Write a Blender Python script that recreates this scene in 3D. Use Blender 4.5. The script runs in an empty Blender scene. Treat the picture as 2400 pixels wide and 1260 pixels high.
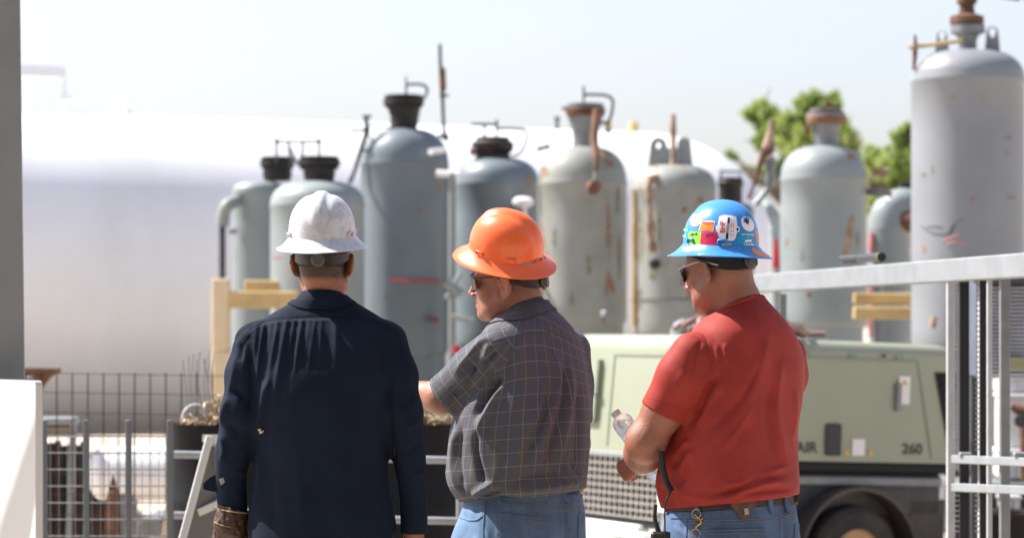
import bpy, math, random
import numpy as np
from mathutils import Vector, Matrix
from mathutils.bvhtree import BVHTree

# ---------------------------------------------------------------- camera, sky, sun, exposure
SC = bpy.context.scene
COL = SC.collection
FPX = 6667.0          # focal length in pixels of the 2400 px wide photograph (100 mm on 36 mm)
CAMZ = 1.45           # camera height
HY = 760.0            # image row of the horizon
cam_d = bpy.data.cameras.new('camera')
cam = bpy.data.objects.new('camera', cam_d); COL.objects.link(cam)
cam.location = (0, 0, CAMZ); cam.rotation_euler = (math.radians(90), 0, 0)
cam_d.lens = 100.0; cam_d.sensor_width = 36.0
cam_d.shift_y = (HY - 630.0) / 2400.0
cam_d.clip_start = 0.1; cam_d.clip_end = 2000.0
cam_d.dof.use_dof = True; cam_d.dof.focus_distance = 8.62; cam_d.dof.aperture_fstop = 3.5
cam_d.dof.aperture_blades = 9
SC.camera = cam

SUN_EL = math.radians(50); SUN_AZ = math.radians(-70)      # azimuth clockwise from +Y
world = bpy.data.worlds.new('World'); SC.world = world; world.use_nodes = True
wt = world.node_tree
bg = wt.nodes.get('Background') or wt.nodes.new('ShaderNodeBackground')
sky = wt.nodes.new('ShaderNodeTexSky'); sky.sky_type = 'NISHITA'; sky.sun_disc = False
sky.sun_elevation = SUN_EL; sky.sun_rotation = SUN_AZ
sky.air_density = 1.0; sky.dust_density = 2.0; sky.ozone_density = 2.0
hs = wt.nodes.new('ShaderNodeHueSaturation'); hs.inputs['Saturation'].default_value = 0.68; hs.inputs['Value'].default_value = 1.18
wt.links.new(sky.outputs[0], hs.inputs['Color']); tn = wt.nodes.new('ShaderNodeVectorMath'); tn.operation = 'MULTIPLY'; tn.inputs[1].default_value = (1.04, .975, 1.0); wt.links.new(hs.outputs[0], tn.inputs[0]); wt.links.new(tn.outputs[0], bg.inputs[0]); bg.inputs[1].default_value = 0.09
ld = bpy.data.lights.new('sun', 'SUN'); ld.energy = 5.0; ld.angle = math.radians(0.5); ld.color = (1.0, 0.955, 0.89)
sun = bpy.data.objects.new('sun', ld); COL.objects.link(sun)
SDIR = Vector((math.sin(SUN_AZ) * math.cos(SUN_EL), math.cos(SUN_AZ) * math.cos(SUN_EL), math.sin(SUN_EL)))
sun.rotation_euler = SDIR.to_track_quat('Z', 'Y').to_euler(); sun.location = (-20, 10, 30)
SC.view_settings.view_transform = 'Standard'; SC.view_settings.look = 'None'
SC.view_settings.exposure = 1.08; SC.view_settings.gamma = 1.0
SC.render.engine = 'CYCLES'
SC.cycles.use_denoising = True
SC.cycles.max_bounces = 8; SC.cycles.transparent_max_bounces = 8
SC.cycles.sample_clamp_indirect = 6.0

# ---------------------------------------------------------------- helpers
def P(px, py, d):
    """the point at distance d (metres from the lens plane) seen at photo pixel px,py"""
    return np.array([(px - 1200.0) * d / FPX, d, CAMZ + (HY - py) * d / FPX])
def V(*a): return np.array(a, float)
def lerp(a, b, t): return a + (b - a) * t
def smooth(t): t = np.clip(t, 0, 1); return t * t * (3 - 2 * t)

_perm = np.random.RandomState(7).permutation(256).astype(np.int64)
_perm = np.concatenate([_perm, _perm, _perm])
_grad = np.random.RandomState(3).normal(size=(256, 3)); _grad /= np.linalg.norm(_grad, axis=1)[:, None]
def noise3(p):
    p = np.asarray(p, float); i = np.floor(p).astype(np.int64); f = p - i; u = f * f * f * (f * (f * 6 - 15) + 10)
    i &= 255; out = 0
    for dx in (0, 1):
        for dy in (0, 1):
            for dz in (0, 1):
                h = _perm[_perm[_perm[(i[:, 0] + dx) & 255] + ((i[:, 1] + dy) & 255)] + ((i[:, 2] + dz) & 255)]
                g = _grad[h & 255]
                w = (u[:, 0] if dx else 1 - u[:, 0]) * (u[:, 1] if dy else 1 - u[:, 1]) * (u[:, 2] if dz else 1 - u[:, 2])
                out = out + w * ((f - np.array([dx, dy, dz])) * g).sum(1)
    return out

def tag(o, label, cat, group=None, kind=None):
    if label: o['label'] = label
    if cat: o['category'] = cat
    if group: o['group'] = group
    if kind: o['kind'] = kind
    return o
def thing(name, label, cat, loc, group=None):
    o = bpy.data.objects.new(name, None); COL.objects.link(o); o.location = tuple(float(c) for c in loc)
    o.empty_display_size = 0.2
    return tag(o, label, cat, group)
def rootloc(o):
    v = Vector((0, 0, 0))
    while o is not None: v = v + o.location; o = o.parent
    return np.array(v)
def mkobj(name, verts, faces, mat, parent=None, smooth_=True, sharp=40, attrs=None, loc=None):
    verts = np.asarray(verts, float)
    base = rootloc(parent) if parent is not None else (np.array(loc, float) if loc is not None else np.zeros(3))
    me = bpy.data.meshes.new(name)
    fl = faces.tolist() if isinstance(faces, np.ndarray) else faces
    me.from_pydata((verts - base).tolist(), [], fl)
    me.update()
    if smooth_:
        me.polygons.foreach_set('use_smooth', [True] * len(me.polygons))
        if sharp: me.set_sharp_from_angle(angle=math.radians(sharp))
    if attrs:
        for k, a in attrs.items():
            a = np.asarray(a, float)
            if a.ndim == 1:
                at = me.attributes.new(k, 'FLOAT', 'POINT'); at.data.foreach_set('value', a)
            else:
                at = me.attributes.new(k, 'FLOAT_VECTOR', 'POINT'); at.data.foreach_set('vector', a.ravel())
    if mat is not None:
        me.materials.append(mat)
    o = bpy.data.objects.new(name, me); COL.objects.link(o)
    if parent is not None: o.parent = parent
    elif loc is not None: o.location = tuple(float(c) for c in loc)
    return o

class MB:
    def __init__(s): s.v = []; s.f = []; s.n = 0
    def add(s, v, f):
        v = np.asarray(v, float).reshape(-1, 3); s.v.append(v); s.f += [[i + s.n for i in q] for q in f]; s.n += len(v); return s
    def box(s, c, size, R=None, bev=0.0):
        hx, hy, hz = [a / 2 for a in size]; b = min(bev, hx * .9, hy * .9, hz * .9)
        if b <= 0:
            v = [(x, y, z) for x in (-hx, hx) for y in (-hy, hy) for z in (-hz, hz)]
            f = [(0, 1, 3, 2), (4, 6, 7, 5), (0, 4, 5, 1), (2, 3, 7, 6), (0, 2, 6, 4), (1, 5, 7, 3)]
        else:
            v = []; idx = {}
            for a, (x, y, z) in enumerate([(x, y, z) for x in (-1, 1) for y in (-1, 1) for z in (-1, 1)]):
                for ax in range(3):
                    p = [x * (hx - b), y * (hy - b), z * (hz - b)]; p[ax] = [x * hx, y * hy, z * hz][ax]
                    idx[(x, y, z, ax)] = len(v); v.append(p)
            f = []
            def cen(q): return np.mean([v[i] for i in q], axis=0)
            def put(q):
                a, b_, c_ = [np.array(v[q[i]]) for i in range(3)]
                if np.dot(np.cross(b_ - a, c_ - a), cen(q)) < 0: q = q[::-1]
                f.append(q)
            S = (-1, 1)
            for sgn in S:
                for ax in range(3):
                    o = [i for i in range(3) if i != ax]; q = []
                    for (p, r) in ((-1, -1), (1, -1), (1, 1), (-1, 1)):
                        k = [0, 0, 0]; k[ax] = sgn; k[o[0]] = p; k[o[1]] = r; q.append(idx[(k[0], k[1], k[2], ax)])
                    put(q)
            for ax in range(3):
                o = [i for i in range(3) if i != ax]
                for p in S:
                    for r in S:
                        q = []
                        for (t, fa) in ((-1, o[0]), (1, o[0]), (1, o[1]), (-1, o[1])):
                            k = [0, 0, 0]; k[ax] = t; k[o[0]] = p; k[o[1]] = r; q.append(idx[(k[0], k[1], k[2], fa)])
                        put(q)
            for x in S:
                for y in S:
                    for z in S: put([idx[(x, y, z, 0)], idx[(x, y, z, 1)], idx[(x, y, z, 2)]])
        v = np.array(v, float)
        if R is not None: v = v @ np.array(R).T
        return s.add(v + np.array(c, float), f)
    def bar(s, a, b, w, h, up=(0, 0, 1), bev=0.0):
        a = np.array(a, float); b = np.array(b, float); d = b - a; L = np.linalg.norm(d); d /= L
        u = np.array(up, float)
        if abs(np.dot(u, d)) > .98: u = np.array([0, 1.0, 0])
        x = np.cross(d, u); x /= np.linalg.norm(x); z = np.cross(x, d)
        return s.box((a + b) / 2, (w, L, h), np.stack([x, d, z], 1), bev)
    def tube(s, pts, r, seg=10, caps=True, closed=False):
        pts = [np.array(p, float) for p in pts]; n = len(pts)
        rs = r if hasattr(r, '__len__') else [r] * n
        T = []
        for i in range(n):
            a = pts[(i - 1) % n] if (i > 0 or closed) else pts[i]; b = pts[(i + 1) % n] if (i < n - 1 or closed) else pts[i]
            t = b - a; T.append(t / (np.linalg.norm(t) + 1e-12))
        u = np.cross(T[0], (0, 0, 1.0))
        if np.linalg.norm(u) < .05: u = np.cross(T[0], (0, 1.0, 0))
        u /= np.linalg.norm(u); V_ = []
        for i in range(n):
            u = u - T[i] * np.dot(u, T[i]); u /= np.linalg.norm(u); w = np.cross(T[i], u)
            for k in range(seg):
                a = 2 * math.pi * k / seg; V_.append(pts[i] + rs[i] * (u * math.cos(a) + w * math.sin(a)))
        F = []
        for i in range(n if closed else n - 1):
            j = (i + 1) % n
            for k in range(seg):
                k2 = (k + 1) % seg; F.append((i * seg + k, i * seg + k2, j * seg + k2, j * seg + k))
        if caps and not closed:
            F.append(tuple(range(seg))[::-1]); F.append(tuple((n - 1) * seg + k for k in range(seg)))
        return s.add(V_, F)
    def lathe(s, c, prof, seg=48, axis=None, arc=None):
        """prof: list of (r, h); axis: 3x3 with columns x,y,axis"""
        R = np.eye(3) if axis is None else np.array(axis, float); V_ = []; F = []; n = len(prof)
        for (r, h) in prof:
            for k in range(seg):
                a = 2 * math.pi * k / seg; V_.append(R @ np.array([r * math.cos(a), r * math.sin(a), h]) + np.array(c, float))
        for i in range(n - 1):
            for k in range(seg):
                k2 = (k + 1) % seg; F.append((i * seg + k, i * seg + k2, (i + 1) * seg + k2, (i + 1) * seg + k))
        if prof[0][0] > 1e-6: F.append(tuple(range(seg))[::-1])
        if prof[-1][0] > 1e-6: F.append(tuple((n - 1) * seg + k for k in range(seg)))
        return s.add(V_, F)
    def quad(s, a, b, c, d): return s.add([a, b, c, d], [(0, 1, 2, 3)])
    def build(s, name, mat, parent=None, smooth_=True, sharp=35, loc=None, attrs=None):
        return mkobj(name, np.concatenate(s.v), s.f, mat, parent, smooth_, sharp, attrs, loc)
def axisR(d):
    d = np.array(d, float); d /= np.linalg.norm(d); u = np.cross(d, (0, 0, 1.0))
    if np.linalg.norm(u) < .05: u = np.cross(d, (0, 1.0, 0))
    u /= np.linalg.norm(u); return np.stack([u, np.cross(d, u), d], 1)
def curve(pts, n=8):
    """Catmull-Rom through pts"""
    pts = [np.array(p, float) for p in pts]; P_ = [2 * pts[0] - pts[1]] + pts + [2 * pts[-1] - pts[-2]]; out = []
    for i in range(1, len(P_) - 2):
        for t in np.linspace(0, 1, n, endpoint=False):
            a, b, c, d = P_[i - 1], P_[i], P_[i + 1], P_[i + 2]
            out.append(.5 * ((2 * b) + (-a + c) * t + (2 * a - 5 * b + 4 * c - d) * t * t + (-a + 3 * b - 3 * c + d) * t ** 3))
    out.append(pts[-1]); return out

# ---------------------------------------------------------------- materials
def srgb(r, g, b):
    return tuple(((c / 255.0) / 12.92 if c / 255.0 <= .04045 else ((c / 255.0 + .055) / 1.055) ** 2.4) for c in (r, g, b))
def newmat(name):
    m = bpy.data.materials.new(name); m.use_nodes = True; nt = m.node_tree
    return m, nt, nt.nodes['Principled BSDF']
def nd(nt, t, **kw):
    n = nt.nodes.new(t)
    for k, v in kw.items():
        if isinstance(k, str) and hasattr(n, k): setattr(n, k, v)
    return n
def mathn(nt, op, a, b=None, clamp=False):
    n = nt.nodes.new('ShaderNodeMath'); n.operation = op; n.use_clamp = clamp
    for i, x in enumerate((a, b)):
        if x is None: continue
        if isinstance(x, (int, float)): n.inputs[i].default_value = x
        else: nt.links.new(x, n.inputs[i])
    return n.outputs[0]
def mixc(nt, fac, a, b):
    n = nt.nodes.new('ShaderNodeMix'); n.data_type = 'RGBA'
    for i, x in ((0, fac), (6, a), (7, b)):
        if hasattr(x, 'is_linked') or hasattr(x, 'links'): nt.links.new(x, n.inputs[i])
        elif isinstance(x, (int, float)): n.inputs[i].default_value = x
        else: n.inputs[i].default_value = (x[0], x[1], x[2], 1)
    return n.outputs[2]
def noisen(nt, vec, scale, detail=4, rough=.55):
    n = nt.nodes.new('ShaderNodeTexNoise'); n.inputs['Scale'].default_value = scale
    n.inputs['Detail'].default_value = detail; n.inputs['Roughness'].default_value = rough
    if vec is not None: nt.links.new(vec, n.inputs['Vector'])
    return n.outputs['Fac']
def ramp(nt, x, lo, hi):
    n = nt.nodes.new('ShaderNodeMapRange'); n.interpolation_type = 'SMOOTHSTEP'
    nt.links.new(x, n.inputs[0]); n.inputs[1].default_value = lo; n.inputs[2].default_value = hi
    return n.outputs[0]
def scaled(nt, vec, sx, sy, sz):
    n = nt.nodes.new('ShaderNodeMapping'); n.inputs['Scale'].default_value = (sx, sy, sz); nt.links.new(vec, n.inputs['Vector']); return n.outputs[0]
def bumpn(nt, b, h, strength, dist=.01):
    n = nt.nodes.new('ShaderNodeBump'); n.inputs['Strength'].default_value = strength; n.inputs['Distance'].default_value = dist
    nt.links.new(h, n.inputs['Height']); nt.links.new(n.outputs[0], b.inputs['Normal']); return n
def mat(name, col, rough=.6, metal=0.0, var=.12, vs=6.0, rust=None, rs=3.0, rcol=(.19, .075, .03), bump=.15, bs=40.0, coat=0.0, dust=None, streak=True, spec=None, sss=0.0):
    """paint / metal / stone with tonal variation, optional rust patches (rust = coverage 0..1), dust and fine bump"""
    m, nt, b = newmat(name)
    tc = nt.nodes.new('ShaderNodeTexCoord').outputs['Object']
    n1 = noisen(nt, tc, vs, 5)
    c = mixc(nt, ramp(nt, n1, .3, .7), tuple(x * (1 - var) for x in col), tuple(min(1, x * (1 + var)) for x in col))
    r = None
    if dust is not None:
        nz = noisen(nt, scaled(nt, tc, 1, 1, .35), vs * .6, 6, .65)
        c = mixc(nt, mathn(nt, 'MULTIPLY', ramp(nt, nz, .45, .75), dust[3]), c, dust[:3])
    if rust:
        nr = noisen(nt, scaled(nt, tc, 1, 1, .45 if streak else 1), rs, 8, .62)
        th = .665 - .3 * rust
        r = ramp(nt, nr, th, th + .05)
        n2 = noisen(nt, tc, rs * 9, 4)
        rc = mixc(nt, n2, tuple(x * .55 for x in rcol), tuple(min(1, x * 1.7) for x in rcol))
        c = mixc(nt, r, c, rc)
    nt.links.new(c, b.inputs['Base Color'])
    b.inputs['Metallic'].default_value = metal
    rn = mathn(nt, 'ADD', mathn(nt, 'MULTIPLY', n1, .25), rough - .12)
    if r is not None: rn = mathn(nt, 'MAXIMUM', rn, mathn(nt, 'MULTIPLY', r, .85))
    nt.links.new(rn, b.inputs['Roughness'])
    if coat: b.inputs['Coat Weight'].default_value = coat
    if spec is not None: b.inputs['Specular IOR Level'].default_value = spec
    if bump: bumpn(nt, b, noisen(nt, tc, bs, 5), bump, .004)
    if sss:
        b.inputs['Subsurface Weight'].default_value = sss; b.inputs['Subsurface Radius'].default_value = (.01, .004, .002); b.inputs['Subsurface Scale'].default_value = 1.0
    return m

# ---------------------------------------------------------------- distance-field modelling
def axis_(lo, hi, h, fine=()):
    xs = [lo]
    while xs[-1] < hi:
        s = h
        for (a, b, f) in fine:
            if a - h <= xs[-1] <= b: s = min(s, f)
        xs.append(xs[-1] + s)
    return np.array(xs, np.float32)
class Field:
    def __init__(s, xs, ys, zs): s.x, s.y, s.z = xs, ys, zs; s.F = np.full((len(xs), len(ys), len(zs)), 1.0, np.float32)
    def blk(s, lo, hi):
        r = []
        for a, l, h in ((s.x, lo[0], hi[0]), (s.y, lo[1], hi[1]), (s.z, lo[2], hi[2])):
            i, j = np.searchsorted(a, l), np.searchsorted(a, h); r.append(slice(max(0, i - 1), min(len(a), j + 1)))
        return tuple(r)
    def op(s, prim, k=0.01, mode='u'):
        fn, lo, hi = prim; m = k + .02
        b = s.blk(np.array(lo) - m, np.array(hi) + m); f = s.F[b]
        if f.size == 0: return s
        d = fn(s.x[b[0]][:, None, None], s.y[b[1]][None, :, None], s.z[b[2]][None, None, :]).astype(np.float32)
        if mode == 'u':
            h = np.clip(.5 + .5 * (f - d) / max(k, 1e-6), 0, 1); s.F[b] = f * (1 - h) + d * h - k * h * (1 - h)
        elif mode == 's':
            d = -d; h = np.clip(.5 - .5 * (f - d) / max(k, 1e-6), 0, 1); s.F[b] = f * (1 - h) + d * h + k * h * (1 - h)
        return s
    def cut(s, fn, k=.004):
        d = fn(s.x[:, None, None], s.y[None, :, None], s.z[None, None, :]).astype(np.float32); f = s.F
        h = np.clip(.5 - .5 * (f - d) / k, 0, 1); s.F = f * (1 - h) + d * h + k * h * (1 - h); return s
    def mesh(s, relax=1):
        F = s.F; n = F.shape
        F[0] = F[-1] = 1; F[:, 0] = F[:, -1] = 1; F[:, :, 0] = F[:, :, -1] = 1
        S = F < 0; c = np.zeros([k - 1 for k in n], np.int8)
        for i in (0, 1):
            for j in (0, 1):
                for k in (0, 1): c += S[i:n[0] - 1 + i, j:n[1] - 1 + j, k:n[2] - 1 + k]
        act = (c > 0) & (c < 8); I, J, K = np.nonzero(act); idx = np.full(act.shape, -1, np.int64); idx[act] = np.arange(len(I))
        pos = np.zeros((len(I), 3)); cnt = np.zeros(len(I)); ax = (s.x.astype(float), s.y.astype(float), s.z.astype(float))
        cor = [(a, b, d) for a in (0, 1) for b in (0, 1) for d in (0, 1)]
        for a in cor:
            for d_ in range(3):
                if a[d_] == 1: continue
                b = list(a); b[d_] = 1
                fa = F[I + a[0], J + a[1], K + a[2]]; fb = F[I + b[0], J + b[1], K + b[2]]; m = (fa < 0) != (fb < 0)
                t = np.where(m, fa / np.where(m, fa - fb, 1), 0)
                pa = np.stack([ax[0][I + a[0]], ax[1][J + a[1]], ax[2][K + a[2]]], 1); pb = np.stack([ax[0][I + b[0]], ax[1][J + b[1]], ax[2][K + b[2]]], 1)
                pos += np.where(m[:, None], pa + (pb - pa) * t[:, None], 0); cnt += m
        pos /= cnt[:, None]; Q = []
        for d_ in range(3):
            sl0 = [slice(1, -1)] * 3; sl1 = [slice(1, -1)] * 3; sl0[d_] = slice(0, n[d_] - 1); sl1[d_] = slice(1, n[d_])
            A = S[tuple(sl0)]; B = S[tuple(sl1)]; e = np.nonzero(A != B); base = [e[0], e[1], e[2]]
            o = [q for q in range(3) if q != d_]
            for q in o: base[q] = base[q] + 1
            def cell(u, v):
                z = [base[0].copy(), base[1].copy(), base[2].copy()]; z[o[0]] = z[o[0]] - u; z[o[1]] = z[o[1]] - v; return idx[tuple(z)]
            q = np.stack([cell(1, 1), cell(0, 1), cell(0, 0), cell(1, 0)], 1); flip = A[e]
            if d_ == 1: flip = ~flip
            q[~flip] = q[~flip][:, ::-1]; Q.append(q)
        Q = np.concatenate(Q); Q = Q[(Q >= 0).all(1)]
        for _ in range(relax): pos = laplace(pos, Q, .5)
        return pos, Q
def laplace(v, Q, w=.5):
    a = np.zeros_like(v); c = np.zeros(len(v))
    for i in range(4):
        j = Q[:, i]; k = Q[:, (i + 1) % 4]
        for d in range(3): a[:, d] += np.bincount(j, v[k, d], len(v)) + np.bincount(k, v[j, d], len(v))
        c += np.bincount(j, minlength=len(v)) + np.bincount(k, minlength=len(v))
    return v * (1 - w) + w * a / np.maximum(c, 1)[:, None]
def vnormals(v, Q):
    n = np.cross(v[Q[:, 2]] - v[Q[:, 0]], v[Q[:, 3]] - v[Q[:, 1]]); out = np.zeros_like(v)
    for i in range(4):
        for d in range(3): out[:, d] += np.bincount(Q[:, i], n[:, d], len(v))
    return out / (np.linalg.norm(out, axis=1)[:, None] + 1e-12)
def cone(a, b, ra, rb=None, flat=None):
    """capsule with two radii; flat=(dir, factor) squashes it across dir"""
    a = np.array(a, float); b = np.array(b, float); rb = ra if rb is None else rb; ba = b - a; L2 = max(float(ba @ ba), 1e-9)
    if flat is not None:
        n = np.array(flat[0], float); n /= np.linalg.norm(n); fac = 1 / flat[1] - 1
    def fn(X, Y, Z):
        px, py, pz = X - a[0], Y - a[1], Z - a[2]; t = np.clip((px * ba[0] + py * ba[1] + pz * ba[2]) / L2, 0, 1)
        qx, qy, qz = px - ba[0] * t, py - ba[1] * t, pz - ba[2] * t
        dd = qx * qx + qy * qy + qz * qz
        if flat is not None:
            e = qx * n[0] + qy * n[1] + qz * n[2]; dd = dd + e * e * ((1 + fac) ** 2 - 1)
        r = ra + (rb - ra) * t; f = np.sqrt(dd) - r
        return f * (flat[1] if flat is not None and flat[1] < 1 else 1) 
    R = max(ra, rb)
    return fn, np.minimum(a, b) - R, np.maximum(a, b) + R
def ell(c, r, R=None):
    c = np.array(c, float); r = np.array(r, float); M = np.eye(3) if R is None else np.array(R, float)
    def fn(X, Y, Z):
        x, y, z = X - c[0], Y - c[1], Z - c[2]
        u = (x * M[0, 0] + y * M[1, 0] + z * M[2, 0]) / r[0]; v = (x * M[0, 1] + y * M[1, 1] + z * M[2, 1]) / r[1]; w = (x * M[0, 2] + y * M[1, 2] + z * M[2, 2]) / r[2]
        k0 = np.sqrt(u * u + v * v + w * w) + 1e-6; k1 = np.sqrt((u / r[0]) ** 2 + (v / r[1]) ** 2 + (w / r[2]) ** 2) + 1e-6
        return k0 * (k0 - 1) / k1
    m = r.max(); return fn, c - m, c + m
def loft(rows, n=2.3, inset=0.0):
    """rows (z, cx, cy, A, B, yaw): superellipse sections, A along the body's width"""
    rows = sorted(rows); Zr = np.array([r[0] for r in rows]); T = np.array([r[1:] for r in rows], float)
    def fn(X, Y, Z):
        z = np.clip(Z, Zr[0], Zr[-1]); q = [np.interp(z.ravel(), Zr, T[:, i]).reshape(z.shape) for i in range(5)]
        # soften the piecewise profile
        h = .012; q = [(np.interp(z.ravel() - h, Zr, T[:, i]).reshape(z.shape) + np.interp(z.ravel() + h, Zr, T[:, i]).reshape(z.shape) + 2 * q[i]) / 4 for i in range(5)]
        cs, sn = np.cos(q[4]), np.sin(q[4]); x, y = X - q[0], Y - q[1]; A, B = q[2] - inset, q[3] - inset
        u, v = x * cs + y * sn, -x * sn + y * cs
        f = ((np.abs(u / A) ** n + np.abs(v / B) ** n + 1e-9) ** (1 / n) - 1) * np.minimum(A, B)
        return np.maximum(f, np.maximum(Z - Zr[-1], Zr[0] - Z))
    m = max(T[:, 2].max(), T[:, 3].max())
    return fn, (T[:, 0].min() - m, T[:, 1].min() - m, Zr[0]), (T[:, 0].max() + m, T[:, 1].max() + m, Zr[-1])
def rowpx(d, yaw, rows):
    """rows (py, xl, xr, ratio B/A, dy): silhouette edges in photo pixels -> loft rows"""
    out = []
    for (py, xl, xr, ra, dy) in rows:
        c = P((xl + xr) / 2, py, d + dy); w = (xr - xl) / 2 * (d + dy) / FPX
        A = w / math.sqrt(math.cos(yaw) ** 2 + (ra * math.sin(yaw)) ** 2); out.append((c[2], c[0], c[1], A, A * ra, yaw))
    return out
def polydist(v, pts):
    """distance in the x-z plane of vertices to a polyline + parameter 0..1"""
    best = np.full(len(v), 9.0); tt = np.zeros(len(v)); L = [0]
    for a, b in zip(pts[:-1], pts[1:]): L.append(L[-1] + np.linalg.norm(b - a))
    for i, (a, b) in enumerate(zip(pts[:-1], pts[1:])):
        d = b - a; t = np.clip(((v - a) @ d) / (d @ d), 0, 1); q = np.linalg.norm(v - (a + t[:, None] * d), axis=1); m = q < best
        best[m] = q[m]; tt[m] = (L[i] + t[m] * (L[i + 1] - L[i])) / L[-1]
    return best, tt
def folds(v, Q, d, lst, side=-1, front_only=True):
    """raise ridges / sink grooves along photo-pixel polylines on the cloth that faces the lens"""
    N = vnormals(v, Q); fac = np.clip(N[:, 1] * side * 3 + .3, 0, 1) if front_only else np.ones(len(v)); disp = np.zeros(len(v))
    xz = v[:, [0, 2]]
    for (pts, amp, sig, *o) in lst:
        q = [P(a, b, d)[[0, 2]] for a, b in pts]
        if len(q) > 2: q = [p[:2] for p in curve([np.append(p, 0) for p in q], 5)]
        D, t = polydist(xz, q); s = sig * d / FPX
        en = smooth(t / .25) * smooth((1 - t) / .3) if not o else (o[0] if o[0] != 'in' else smooth((1 - t) / .7))
        disp += amp * (.6 * np.exp(-(D / s) ** 2) + .4 * np.exp(-D / (s * .55))) * en
    return v + N * (disp * fac)[:, None]
def bvh_of(v, Q): return BVHTree.FromPolygons([tuple(map(float, p)) for p in v], [tuple(map(int, q)) for q in Q])
def bvh_obj(o):
    base = rootloc(o); return BVHTree.FromPolygons([tuple(np.array(p.co) + base) for p in o.data.vertices], [tuple(p.vertices) for p in o.data.polygons])
CAMP = Vector((0, 0, CAMZ))
def hit(px, py, bvh):
    d = Vector(((px - 1200) / FPX, 1, (HY - py) / FPX)).normalized(); r = bvh.ray_cast(CAMP, d)
    if r[0] is None: return (None, None)
    n = np.array(r[1]); return np.array(r[0]), (n if n @ np.array(d) < 0 else -n)
def hits(pts, bvh, off=0.001):
    """surface points under photo pixels; misses take the neighbour's depth"""
    out = []; last = None
    raw = [hit(a, b, bvh) for a, b in pts]; good = [r for r in raw if r[0] is not None]
    if not good: return None
    last = good[0]
    for (a, b), (h, n) in zip(pts, raw):
        if h is None: h = P(a, b, last[0][1]); n = last[1]
        else: last = (h, n)
        out.append(h + n * off)
    return out
def patch(name, poly, bvh, material, parent, off=.0015, thick=.001, rings=5, center=None, res=10):
    """a flat piece (pocket, sticker, label) wrapped on the surface: star-shaped outline in photo pixels"""
    B = []
    for i in range(len(poly)):
        a, b = np.array(poly[i], float), np.array(poly[(i + 1) % len(poly)], float); m = max(1, int(np.linalg.norm(b - a) / res))
        B += [a + (b - a) * t / m for t in range(m)]
    c = np.mean(poly, axis=0) if center is None else np.array(center, float); n = len(B); pts = [c]
    for r in range(1, rings + 1): pts += [c + (p - c) * r / rings for p in B]
    top = hits(pts, bvh, off + thick)
    if top is None: return None
    bot = hits(pts[-n:], bvh, off - .0025)
    v = list(top) + list(bot); f = [(0, 1 + (k + 1) % n, 1 + k) for k in range(n)]
    for r in range(rings - 1):
        for k in range(n): k2 = (k + 1) % n; f.append((1 + r * n + k, 1 + r * n + k2, 1 + (r + 1) * n + k2, 1 + (r + 1) * n + k))
    o = 1 + (rings - 1) * n; e = len(top)
    for k in range(n): k2 = (k + 1) % n; f.append((o + k, o + k2, e + k2, e + k))
    return mkobj(name, v, f, material, parent, True, 45)
def textmesh(s, size=1.0, font_bold=False):
    cu = bpy.data.curves.new('t', 'FONT'); cu.body = s; cu.align_x = 'CENTER'; cu.align_y = 'CENTER'; cu.size = size
    if font_bold: cu.offset = .018
    ob = bpy.data.objects.new('t', cu); COL.objects.link(ob); dg = bpy.context.evaluated_depsgraph_get(); dg.update()
    me = bpy.data.meshes.new_from_object(ob.evaluated_get(dg)); v = np.array([tuple(p.co) for p in me.vertices]); f = [tuple(p.vertices) for p in me.polygons]
    bpy.data.objects.remove(ob); bpy.data.curves.remove(cu); bpy.data.meshes.remove(me)
    return v, f
def text_px(name, s, cx, cy, h, rot, bvh, material, parent, off=.003, bold=True, sx=1.0, shear=(0, 0)):
    v, f = textmesh(s, 1.0, bold); v = v[:, :2] * h * 1.38; v[:, 0] *= sx; c, sn = math.cos(rot), math.sin(rot)
    pts = [(cx + x * c - y * sn, cy - (x * sn + y * c)) for x, y in v]
    w = hits(pts, bvh, off)
    return mkobj(name, w, f, material, parent, False, 0) if w is not None else None
# ---------------------------------------------------------------- palette
M = {}
M['ground'] = mat('ground', (.47, .40, .315), .95, var=.14, vs=.7, bump=.6, bs=9, dust=(.34, .27, .20, .5))
M['tankwhite'] = mat('tank_white', (.85, .85, .86), .38, var=.03, vs=1.2, bump=.02, dust=(.66, .65, .62, .35))
M['ves'] = mat('vessel_grey', (.235, .27, .275), .45, var=.07, vs=2.5, rust=.03, rs=3, dust=(.29, .30, .28, .4), bump=.05)
M['vesdark'] = mat('vessel_slate', (.145, .18, .20), .45, var=.07, vs=2.5, rust=.02, rs=3, dust=(.18, .21, .22, .5), bump=.05)
M['vesold'] = mat('vessel_weathered', (.265, .28, .26), .55, var=.12, vs=3, rust=.30, rs=4.2, rcol=(.22, .12, .065), dust=(.22, .20, .12, .6), bump=.12)
M['vesbig'] = mat('vessel_lightgrey', (.225, .242, .262), .45, var=.06, vs=2.2, rust=.10, rs=7, rcol=(.25, .17, .1), dust=(.26, .265, .27, .5), bump=.06)
M['black'] = mat('black_iron', (.016, .015, .015), .55, metal=.2, var=.3, vs=8, rust=.3, rs=5, rcol=(.07, .035, .02))
M['rust'] = mat('rusty_iron', (.15, .075, .045), .85, metal=.1, var=.45, vs=9, dust=(.30, .17, .10, .8), bump=.5)
M['rustpale'] = mat('rusty_pale_iron', (.30, .21, .15), .8, var=.4, vs=12, dust=(.2, .1, .05, .8), bump=.5)
M['darkpipe'] = mat('dark_pipe', (.06, .065, .07), .5, metal=.3, var=.2, vs=8, rust=.15, rs=4)
M['ochre'] = mat('ochre_beam', (.50, .36, .16), .7, var=.15, vs=5, dust=(.30, .2, .08, .5))
M['tan'] = mat('tan_beam', (.62, .50, .33), .7, var=.08, vs=5, dust=(.5, .38, .22, .4))
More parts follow.
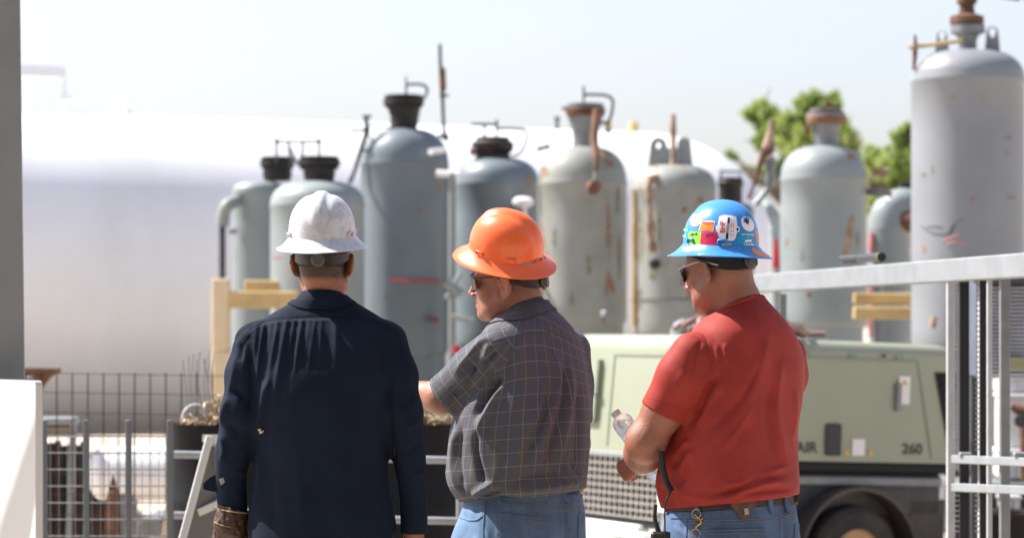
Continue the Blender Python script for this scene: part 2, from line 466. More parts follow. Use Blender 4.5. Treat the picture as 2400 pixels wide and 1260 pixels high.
M['gal'] = mat('galvanised_steel', (.225, .245, .26), .5, metal=.05, var=.08, vs=10, bump=.05, dust=(.3, .3, .3, .3))
M['galdark'] = mat('dull_steel', (.20, .215, .225), .5, metal=.4, var=.12, vs=10)
M['column'] = mat('column_paint', (.27, .29, .30), .55, var=.06, vs=6, bump=.05)
M['whitepanel'] = mat('white_panel', (.60, .61, .62), .45, var=.02, vs=3, bump=.02)
M['sage'] = mat('sage_hood', (.295, .32, .24), .36, var=.035, vs=1.7, bump=.03, dust=(.26, .27, .195, .4))
M['sagedark'] = mat('sage_trim', (.20, .25, .19), .5, var=.1)
M['frame'] = mat('trailer_frame', (.035, .042, .055), .5, var=.2, vs=5, dust=(.12, .10, .085, .5))
M['fender'] = mat('fender', (.05, .044, .04), .55, var=.2, vs=5, dust=(.13, .10, .08, .6))
M['tyre'] = mat('tyre', (.03, .028, .027), .8, var=.2, dust=(.12, .09, .07, .5))
M['rim'] = mat('tan_rim', (.60, .37, .18), .6, var=.15)
M['grille'] = mat('grille_bar', (.62, .58, .52), .5, metal=.1, var=.05)
M['darkin'] = mat('dark_inside', (.012, .012, .013), .8, var=.2)
M['leaf'] = None
M['drum'] = mat('drum_black', (.009, .010, .013), .65, var=.2, vs=5, dust=(.025, .022, .02, .4), spec=.12)
M['redpaint'] = mat('red_paint', (.45, .02, .03), .5)
M['pinkpaint'] = mat('pink_tape', (.62, .22, .22), .6)
M['orangeref'] = mat('orange_reflector', (.42, .11, .03), .3)
M['label'] = mat('label_white', (.72, .72, .72), .5, var=.04)
M['yellow'] = mat('yellow_paint', (.60, .42, .08), .5)
M['ink'] = mat('ink_black', (.035, .035, .035), .6)
M['palepipe'] = mat('pale_pipe', (.40, .46, .47), .5)
M['stain'] = mat('stain_olive', (.19, .18, .13), .8, var=.3, vs=20)
M['stainrust'] = mat('stain_rust', (.27, .17, .11), .85, var=.4, vs=25)
M['hose'] = mat('dusty_hose', (.30, .19, .165), .8, var=.3, vs=14)
M['cloud'] = None

gm = MB(); n_ = 70
gx = np.concatenate([-np.geomspace(600, 8, 18), np.linspace(-7.5, 7.5, 34), np.geomspace(8, 600, 18)]); gy = np.concatenate([[-80, -20, -5], np.linspace(0, 40, 60), np.geomspace(45, 1200, 18)])
GX, GY = np.meshgrid(gx, gy, indexing='ij'); gp = np.stack([GX.ravel(), GY.ravel(), np.zeros(GX.size)], 1)
gp[:, 2] = noise3(gp * [.35, .35, 1]) * .05 - .02; gp[:, 2] = np.where((np.abs(gp[:, 0]) < 6) & (gp[:, 1] < 11), -.01 + gp[:, 2] * .3, gp[:, 2])
ii = np.arange(GX.size).reshape(GX.shape); gf = np.stack([ii[:-1, :-1], ii[1:, :-1], ii[1:, 1:], ii[:-1, 1:]], -1).reshape(-1, 4)
g = mkobj('ground', gp, gf, M['ground'], None, True, 0); g['kind'] = 'structure'

def lath(root, name, c, prof, material, seg=56, axis=None): return MB().lathe(c, prof, seg, axis).build(name, material, root)

# ---------------------------------------------------------------- the great white tank
td = np.array([math.cos(math.radians(26)), math.sin(math.radians(26)), 0]); TR = 1.66
te = P(1560, 655, 32.4) ; te = te - td * .3      # where the rounded end begins
t0 = te - td * 22
tank = thing('storage_tank', 'huge white horizontal gas storage tank behind all the grey vessels', 'storage tank', (t0[0] + td[0] * 11, t0[1] + td[1] * 11, 0))
ax = axisR(td)
prof = [(0, -TR)] + [(TR * math.cos(a), -TR * math.sin(a)) for a in np.linspace(math.pi / 2 - .05, 0.05, 16)]
prof += [(TR, h) for h in np.linspace(0, 22, 12)] + [(TR * math.cos(a), 22 + TR * math.sin(a)) for a in np.linspace(.05, math.pi / 2 - .05, 20)] + [(0, 22 + TR)]
MB().lathe(t0, prof, 96, ax).build('shell', M['tankwhite'], tank)
for k, s_ in enumerate((3, 10, 17, 21)):
    c = t0 + td * s_; b = MB().box((c[0], c[1], (te[2] - TR * .82) / 2 - .05), (.35, 2.5, te[2] - TR * .82), np.array([[td[0], -td[1], 0], [td[1], td[0], 0], [0, 0, 1]]), .03)
    b.build('saddle', M['whitepanel'], tank)
topz = te[2] + TR
def on_tank(px):   # point on the tank's crest under photo column px
    k = (px - 1200) / FPX; s_ = (k * t0[1] - t0[0]) / (td[0] - k * td[1]); return t0 + td * s_ + V(0, 0, TR)
a, b_ = on_tank(-60), on_tank(150)
rail = MB().bar(a + V(0, 0, .42), b_ + V(0, 0, .42), .1, .12).bar(a + V(0, 0, 0), a + V(0, 0, .42), .06, .06)
rail.build('platform_rail', M['tankwhite'], tank)
c = on_tank(150); MB().box(c + V(0, 0, .2), (.06, .06, .42)).box(c + V(.02, 0, .16), (.12, .12, .05)).build('platform_post', M['tankwhite'], tank)
c = on_tank(295); MB().lathe(c, [(.05, -.05), (.05, .12), (.08, .13), (.08, .17), (.0, .18)], 16).build('relief_valve', M['tankwhite'], tank)
c = on_tank(1485); lath(tank, 'nozzle', c - V(0, 0, .1), [(.04, 0), (.04, .12), (.055, .13), (.055, .22), (0, .23)], M['ochre'], 16)
c = on_tank(1306); MB().tube([c - V(0, 0, .2), c + V(0, 0, .15)], .02, 8).tube([c + V(-.03, 0, .13), c + V(.03, 0, .13)], .02, 8).build('vent_pipe', M['darkpipe'], tank)

# ---------------------------------------------------------------- pressure vessels
def vessel(label, cx, w, ytop, ysh, ybase, d, m, neck=None, neckm=None, seam=True):
    """cx,w: centre and width in the photo; ytop crown, ysh shoulder seam, ybase foot of the shell"""
    s = FPX / d; c = P(cx, HY, d); r = w / 2 / s; zt = P(0, ytop, d)[2]; zs = P(0, ysh, d)[2]; zb = P(0, ybase, d)[2]
    root = thing('pressure_vessel', label, 'pressure vessel', (c[0], d, 0), 'upright steel vessels in the yard')
    hd = zt - zs; pr = [(0, zb - r * .42)] + [(r * math.sin(a), zb - r * .42 * math.cos(a)) for a in np.linspace(.2, math.pi / 2, 8)]
    pr += [(r, z) for z in np.linspace(zb + .1, zs - .02, 6)]
    pr += [(r * 1.012, zs - .012), (r * 1.012, zs + .012)] if seam else []
    # knuckle + crown: torispherical head
    pr += [(r * math.cos(a) ** .62, zs + .02 + (hd - .02) * math.sin(a) ** 1.0) for a in np.linspace(.04, math.pi / 2 - .02, 18)] + [(0, zt)]
    MB().lathe((c[0], d, 0), pr, 72).build('shell', m, root, True, 50)
    # skirt and foot ring
    MB().lathe((c[0], d, 0), [(r * .93, 0.02), (r * .93, zb - .01), (r * .9, zb), (r * .9, .02)], 48).lathe((c[0], d, 0), [(r * 1.05, 0), (r * 1.05, .03), (r * .8, .03)], 48).build('skirt', m, root)
    if neck:
        pts = [(max(0.001, wn / 2 / s), P(0, yn, d)[2]) for (yn, wn) in neck]; pts = [(pts[0][0], pts[0][1])] + pts[1:] + [(0.0005, pts[-1][1])]
        dx = (neck_c - cx) / s if (neck_c := NECKX.get(cx)) else 0
        nk = MB().lathe((c[0] + dx, d, 0), pts, 40).build('neck', neckm or m, root, True, 30)
        fy, fw = neck[-1]; fr = fw / 2 / s; fz = P(0, fy, d)[2]; bo = MB()
        for k in range(14):
            a = k * math.tau / 14 + .2; bo.lathe((c[0] + dx + fr * .86 * math.cos(a), d + fr * .86 * math.sin(a), fz - .075), [(.010, .0), (.010, .085)], 6)
        bo.lathe((c[0] + dx, d, 0), [(fr * .93, fz + .012), (fr * .93, fz + .03), (.001, fz + .032)], 30).build('bolted_lid', neckm or m, nk)
    return root, s
NECKX = {606: 650, 744: 748, 948: 946, 1166: 1155, 1365: 1372, 1579: 1578, 1930: 1936, 2268: 2268, 1700: 1705, 2105: 2122}
def tube(root, name, pts, rpx, d, m, seg=10, smoothc=False):
    s = FPX / d; q = [P(a, b, d + (o[0] if o else 0)) for a, b, *o in pts]
    if smoothc: q = curve(q, 6)
    return MB().tube(q, rpx / s, seg).build(name, m, root)

v1, s1 = vessel('slim grey vessel furthest left, elbow pipe on its left side', 606, 122, 424, 452, 830, 25.5, M['ves'], [(424, 60), (410, 70), (398, 66), (390, 70), (388, 82), (376, 82)], M['black'])
e = MB(); q = curve([P(556, 470, 25.3), P(535, 480, 25.2), P(524, 500, 25.2), P(521, 530, 25.2)], 6); e.tube(q, 15 / s1, 14); e.build('elbow', M['vesold'], v1)
tube(v1, 'down_pipe', [(521, 525, -.3), (521, 800, -.3)], 7.5, 25.5, M['darkpipe'], 12)
MB().lathe(P(545, 540, 25.3), [(9 / s1, -.02), (9 / s1, .03)], 14, axisR((1, -.2, 0))).build('flange', M['vesold'], v1)

v2, s2 = vessel('stout grey vessel directly behind the white hard hat', 744, 220, 424, 482, 845, 23.3, M['ves'], [(428, 66), (408, 76), (398, 74), (390, 80), (387, 100), (376, 100)], M['black'])
# lifting bail shared over the two black flanges belongs to the stout vessel
b = MB(); R_ = 2.6 / s2
for seg in ([(648, 382), (648, 330)], [(700, 390), (676, 340)], [(682, 390), (676, 334)], [(748, 382), (748, 326)], [(708, 385), (710, 334)], [(644, 332), (752, 332)]):
    b.tube([P(x, y, 23.3) for x, y in seg], R_, 8)
b.build('lifting_frame', M['darkpipe'], v2)
for x in (648, 748): MB().lathe(P(x, 331, 23.3), [(4.5 / s2, -.02), (4.5 / s2, .02)], 8).build('frame_pin', M['black'], v2)
tube(v2, 'red_band', [(640, 604, -.36), (660, 604, -.4)], 2, 23.3, M['redpaint'])

v3, s3 = vessel('tallest slate grey vessel left of centre, black neck, thin upright valve pipe', 948, 206, 302, 386, 816, 24.5, M['vesdark'], [(312, 66), (300, 62), (275, 62), (262, 70), (250, 78), (246, 96), (232, 96)], M['black'])
q = [(952, 236), (952, 198)]; b = MB().tube([P(x, y, 24.5) for x, y in q], 2.6 / s3, 8)
b.tube(curve([P(952, 198, 24.5), P(985, 198, 24.5), P(1000, 206, 24.5), P(999, 222, 24.5), P(985, 244, 24.5), P(974, 300, 24.5)], 6), 3.2 / s3, 8).tube([P(952, 180, 24.5), P(952, 200, 24.5)], 2.0 / s3, 8).build('davit_arm', M['darkpipe'], v3)
b = MB().tube([P(920, 300, 24.4), P(866, 294, 24.3)], 2.4 / s3, 8)
b.tube([P(858, 272, 24.3), P(860, 312, 24.3)], [4 / s3, 7 / s3], 10).tube([P(850, 273, 24.3), P(870, 273, 24.3)], 3.5 / s3, 8).tube([P(822, 306, 24.3), P(868, 304, 24.3)], 3.5 / s3, 8)
b.tube([P(860, 310, 24.3), P(846, 350, 24.3), P(832, 398, 24.3), P(820, 426, 24.2)], [6 / s3, 5 / s3, 5 / s3, 6 / s3], 8).tube([P(842, 352, 24.3), P(880, 354, 24.3)], 3 / s3, 8).tube([P(862, 312, 24.3), P(884, 350, 24.3)], 2 / s3, 8).build('valve_stack', M['darkpipe'], v3)
b = MB().tube([P(1031, 104, 24.2), P(1032, 150, 24.2), P(1037, 185, 24.2), P(1037, 225, 24.2), P(1040, 300, 24.2), P(1046, 330, 24.2)], [4 / s3, 4 / s3, 7.5 / s3, 4.5 / s3, 4 / s3, 6 / s3], 10)
b.tube([P(1030, 224, 24.2), P(1052, 224, 24.2)], 3 / s3, 8).tube([P(1028, 318, 24.2), P(1052, 322, 24.2)], 5 / s3, 8); b.build('relief_pipe', M['darkpipe'], v3)
tube(v3, 'valve_body', [(1036, 160, -.31), (1038, 212, -.31)], 8, 24.5, M['rust'])
tube(v3, 'white_nozzle', [(1008, 356, -.42), (1040, 352, -.3)], 7, 24.5, M['tankwhite'])
tube(v3, 'red_band', [(915, 657, -.41), (948, 658, -.425), (985, 658, -.41), (1035, 659, -.25)], 2.4, 24.5, M['redpaint'])
tube(v3, 'small_valve', [(1000, 746, -.38), (1028, 750, -.32)], 5, 24.5, M['rust'])

# pipe rack between the tallest slate vessel and its right neighbour
pr_ = thing('standpipe', 'pale grey standpipe with valves between the slate vessel and the vessel behind the orange hat', 'pipe', (P(1060, 0, 23.6)[0], 23.6, 0))
sp = FPX / 23.6
MB().tube([P(1060, 405, 23.6), P(1060, 1105, 23.6)], 9 / sp, 12).build('riser', M['ves'], pr_)
MB().tube([P(1022, 406, 23.6), P(1076, 409, 23.6)], 8 / sp, 12).build('cross_arm', M['tankwhite'], pr_)
MB().tube([P(1046, 662, 23.5), P(1082, 690, 23.5)], 12 / sp, 12).tube([P(1046, 700, 23.5), P(1080, 640, 23.5)], 6 / sp, 10).build('valve', M['ves'], pr_)
MB().tube([P(1070, 826, 23.4), P(1070, 810, 23.4)], 10 / sp, 14).build('red_knob', M['redpaint'], pr_)
MB().tube([P(1056, 740, 23.5), P(1110, 752, 23.5)], 6 / sp, 12).build('branch', M['vesold'], pr_)

v4, s4 = vessel('slate grey vessel behind the orange hard hat, with a short black neck', 1166, 194, 370, 432, 800, 25.2, M['vesdark'], [(384, 72), (372, 84), (360, 80), (352, 96), (336, 100), (330, 84)], M['black'])
b = MB().tube([P(1135, 335, 25.2), P(1135, 290, 25.2)], 3 / s4, 8).tube([P(1105, 291, 25.2), P(1168, 292, 25.2)], 3 / s4, 8).tube([P(1164, 330, 25.2), P(1164, 280, 25.2)], 2.6 / s4, 8)
b.tube(curve([P(1164, 302, 25.2), P(1215, 303, 25.2), P(1235, 310, 25.2), P(1232, 335, 25.2), P(1218, 360, 25.2), P(1198, 366, 25.2)], 6), 3 / s4, 8).build('davit_arm', M['darkpipe'], v4)
tube(v4, 'side_plug', [(1102, 356, -.1), (1116, 354, -.1)], 9, 25.2, M['rust'])
b = MB().lathe(P(1226, 474, 24.7), [(0, -.045), (15 / s4, -.04), (24 / s4, -.01), (24 / s4, .02), (14 / s4, .045), (0, .05)], 20).tube([P(1228, 480, 24.7), P(1232, 520, 24.8)], 5 / s4, 10); b.build('vent_knob', M['tankwhite'], v4)

v5, s5 = vessel('weathered pale vessel with tapered neck, davit arm and rusty pipe down its front', 1365, 208, 344, 432, 745, 24.0, M['vesold'], [(352, 58), (330, 56), (305, 62), (285, 78), (270, 84), (264, 92), (252, 92)], M['galdark'])
MB().lathe((P(1372, 0, 24)[0], 24, 0), [(42 / s5, P(0, 274, 24)[2]), (47 / s5, P(0, 264, 24)[2]), (47 / s5, P(0, 256, 24)[2]), (42 / s5, P(0, 252, 24)[2]), (42 / s5, P(0, 247, 24)[2]), (.001, P(0, 246, 24)[2])], 36).build('rusty_flange', M['rust'], v5)
b = MB().tube([P(1368, 254, 24), P(1368, 202, 24)], 2.6 / s5, 8).tube(curve([P(1368, 222, 24), P(1415, 223, 24), P(1434, 232, 24), P(1436, 250, 24), P(1426, 284, 24), P(1392, 290, 24)], 6), 3.4 / s5, 8); b.build('davit_arm', M['darkpipe'], v5)
b = MB().tube([P(1318, 254, 23.95), P(1362, 252, 23.9)], 4 / s5, 8).tube([P(1398, 258, 23.7), P(1392, 330, 23.6), P(1398, 360, 23.5), P(1396, 400, 23.45)], [8 / s5, 10 / s5, 8 / s5, 5 / s5], 10)
b.build('rusty_pipe', M['rust'], v5)
tube(v5, 'drop_pipe', [(1396, 398, -.53), (1393, 432, -.55)], 4, 24.0, M['vesold'])
MB().lathe(P(1392, 438, 23.45), [(0, -.06), (15 / s5, -.055), (17 / s5, 0), (13 / s5, .05), (0, .06)], 12, axisR((.2, -1, .2))).build('rusty_valve', M['rust'], v5)
MB().tube([P(1426, 285, 24), P(1426, 312, 24)], 7 / s5, 10).build('brass_plug', M['ochre'], v5)
tube(v5, 'side_nozzle', [(1258, 350, .1), (1290, 342, .1)], 5, 24.0, M['darkpipe'])
b = MB().tube([P(1420, 735, 23.4), P(1420, 760, 23.4)], 5 / s5, 8).lathe(P(1418, 740, 23.4), [(0, -.03), (.05, -.02), (.05, .02), (0, .03)], 10, axisR((1, -.6, 0))); b.build('base_valve', M['galdark'], v5)

v6, s6 = vessel('weathered grey vessel with an upright lug plate and a rusty pipe on top', 1579, 198, 386, 444, 775, 23.2, M['vesold'], None)
# lug: two rounded plates
def lug(root, x0, x1, y0, y1, d, m, hole=None, name='lifting_lug', th=.02):
    xc = (x0 + x1) / 2; w = (x1 - x0) / 2; pts = [(x0 - 6, y1), (x0, y0 + w)] + [(xc - w * math.cos(a), y0 + w - w * math.sin(a)) for a in np.linspace(.2, math.pi - .2, 9)] + [(x1, y0 + w), (x1 + 6, y1)]
    n = len(pts); hy = y0 + w * 1.05
    hr = hole or 0
    f3 = [P(a, b, d - th) for a, b in pts]; b3 = [P(a, b, d + th) for a, b in pts]; mb = MB()
    if not hr:
        mb.add(f3 + b3, [tuple(range(n)), tuple(range(2 * n - 1, n - 1, -1))] + [(i, n + i, n + (i + 1) % n, (i + 1) % n) for i in range(n)])
    else:
        h = [(xc + hr * .72 * math.cos(t), hy + hr * math.sin(t)) for t in [math.atan2(b - hy, (a - xc)) for a, b in pts]]
        hf = [P(a, b, d - th) for a, b in h]; hb = [P(a, b, d + th) for a, b in h]; V_ = f3 + b3 + hf + hb; F = []
        for i in range(n):
            j = (i + 1) % n; F += [(i, j, 2 * n + j, 2 * n + i), (n + j, n + i, 3 * n + i, 3 * n + j), (i, n + i, n + j, j), (2 * n + j, 3 * n + j, 3 * n + i, 2 * n + i)]
        mb.add(V_, F)
    return mb.build(name, m, root, True, 30)
lug(v6, 1524, 1563, 322, 405, 23.3, M['vesold'], 8); lug(v6, 1588, 1619, 322, 405, 23.3, M['vesold'])
MB().box(P(1573, 372, 23.3), (60 / s6, .05, 50 / s6)).build('lug_plate', M['ves'], v6)
b = MB().tube([P(1578, 268, 23.1), P(1577, 300, 23.1), P(1578, 345, 23.1), P(1578, 410, 23.05)], [6 / s6, 8 / s6, 6 / s6, 10 / s6], 10)
b.tube([P(1578, 405, 23.05), P(1545, 412, 22.95), P(1522, 420, 22.85), P(1516, 450, 22.8)], [8 / s6, 7 / s6, 10 / s6, 8 / s6], 10).build('rusty_top_pipe', M['rustpale'], v6)
b = MB()
for (y0, y1, r_) in ((440, 470, 9), (470, 520, 6), (520, 545, 12), (545, 570, 8), (570, 590, 11)): b.tube([P(1520 + (y0 - 440) * .06, y0, 22.75), P(1520 + (y1 - 440) * .06, y1, 22.75)], r_ / s6, 10)
b.build('rusty_side_valve', M['rustpale'], v6)
tube(v6, 'sight_glass_pipe', [(1485, 445, -.15), (1485, 765, -.15)], 4, 23.2, M['ochre'])
MB().lathe(P(1532, 618, 22.83), [(0, .03), (10 / s6, .02), (12 / s6, -.04)], 16, axisR((-.4, -1, 0))).build('dark_port', M['black'], v6)
MB().lathe((P(1579, 0, 23.2)[0], 23.2, P(0, 702, 23.2)[2]), [(101 / s6, -.008), (101 / s6, .008)], 64).build('seam_ring', M['galdark'], v6)
for (x, y) in ((1604, 490), (1600, 660)): MB().lathe(P(x, y, 22.79), [(0, .012), (5 / s6, .008), (6 / s6, -.02)], 12, axisR((.2, -1, 0))).build('plug', M['rust'], v6)

v7, s7 = vessel('half hidden vessel, its black neck just above the blue hard hat', 1712, 110, 474, 500, 790, 26.5, M['vesdark'], [(490, 56), (440, 54), (434, 58), (428, 64), (424, 60)], M['black'])
tube(v7, 'davit_arm', [(1690, 432), (1690, 398), (1692, 402), (1735, 402), (1735, 428)], 2.6, 26.5, M['darkpipe'])

v8, s8 = vessel('pale grey vessel right of the blue hard hat with a low rust streak', 1930, 200, 342, 422, 752, 22.6, M['ves'], [(352, 62), (340, 60), (300, 62), (292, 70), (288, 88), (268, 92), (264, 80)], M['galdark'])
MB().lathe((P(1936, 0, 22.6)[0], 22.6, 0), [(45 / s8, P(0, 292, 22.6)[2]), (48 / s8, P(0, 284, 22.6)[2]), (48 / s8, P(0, 276, 22.6)[2]), (44 / s8, P(0, 272, 22.6)[2]), (44 / s8, P(0, 264, 22.6)[2]), (.001, P(0, 262, 22.6)[2])], 36).build('rusty_flange', M['rust'], v8)
tube(v8, 'davit_arm', [(1938, 266), (1938, 230), (1938, 244), (1968, 250), (1968, 270)], 4, 22.6, M['rust'])
tube(v8, 'side_plug', [(1884, 305), (1900, 305)], 8, 22.6, M['rust'])
for vx_, cx_, r_x, y_x, d_x in ((v3, 948, 103, 600, 24.5), (v5, 1365, 104, 590, 24.0), (v10 if False else v8, 1930, 100, 600, 22.6)): MB().lathe((P(cx_, 0, d_x)[0], d_x, P(0, y_x, d_x)[2]), [(r_x * d_x / FPX * 1.0, -.008), (r_x * d_x / FPX + .0025, 0), (r_x * d_x / FPX * 1.0, .008)], 64).build('weld_seam', M['ves'] if vx_ is not v3 else M['vesdark'], vx_)
b = MB().tube([P(2030, 450, 22.6), P(2060, 452, 22.5), P(2090, 456, 22.5)], 7 / s8, 10); b.build('side_pipe', M['galdark'], v8)
for y in (402, 446): tube(v8, 'brass_plug', [(2044, y), (2082, y)], 9, 22.6, M['rustpale'])
# the streak of rust on the shell is a thin run of rust colour with its own outline
bvh = bvh_obj([c for c in v8.children if c.name.startswith('shell')][0])
patch('rust_streak', [(1972, 610), (1978, 570), (1988, 525), (1998, 500), (2001, 515), (1996, 560), (1988, 590), (1980, 612)], bvh, M['rustpale'], v8, .002, .001, 3)
MB().lathe(P(1896, 690, 22.14), [(0, .012), (5 / s8, .008), (6 / s8, -.02)], 12, axisR((-.2, -1, 0))).build('plug', M['rust'], v8)

# leaning rusty jack with a rod, between two vessels
lj = thing('rusty_jack', 'rusty leaning pipe fitting with a thin bent rod, left of the pale vessel', 'pipe fitting', (P(1790, 0, 23.5)[0], 23.5, 0)); sj = FPX / 23.5
MB().tube([P(1811, 282, 23.5), P(1806, 310, 23.5), P(1800, 350, 23.5)], [7 / sj, 9 / sj, 17 / sj], 10).build('spout', M['rustpale'], lj)
MB().tube([P(1806, 345, 23.5), P(1790, 362, 23.5), P(1776, 400, 23.5), P(1764, 440, 23.5), P(1755, 466, 23.5)], [16 / sj, 10 / sj, 6 / sj, 4 / sj, 6 / sj], 10).build('rod', M['rust'], lj)
MB().tube(curve([P(1802, 372, 23.6), P(1806, 400, 23.6), P(1800, 440, 23.6), P(1770, 480, 23.6)], 4), [15 / sj] * 4 + [12 / sj] * 4 + [7 / sj] * 5, 10).build('bracket', M['galdark'], lj)
MB().tube(curve([P(1790, 470, 23.7), P(1812, 505, 23.6), P(1816, 560, 23.6), P(1816, 1100, 23.6)], 5), 13 / sj, 12).build('column', M['palepipe'], lj)

# small elbow vessel left of the tall one
v9, s9 = vessel('short grey vessel with a big elbow, standing left of the tall right hand vessel', 2085, 96, 462, 536, 800, 23.8, M['ves'], None)
b = MB(); q = curve([P(2085, 512, 23.8), P(2098, 488, 23.8), P(2125, 478, 23.8), P(2150, 484, 23.8)], 6); b.tube(q, [40 / s9] * len(q), 20).build('elbow', M['ves'], v9)
MB().lathe(P(2130, 518, 23.7), [(24 / s9, -.05), (24 / s9, .06)], 20, axisR((1, -.3, 0))).build('rusty_flange', M['rust'], v9)
MB().lathe(P(2122, 462, 23.8), [(12 / s9, 0), (12 / s9, .08), (15 / s9, .09), (15 / s9, .12), (0, .13)], 16).build('dark_nozzle', M['black'], v9)
tube(v9, 'pink_marking', [(2043, 546, -.1), (2041, 610, -.1)], 6, 23.8, M['pinkpaint'])
tube(v9, 'pink_marking', [(2041, 650, -.1), (2040, 790, -.1)], 5, 23.8, M['pinkpaint'])

v10, s10 = vessel('tall light grey vessel at the right edge, lifting lugs, stacked rusty neck', 2268, 263, 118, 190, 800, 20.5, M['vesbig'], [(124, 42), (96, 42), (84, 52), (78, 80), (60, 80), (56, 60)], M['galdark'])
b = MB().lathe((P(2266, 0, 20.5)[0], 20.5, 0), [(P(0, y, 20.5)[2] * 0 + r_ / s10, P(0, y, 20.5)[2]) for y, r_ in ((56, 40), (40, 40), (36, 30), (33, 19), (12, 17), (8, 24), (-10, 24), (-30, 20))], 30); b.build('rusty_neck_stack', M['rust'], v10)
lug(v10, 2312, 2340, 62, 138, 20.5, M['vesbig'], 12); lug(v10, 2196, 2220, 72, 128, 20.7, M['vesbig'], 12)
b = MB().tube([P(2130, 112, 20.4), P(2255, 96, 20.4)], 5 / s10, 10); b.build('cross_rod', M['ochre'], v10)
MB().tube([P(2145, 82, 20.4), P(2145, 120, 20.4), P(2142, 165, 20.4)], [3 / s10, 6 / s10, 4 / s10], 8).build('rod_bracket', M['rust'], v10)
MB().tube([P(2390, -2, 20.5), P(2340, -8, 20.5), P(2340, -30, 20.5), P(2280, -30, 20.5)], 5 / s10, 8).build('top_handle', M['darkpipe'], v10)
tube(v10, 'pipe_stub', [(2190, 742, -.42), (2186, 768, -.42)], 8, 20.5, M['rustpale'])
bvh = bvh_obj([c for c in v10.children if c.name.startswith('shell')][0])
def scrawl(nm, pts, r, m, root):
    w_ = hits([(p[0], p[1]) for p in curve([np.array([a, b, 0.0]) for a, b in pts], 5)], bvh, .001)
    MB().tube(w_, r, 6).build(nm, m, root)
scrawl('black_scrawl', [(2158, 528), (2176, 542), (2200, 548), (2222, 546), (2232, 530), (2244, 519), (2256, 515)], .0045, M['ink'], v10)
scrawl('black_scrawl', [(2172, 533), (2190, 530), (2208, 533)], .004, M['ink'], v10); scrawl('black_scrawl', [(2225, 553), (2234, 536), (2238, 522)], .004, M['ink'], v10)
scrawl('pink_scrawl', [(2210, 563), (2226, 557), (2246, 549), (2252, 551)], .0045, M['pinkpaint'], v10); scrawl('pink_scrawl', [(2218, 572), (2240, 566), (2262, 572)], .004, M['pinkpaint'], v10)

def blot(vs, cx, cy, rx, ry, m, seed, root):
    r_ = np.random.RandomState(seed); n_ = 16; pl_ = [(cx + rx * math.cos(a) * r_.uniform(.6, 1.15), cy + ry * math.sin(a) * r_.uniform(.6, 1.15)) for a in np.linspace(0, math.tau, n_, endpoint=False)]
    patch('rust_stain', pl_, vs, m, root, .0012, .0006, 3, (cx, cy), 6)
for vv_, lst_ in ((v5, ((1277, 402, 9, 12, 1), (1430, 385, 14, 12, 1), (1415, 362, 20, 9, 1), (1448, 470, 6, 40, 0), (1425, 520, 5, 60, 1), (1300, 560, 5, 30, 0), (1452, 600, 5, 60, 0), (1380, 620, 8, 26, 0), (1340, 700, 6, 22, 0))),
                  (v6, ((1500, 560, 9, 70, 0), (1545, 540, 5, 40, 0), (1610, 560, 5, 12, 1), (1530, 640, 10, 22, 0), (1640, 470, 8, 10, 1), (1500, 700, 8, 30, 0))),
                  (v4, ((1240, 424, 8, 14, 1), (1120, 560, 4, 20, 0))), (v3, ((1030, 440, 5, 9, 1), (905, 700, 5, 16, 0))),
                  (v8, ((1995, 368, 12, 7, 1), (1880, 600, 4, 14, 0), (2010, 560, 4, 30, 0))),
                  (v10, ((2165, 410, 9, 5, 0), (2186, 400, 4, 12, 0), (2365, 322, 11, 3.5, 0), (2232, 228, 9, 3.5, 0), (2280, 468, 7, 6, 1), (2370, 462, 14, 3.5, 0), (2165, 585, 6, 9, 1), (2360, 360, 4, 8, 0)))):
    bvv = bvh_obj([c for c in vv_.children if c.name.startswith('shell')][0])
    for k_, (a_, b__, c_, d_, e_) in enumerate(lst_): blot(bvv, a_, b__, c_, d_, M['stainrust'] if e_ else M['stain'], k_, vv_)
# ochre crash frames of beams
def frame_beams(label, root_px, d, posts, beams, m1, m2):
    r = thing('beam_frame', label, 'steel frame', (P(root_px, 0, d)[0], d, 0))
    for (x0, x1, y0, y1) in posts:
        a, b = P((x0 + x1) / 2, y0, d), P((x0 + x1) / 2, y1, d); w = (x1 - x0) * d / FPX; MB().box((a + b) / 2, (w, w, a[2] - b[2]), None, .01).build('post', m1, r)
    for (x0, x1, y0, y1, dd) in beams:
        a, b = P(x0, (y0 + y1) / 2, d + dd), P(x1, (y0 + y1) / 2, d + dd); h = (y1 - y0) * (d + dd) / FPX; MB().box((a + b) / 2, (b[0] - a[0], h, h), None, .01).build('beam', m2, r)
    return r
fr = frame_beams('tan beam frame left of the vessels, its post standing behind the black drum', 518, 22.6, [(498, 538, 653, 1200)], [(536, 700, 682, 722, 0), (573, 700, 656, 682, .5)], M['tan'], M['ochre'])
b = MB(); a = P(505, 830, 22.5); b.add([P(505, 825, 22.45), P(540, 825, 22.45), P(560, 1180, 22.3), P(498, 1180, 22.3), P(505, 825, 22.75), P(540, 825, 22.75), P(560, 1180, 22.9), P(498, 1180, 22.9)], [(0, 1, 2, 3), (7, 6, 5, 4), (0, 4, 5, 1), (1, 5, 6, 2), (2, 6, 7, 3), (3, 7, 4, 0)]); b.build('gusset', M['tan'], fr, False)
frame_beams('ochre beam rails between the pale vessel and the tall right hand vessel', 2085, 21.6, [(2142, 2166, 680, 1200)], [(2000, 2150, 686, 712, 0), (2000, 2150, 718, 748, -.1)], M['galdark'], M['ochre'])

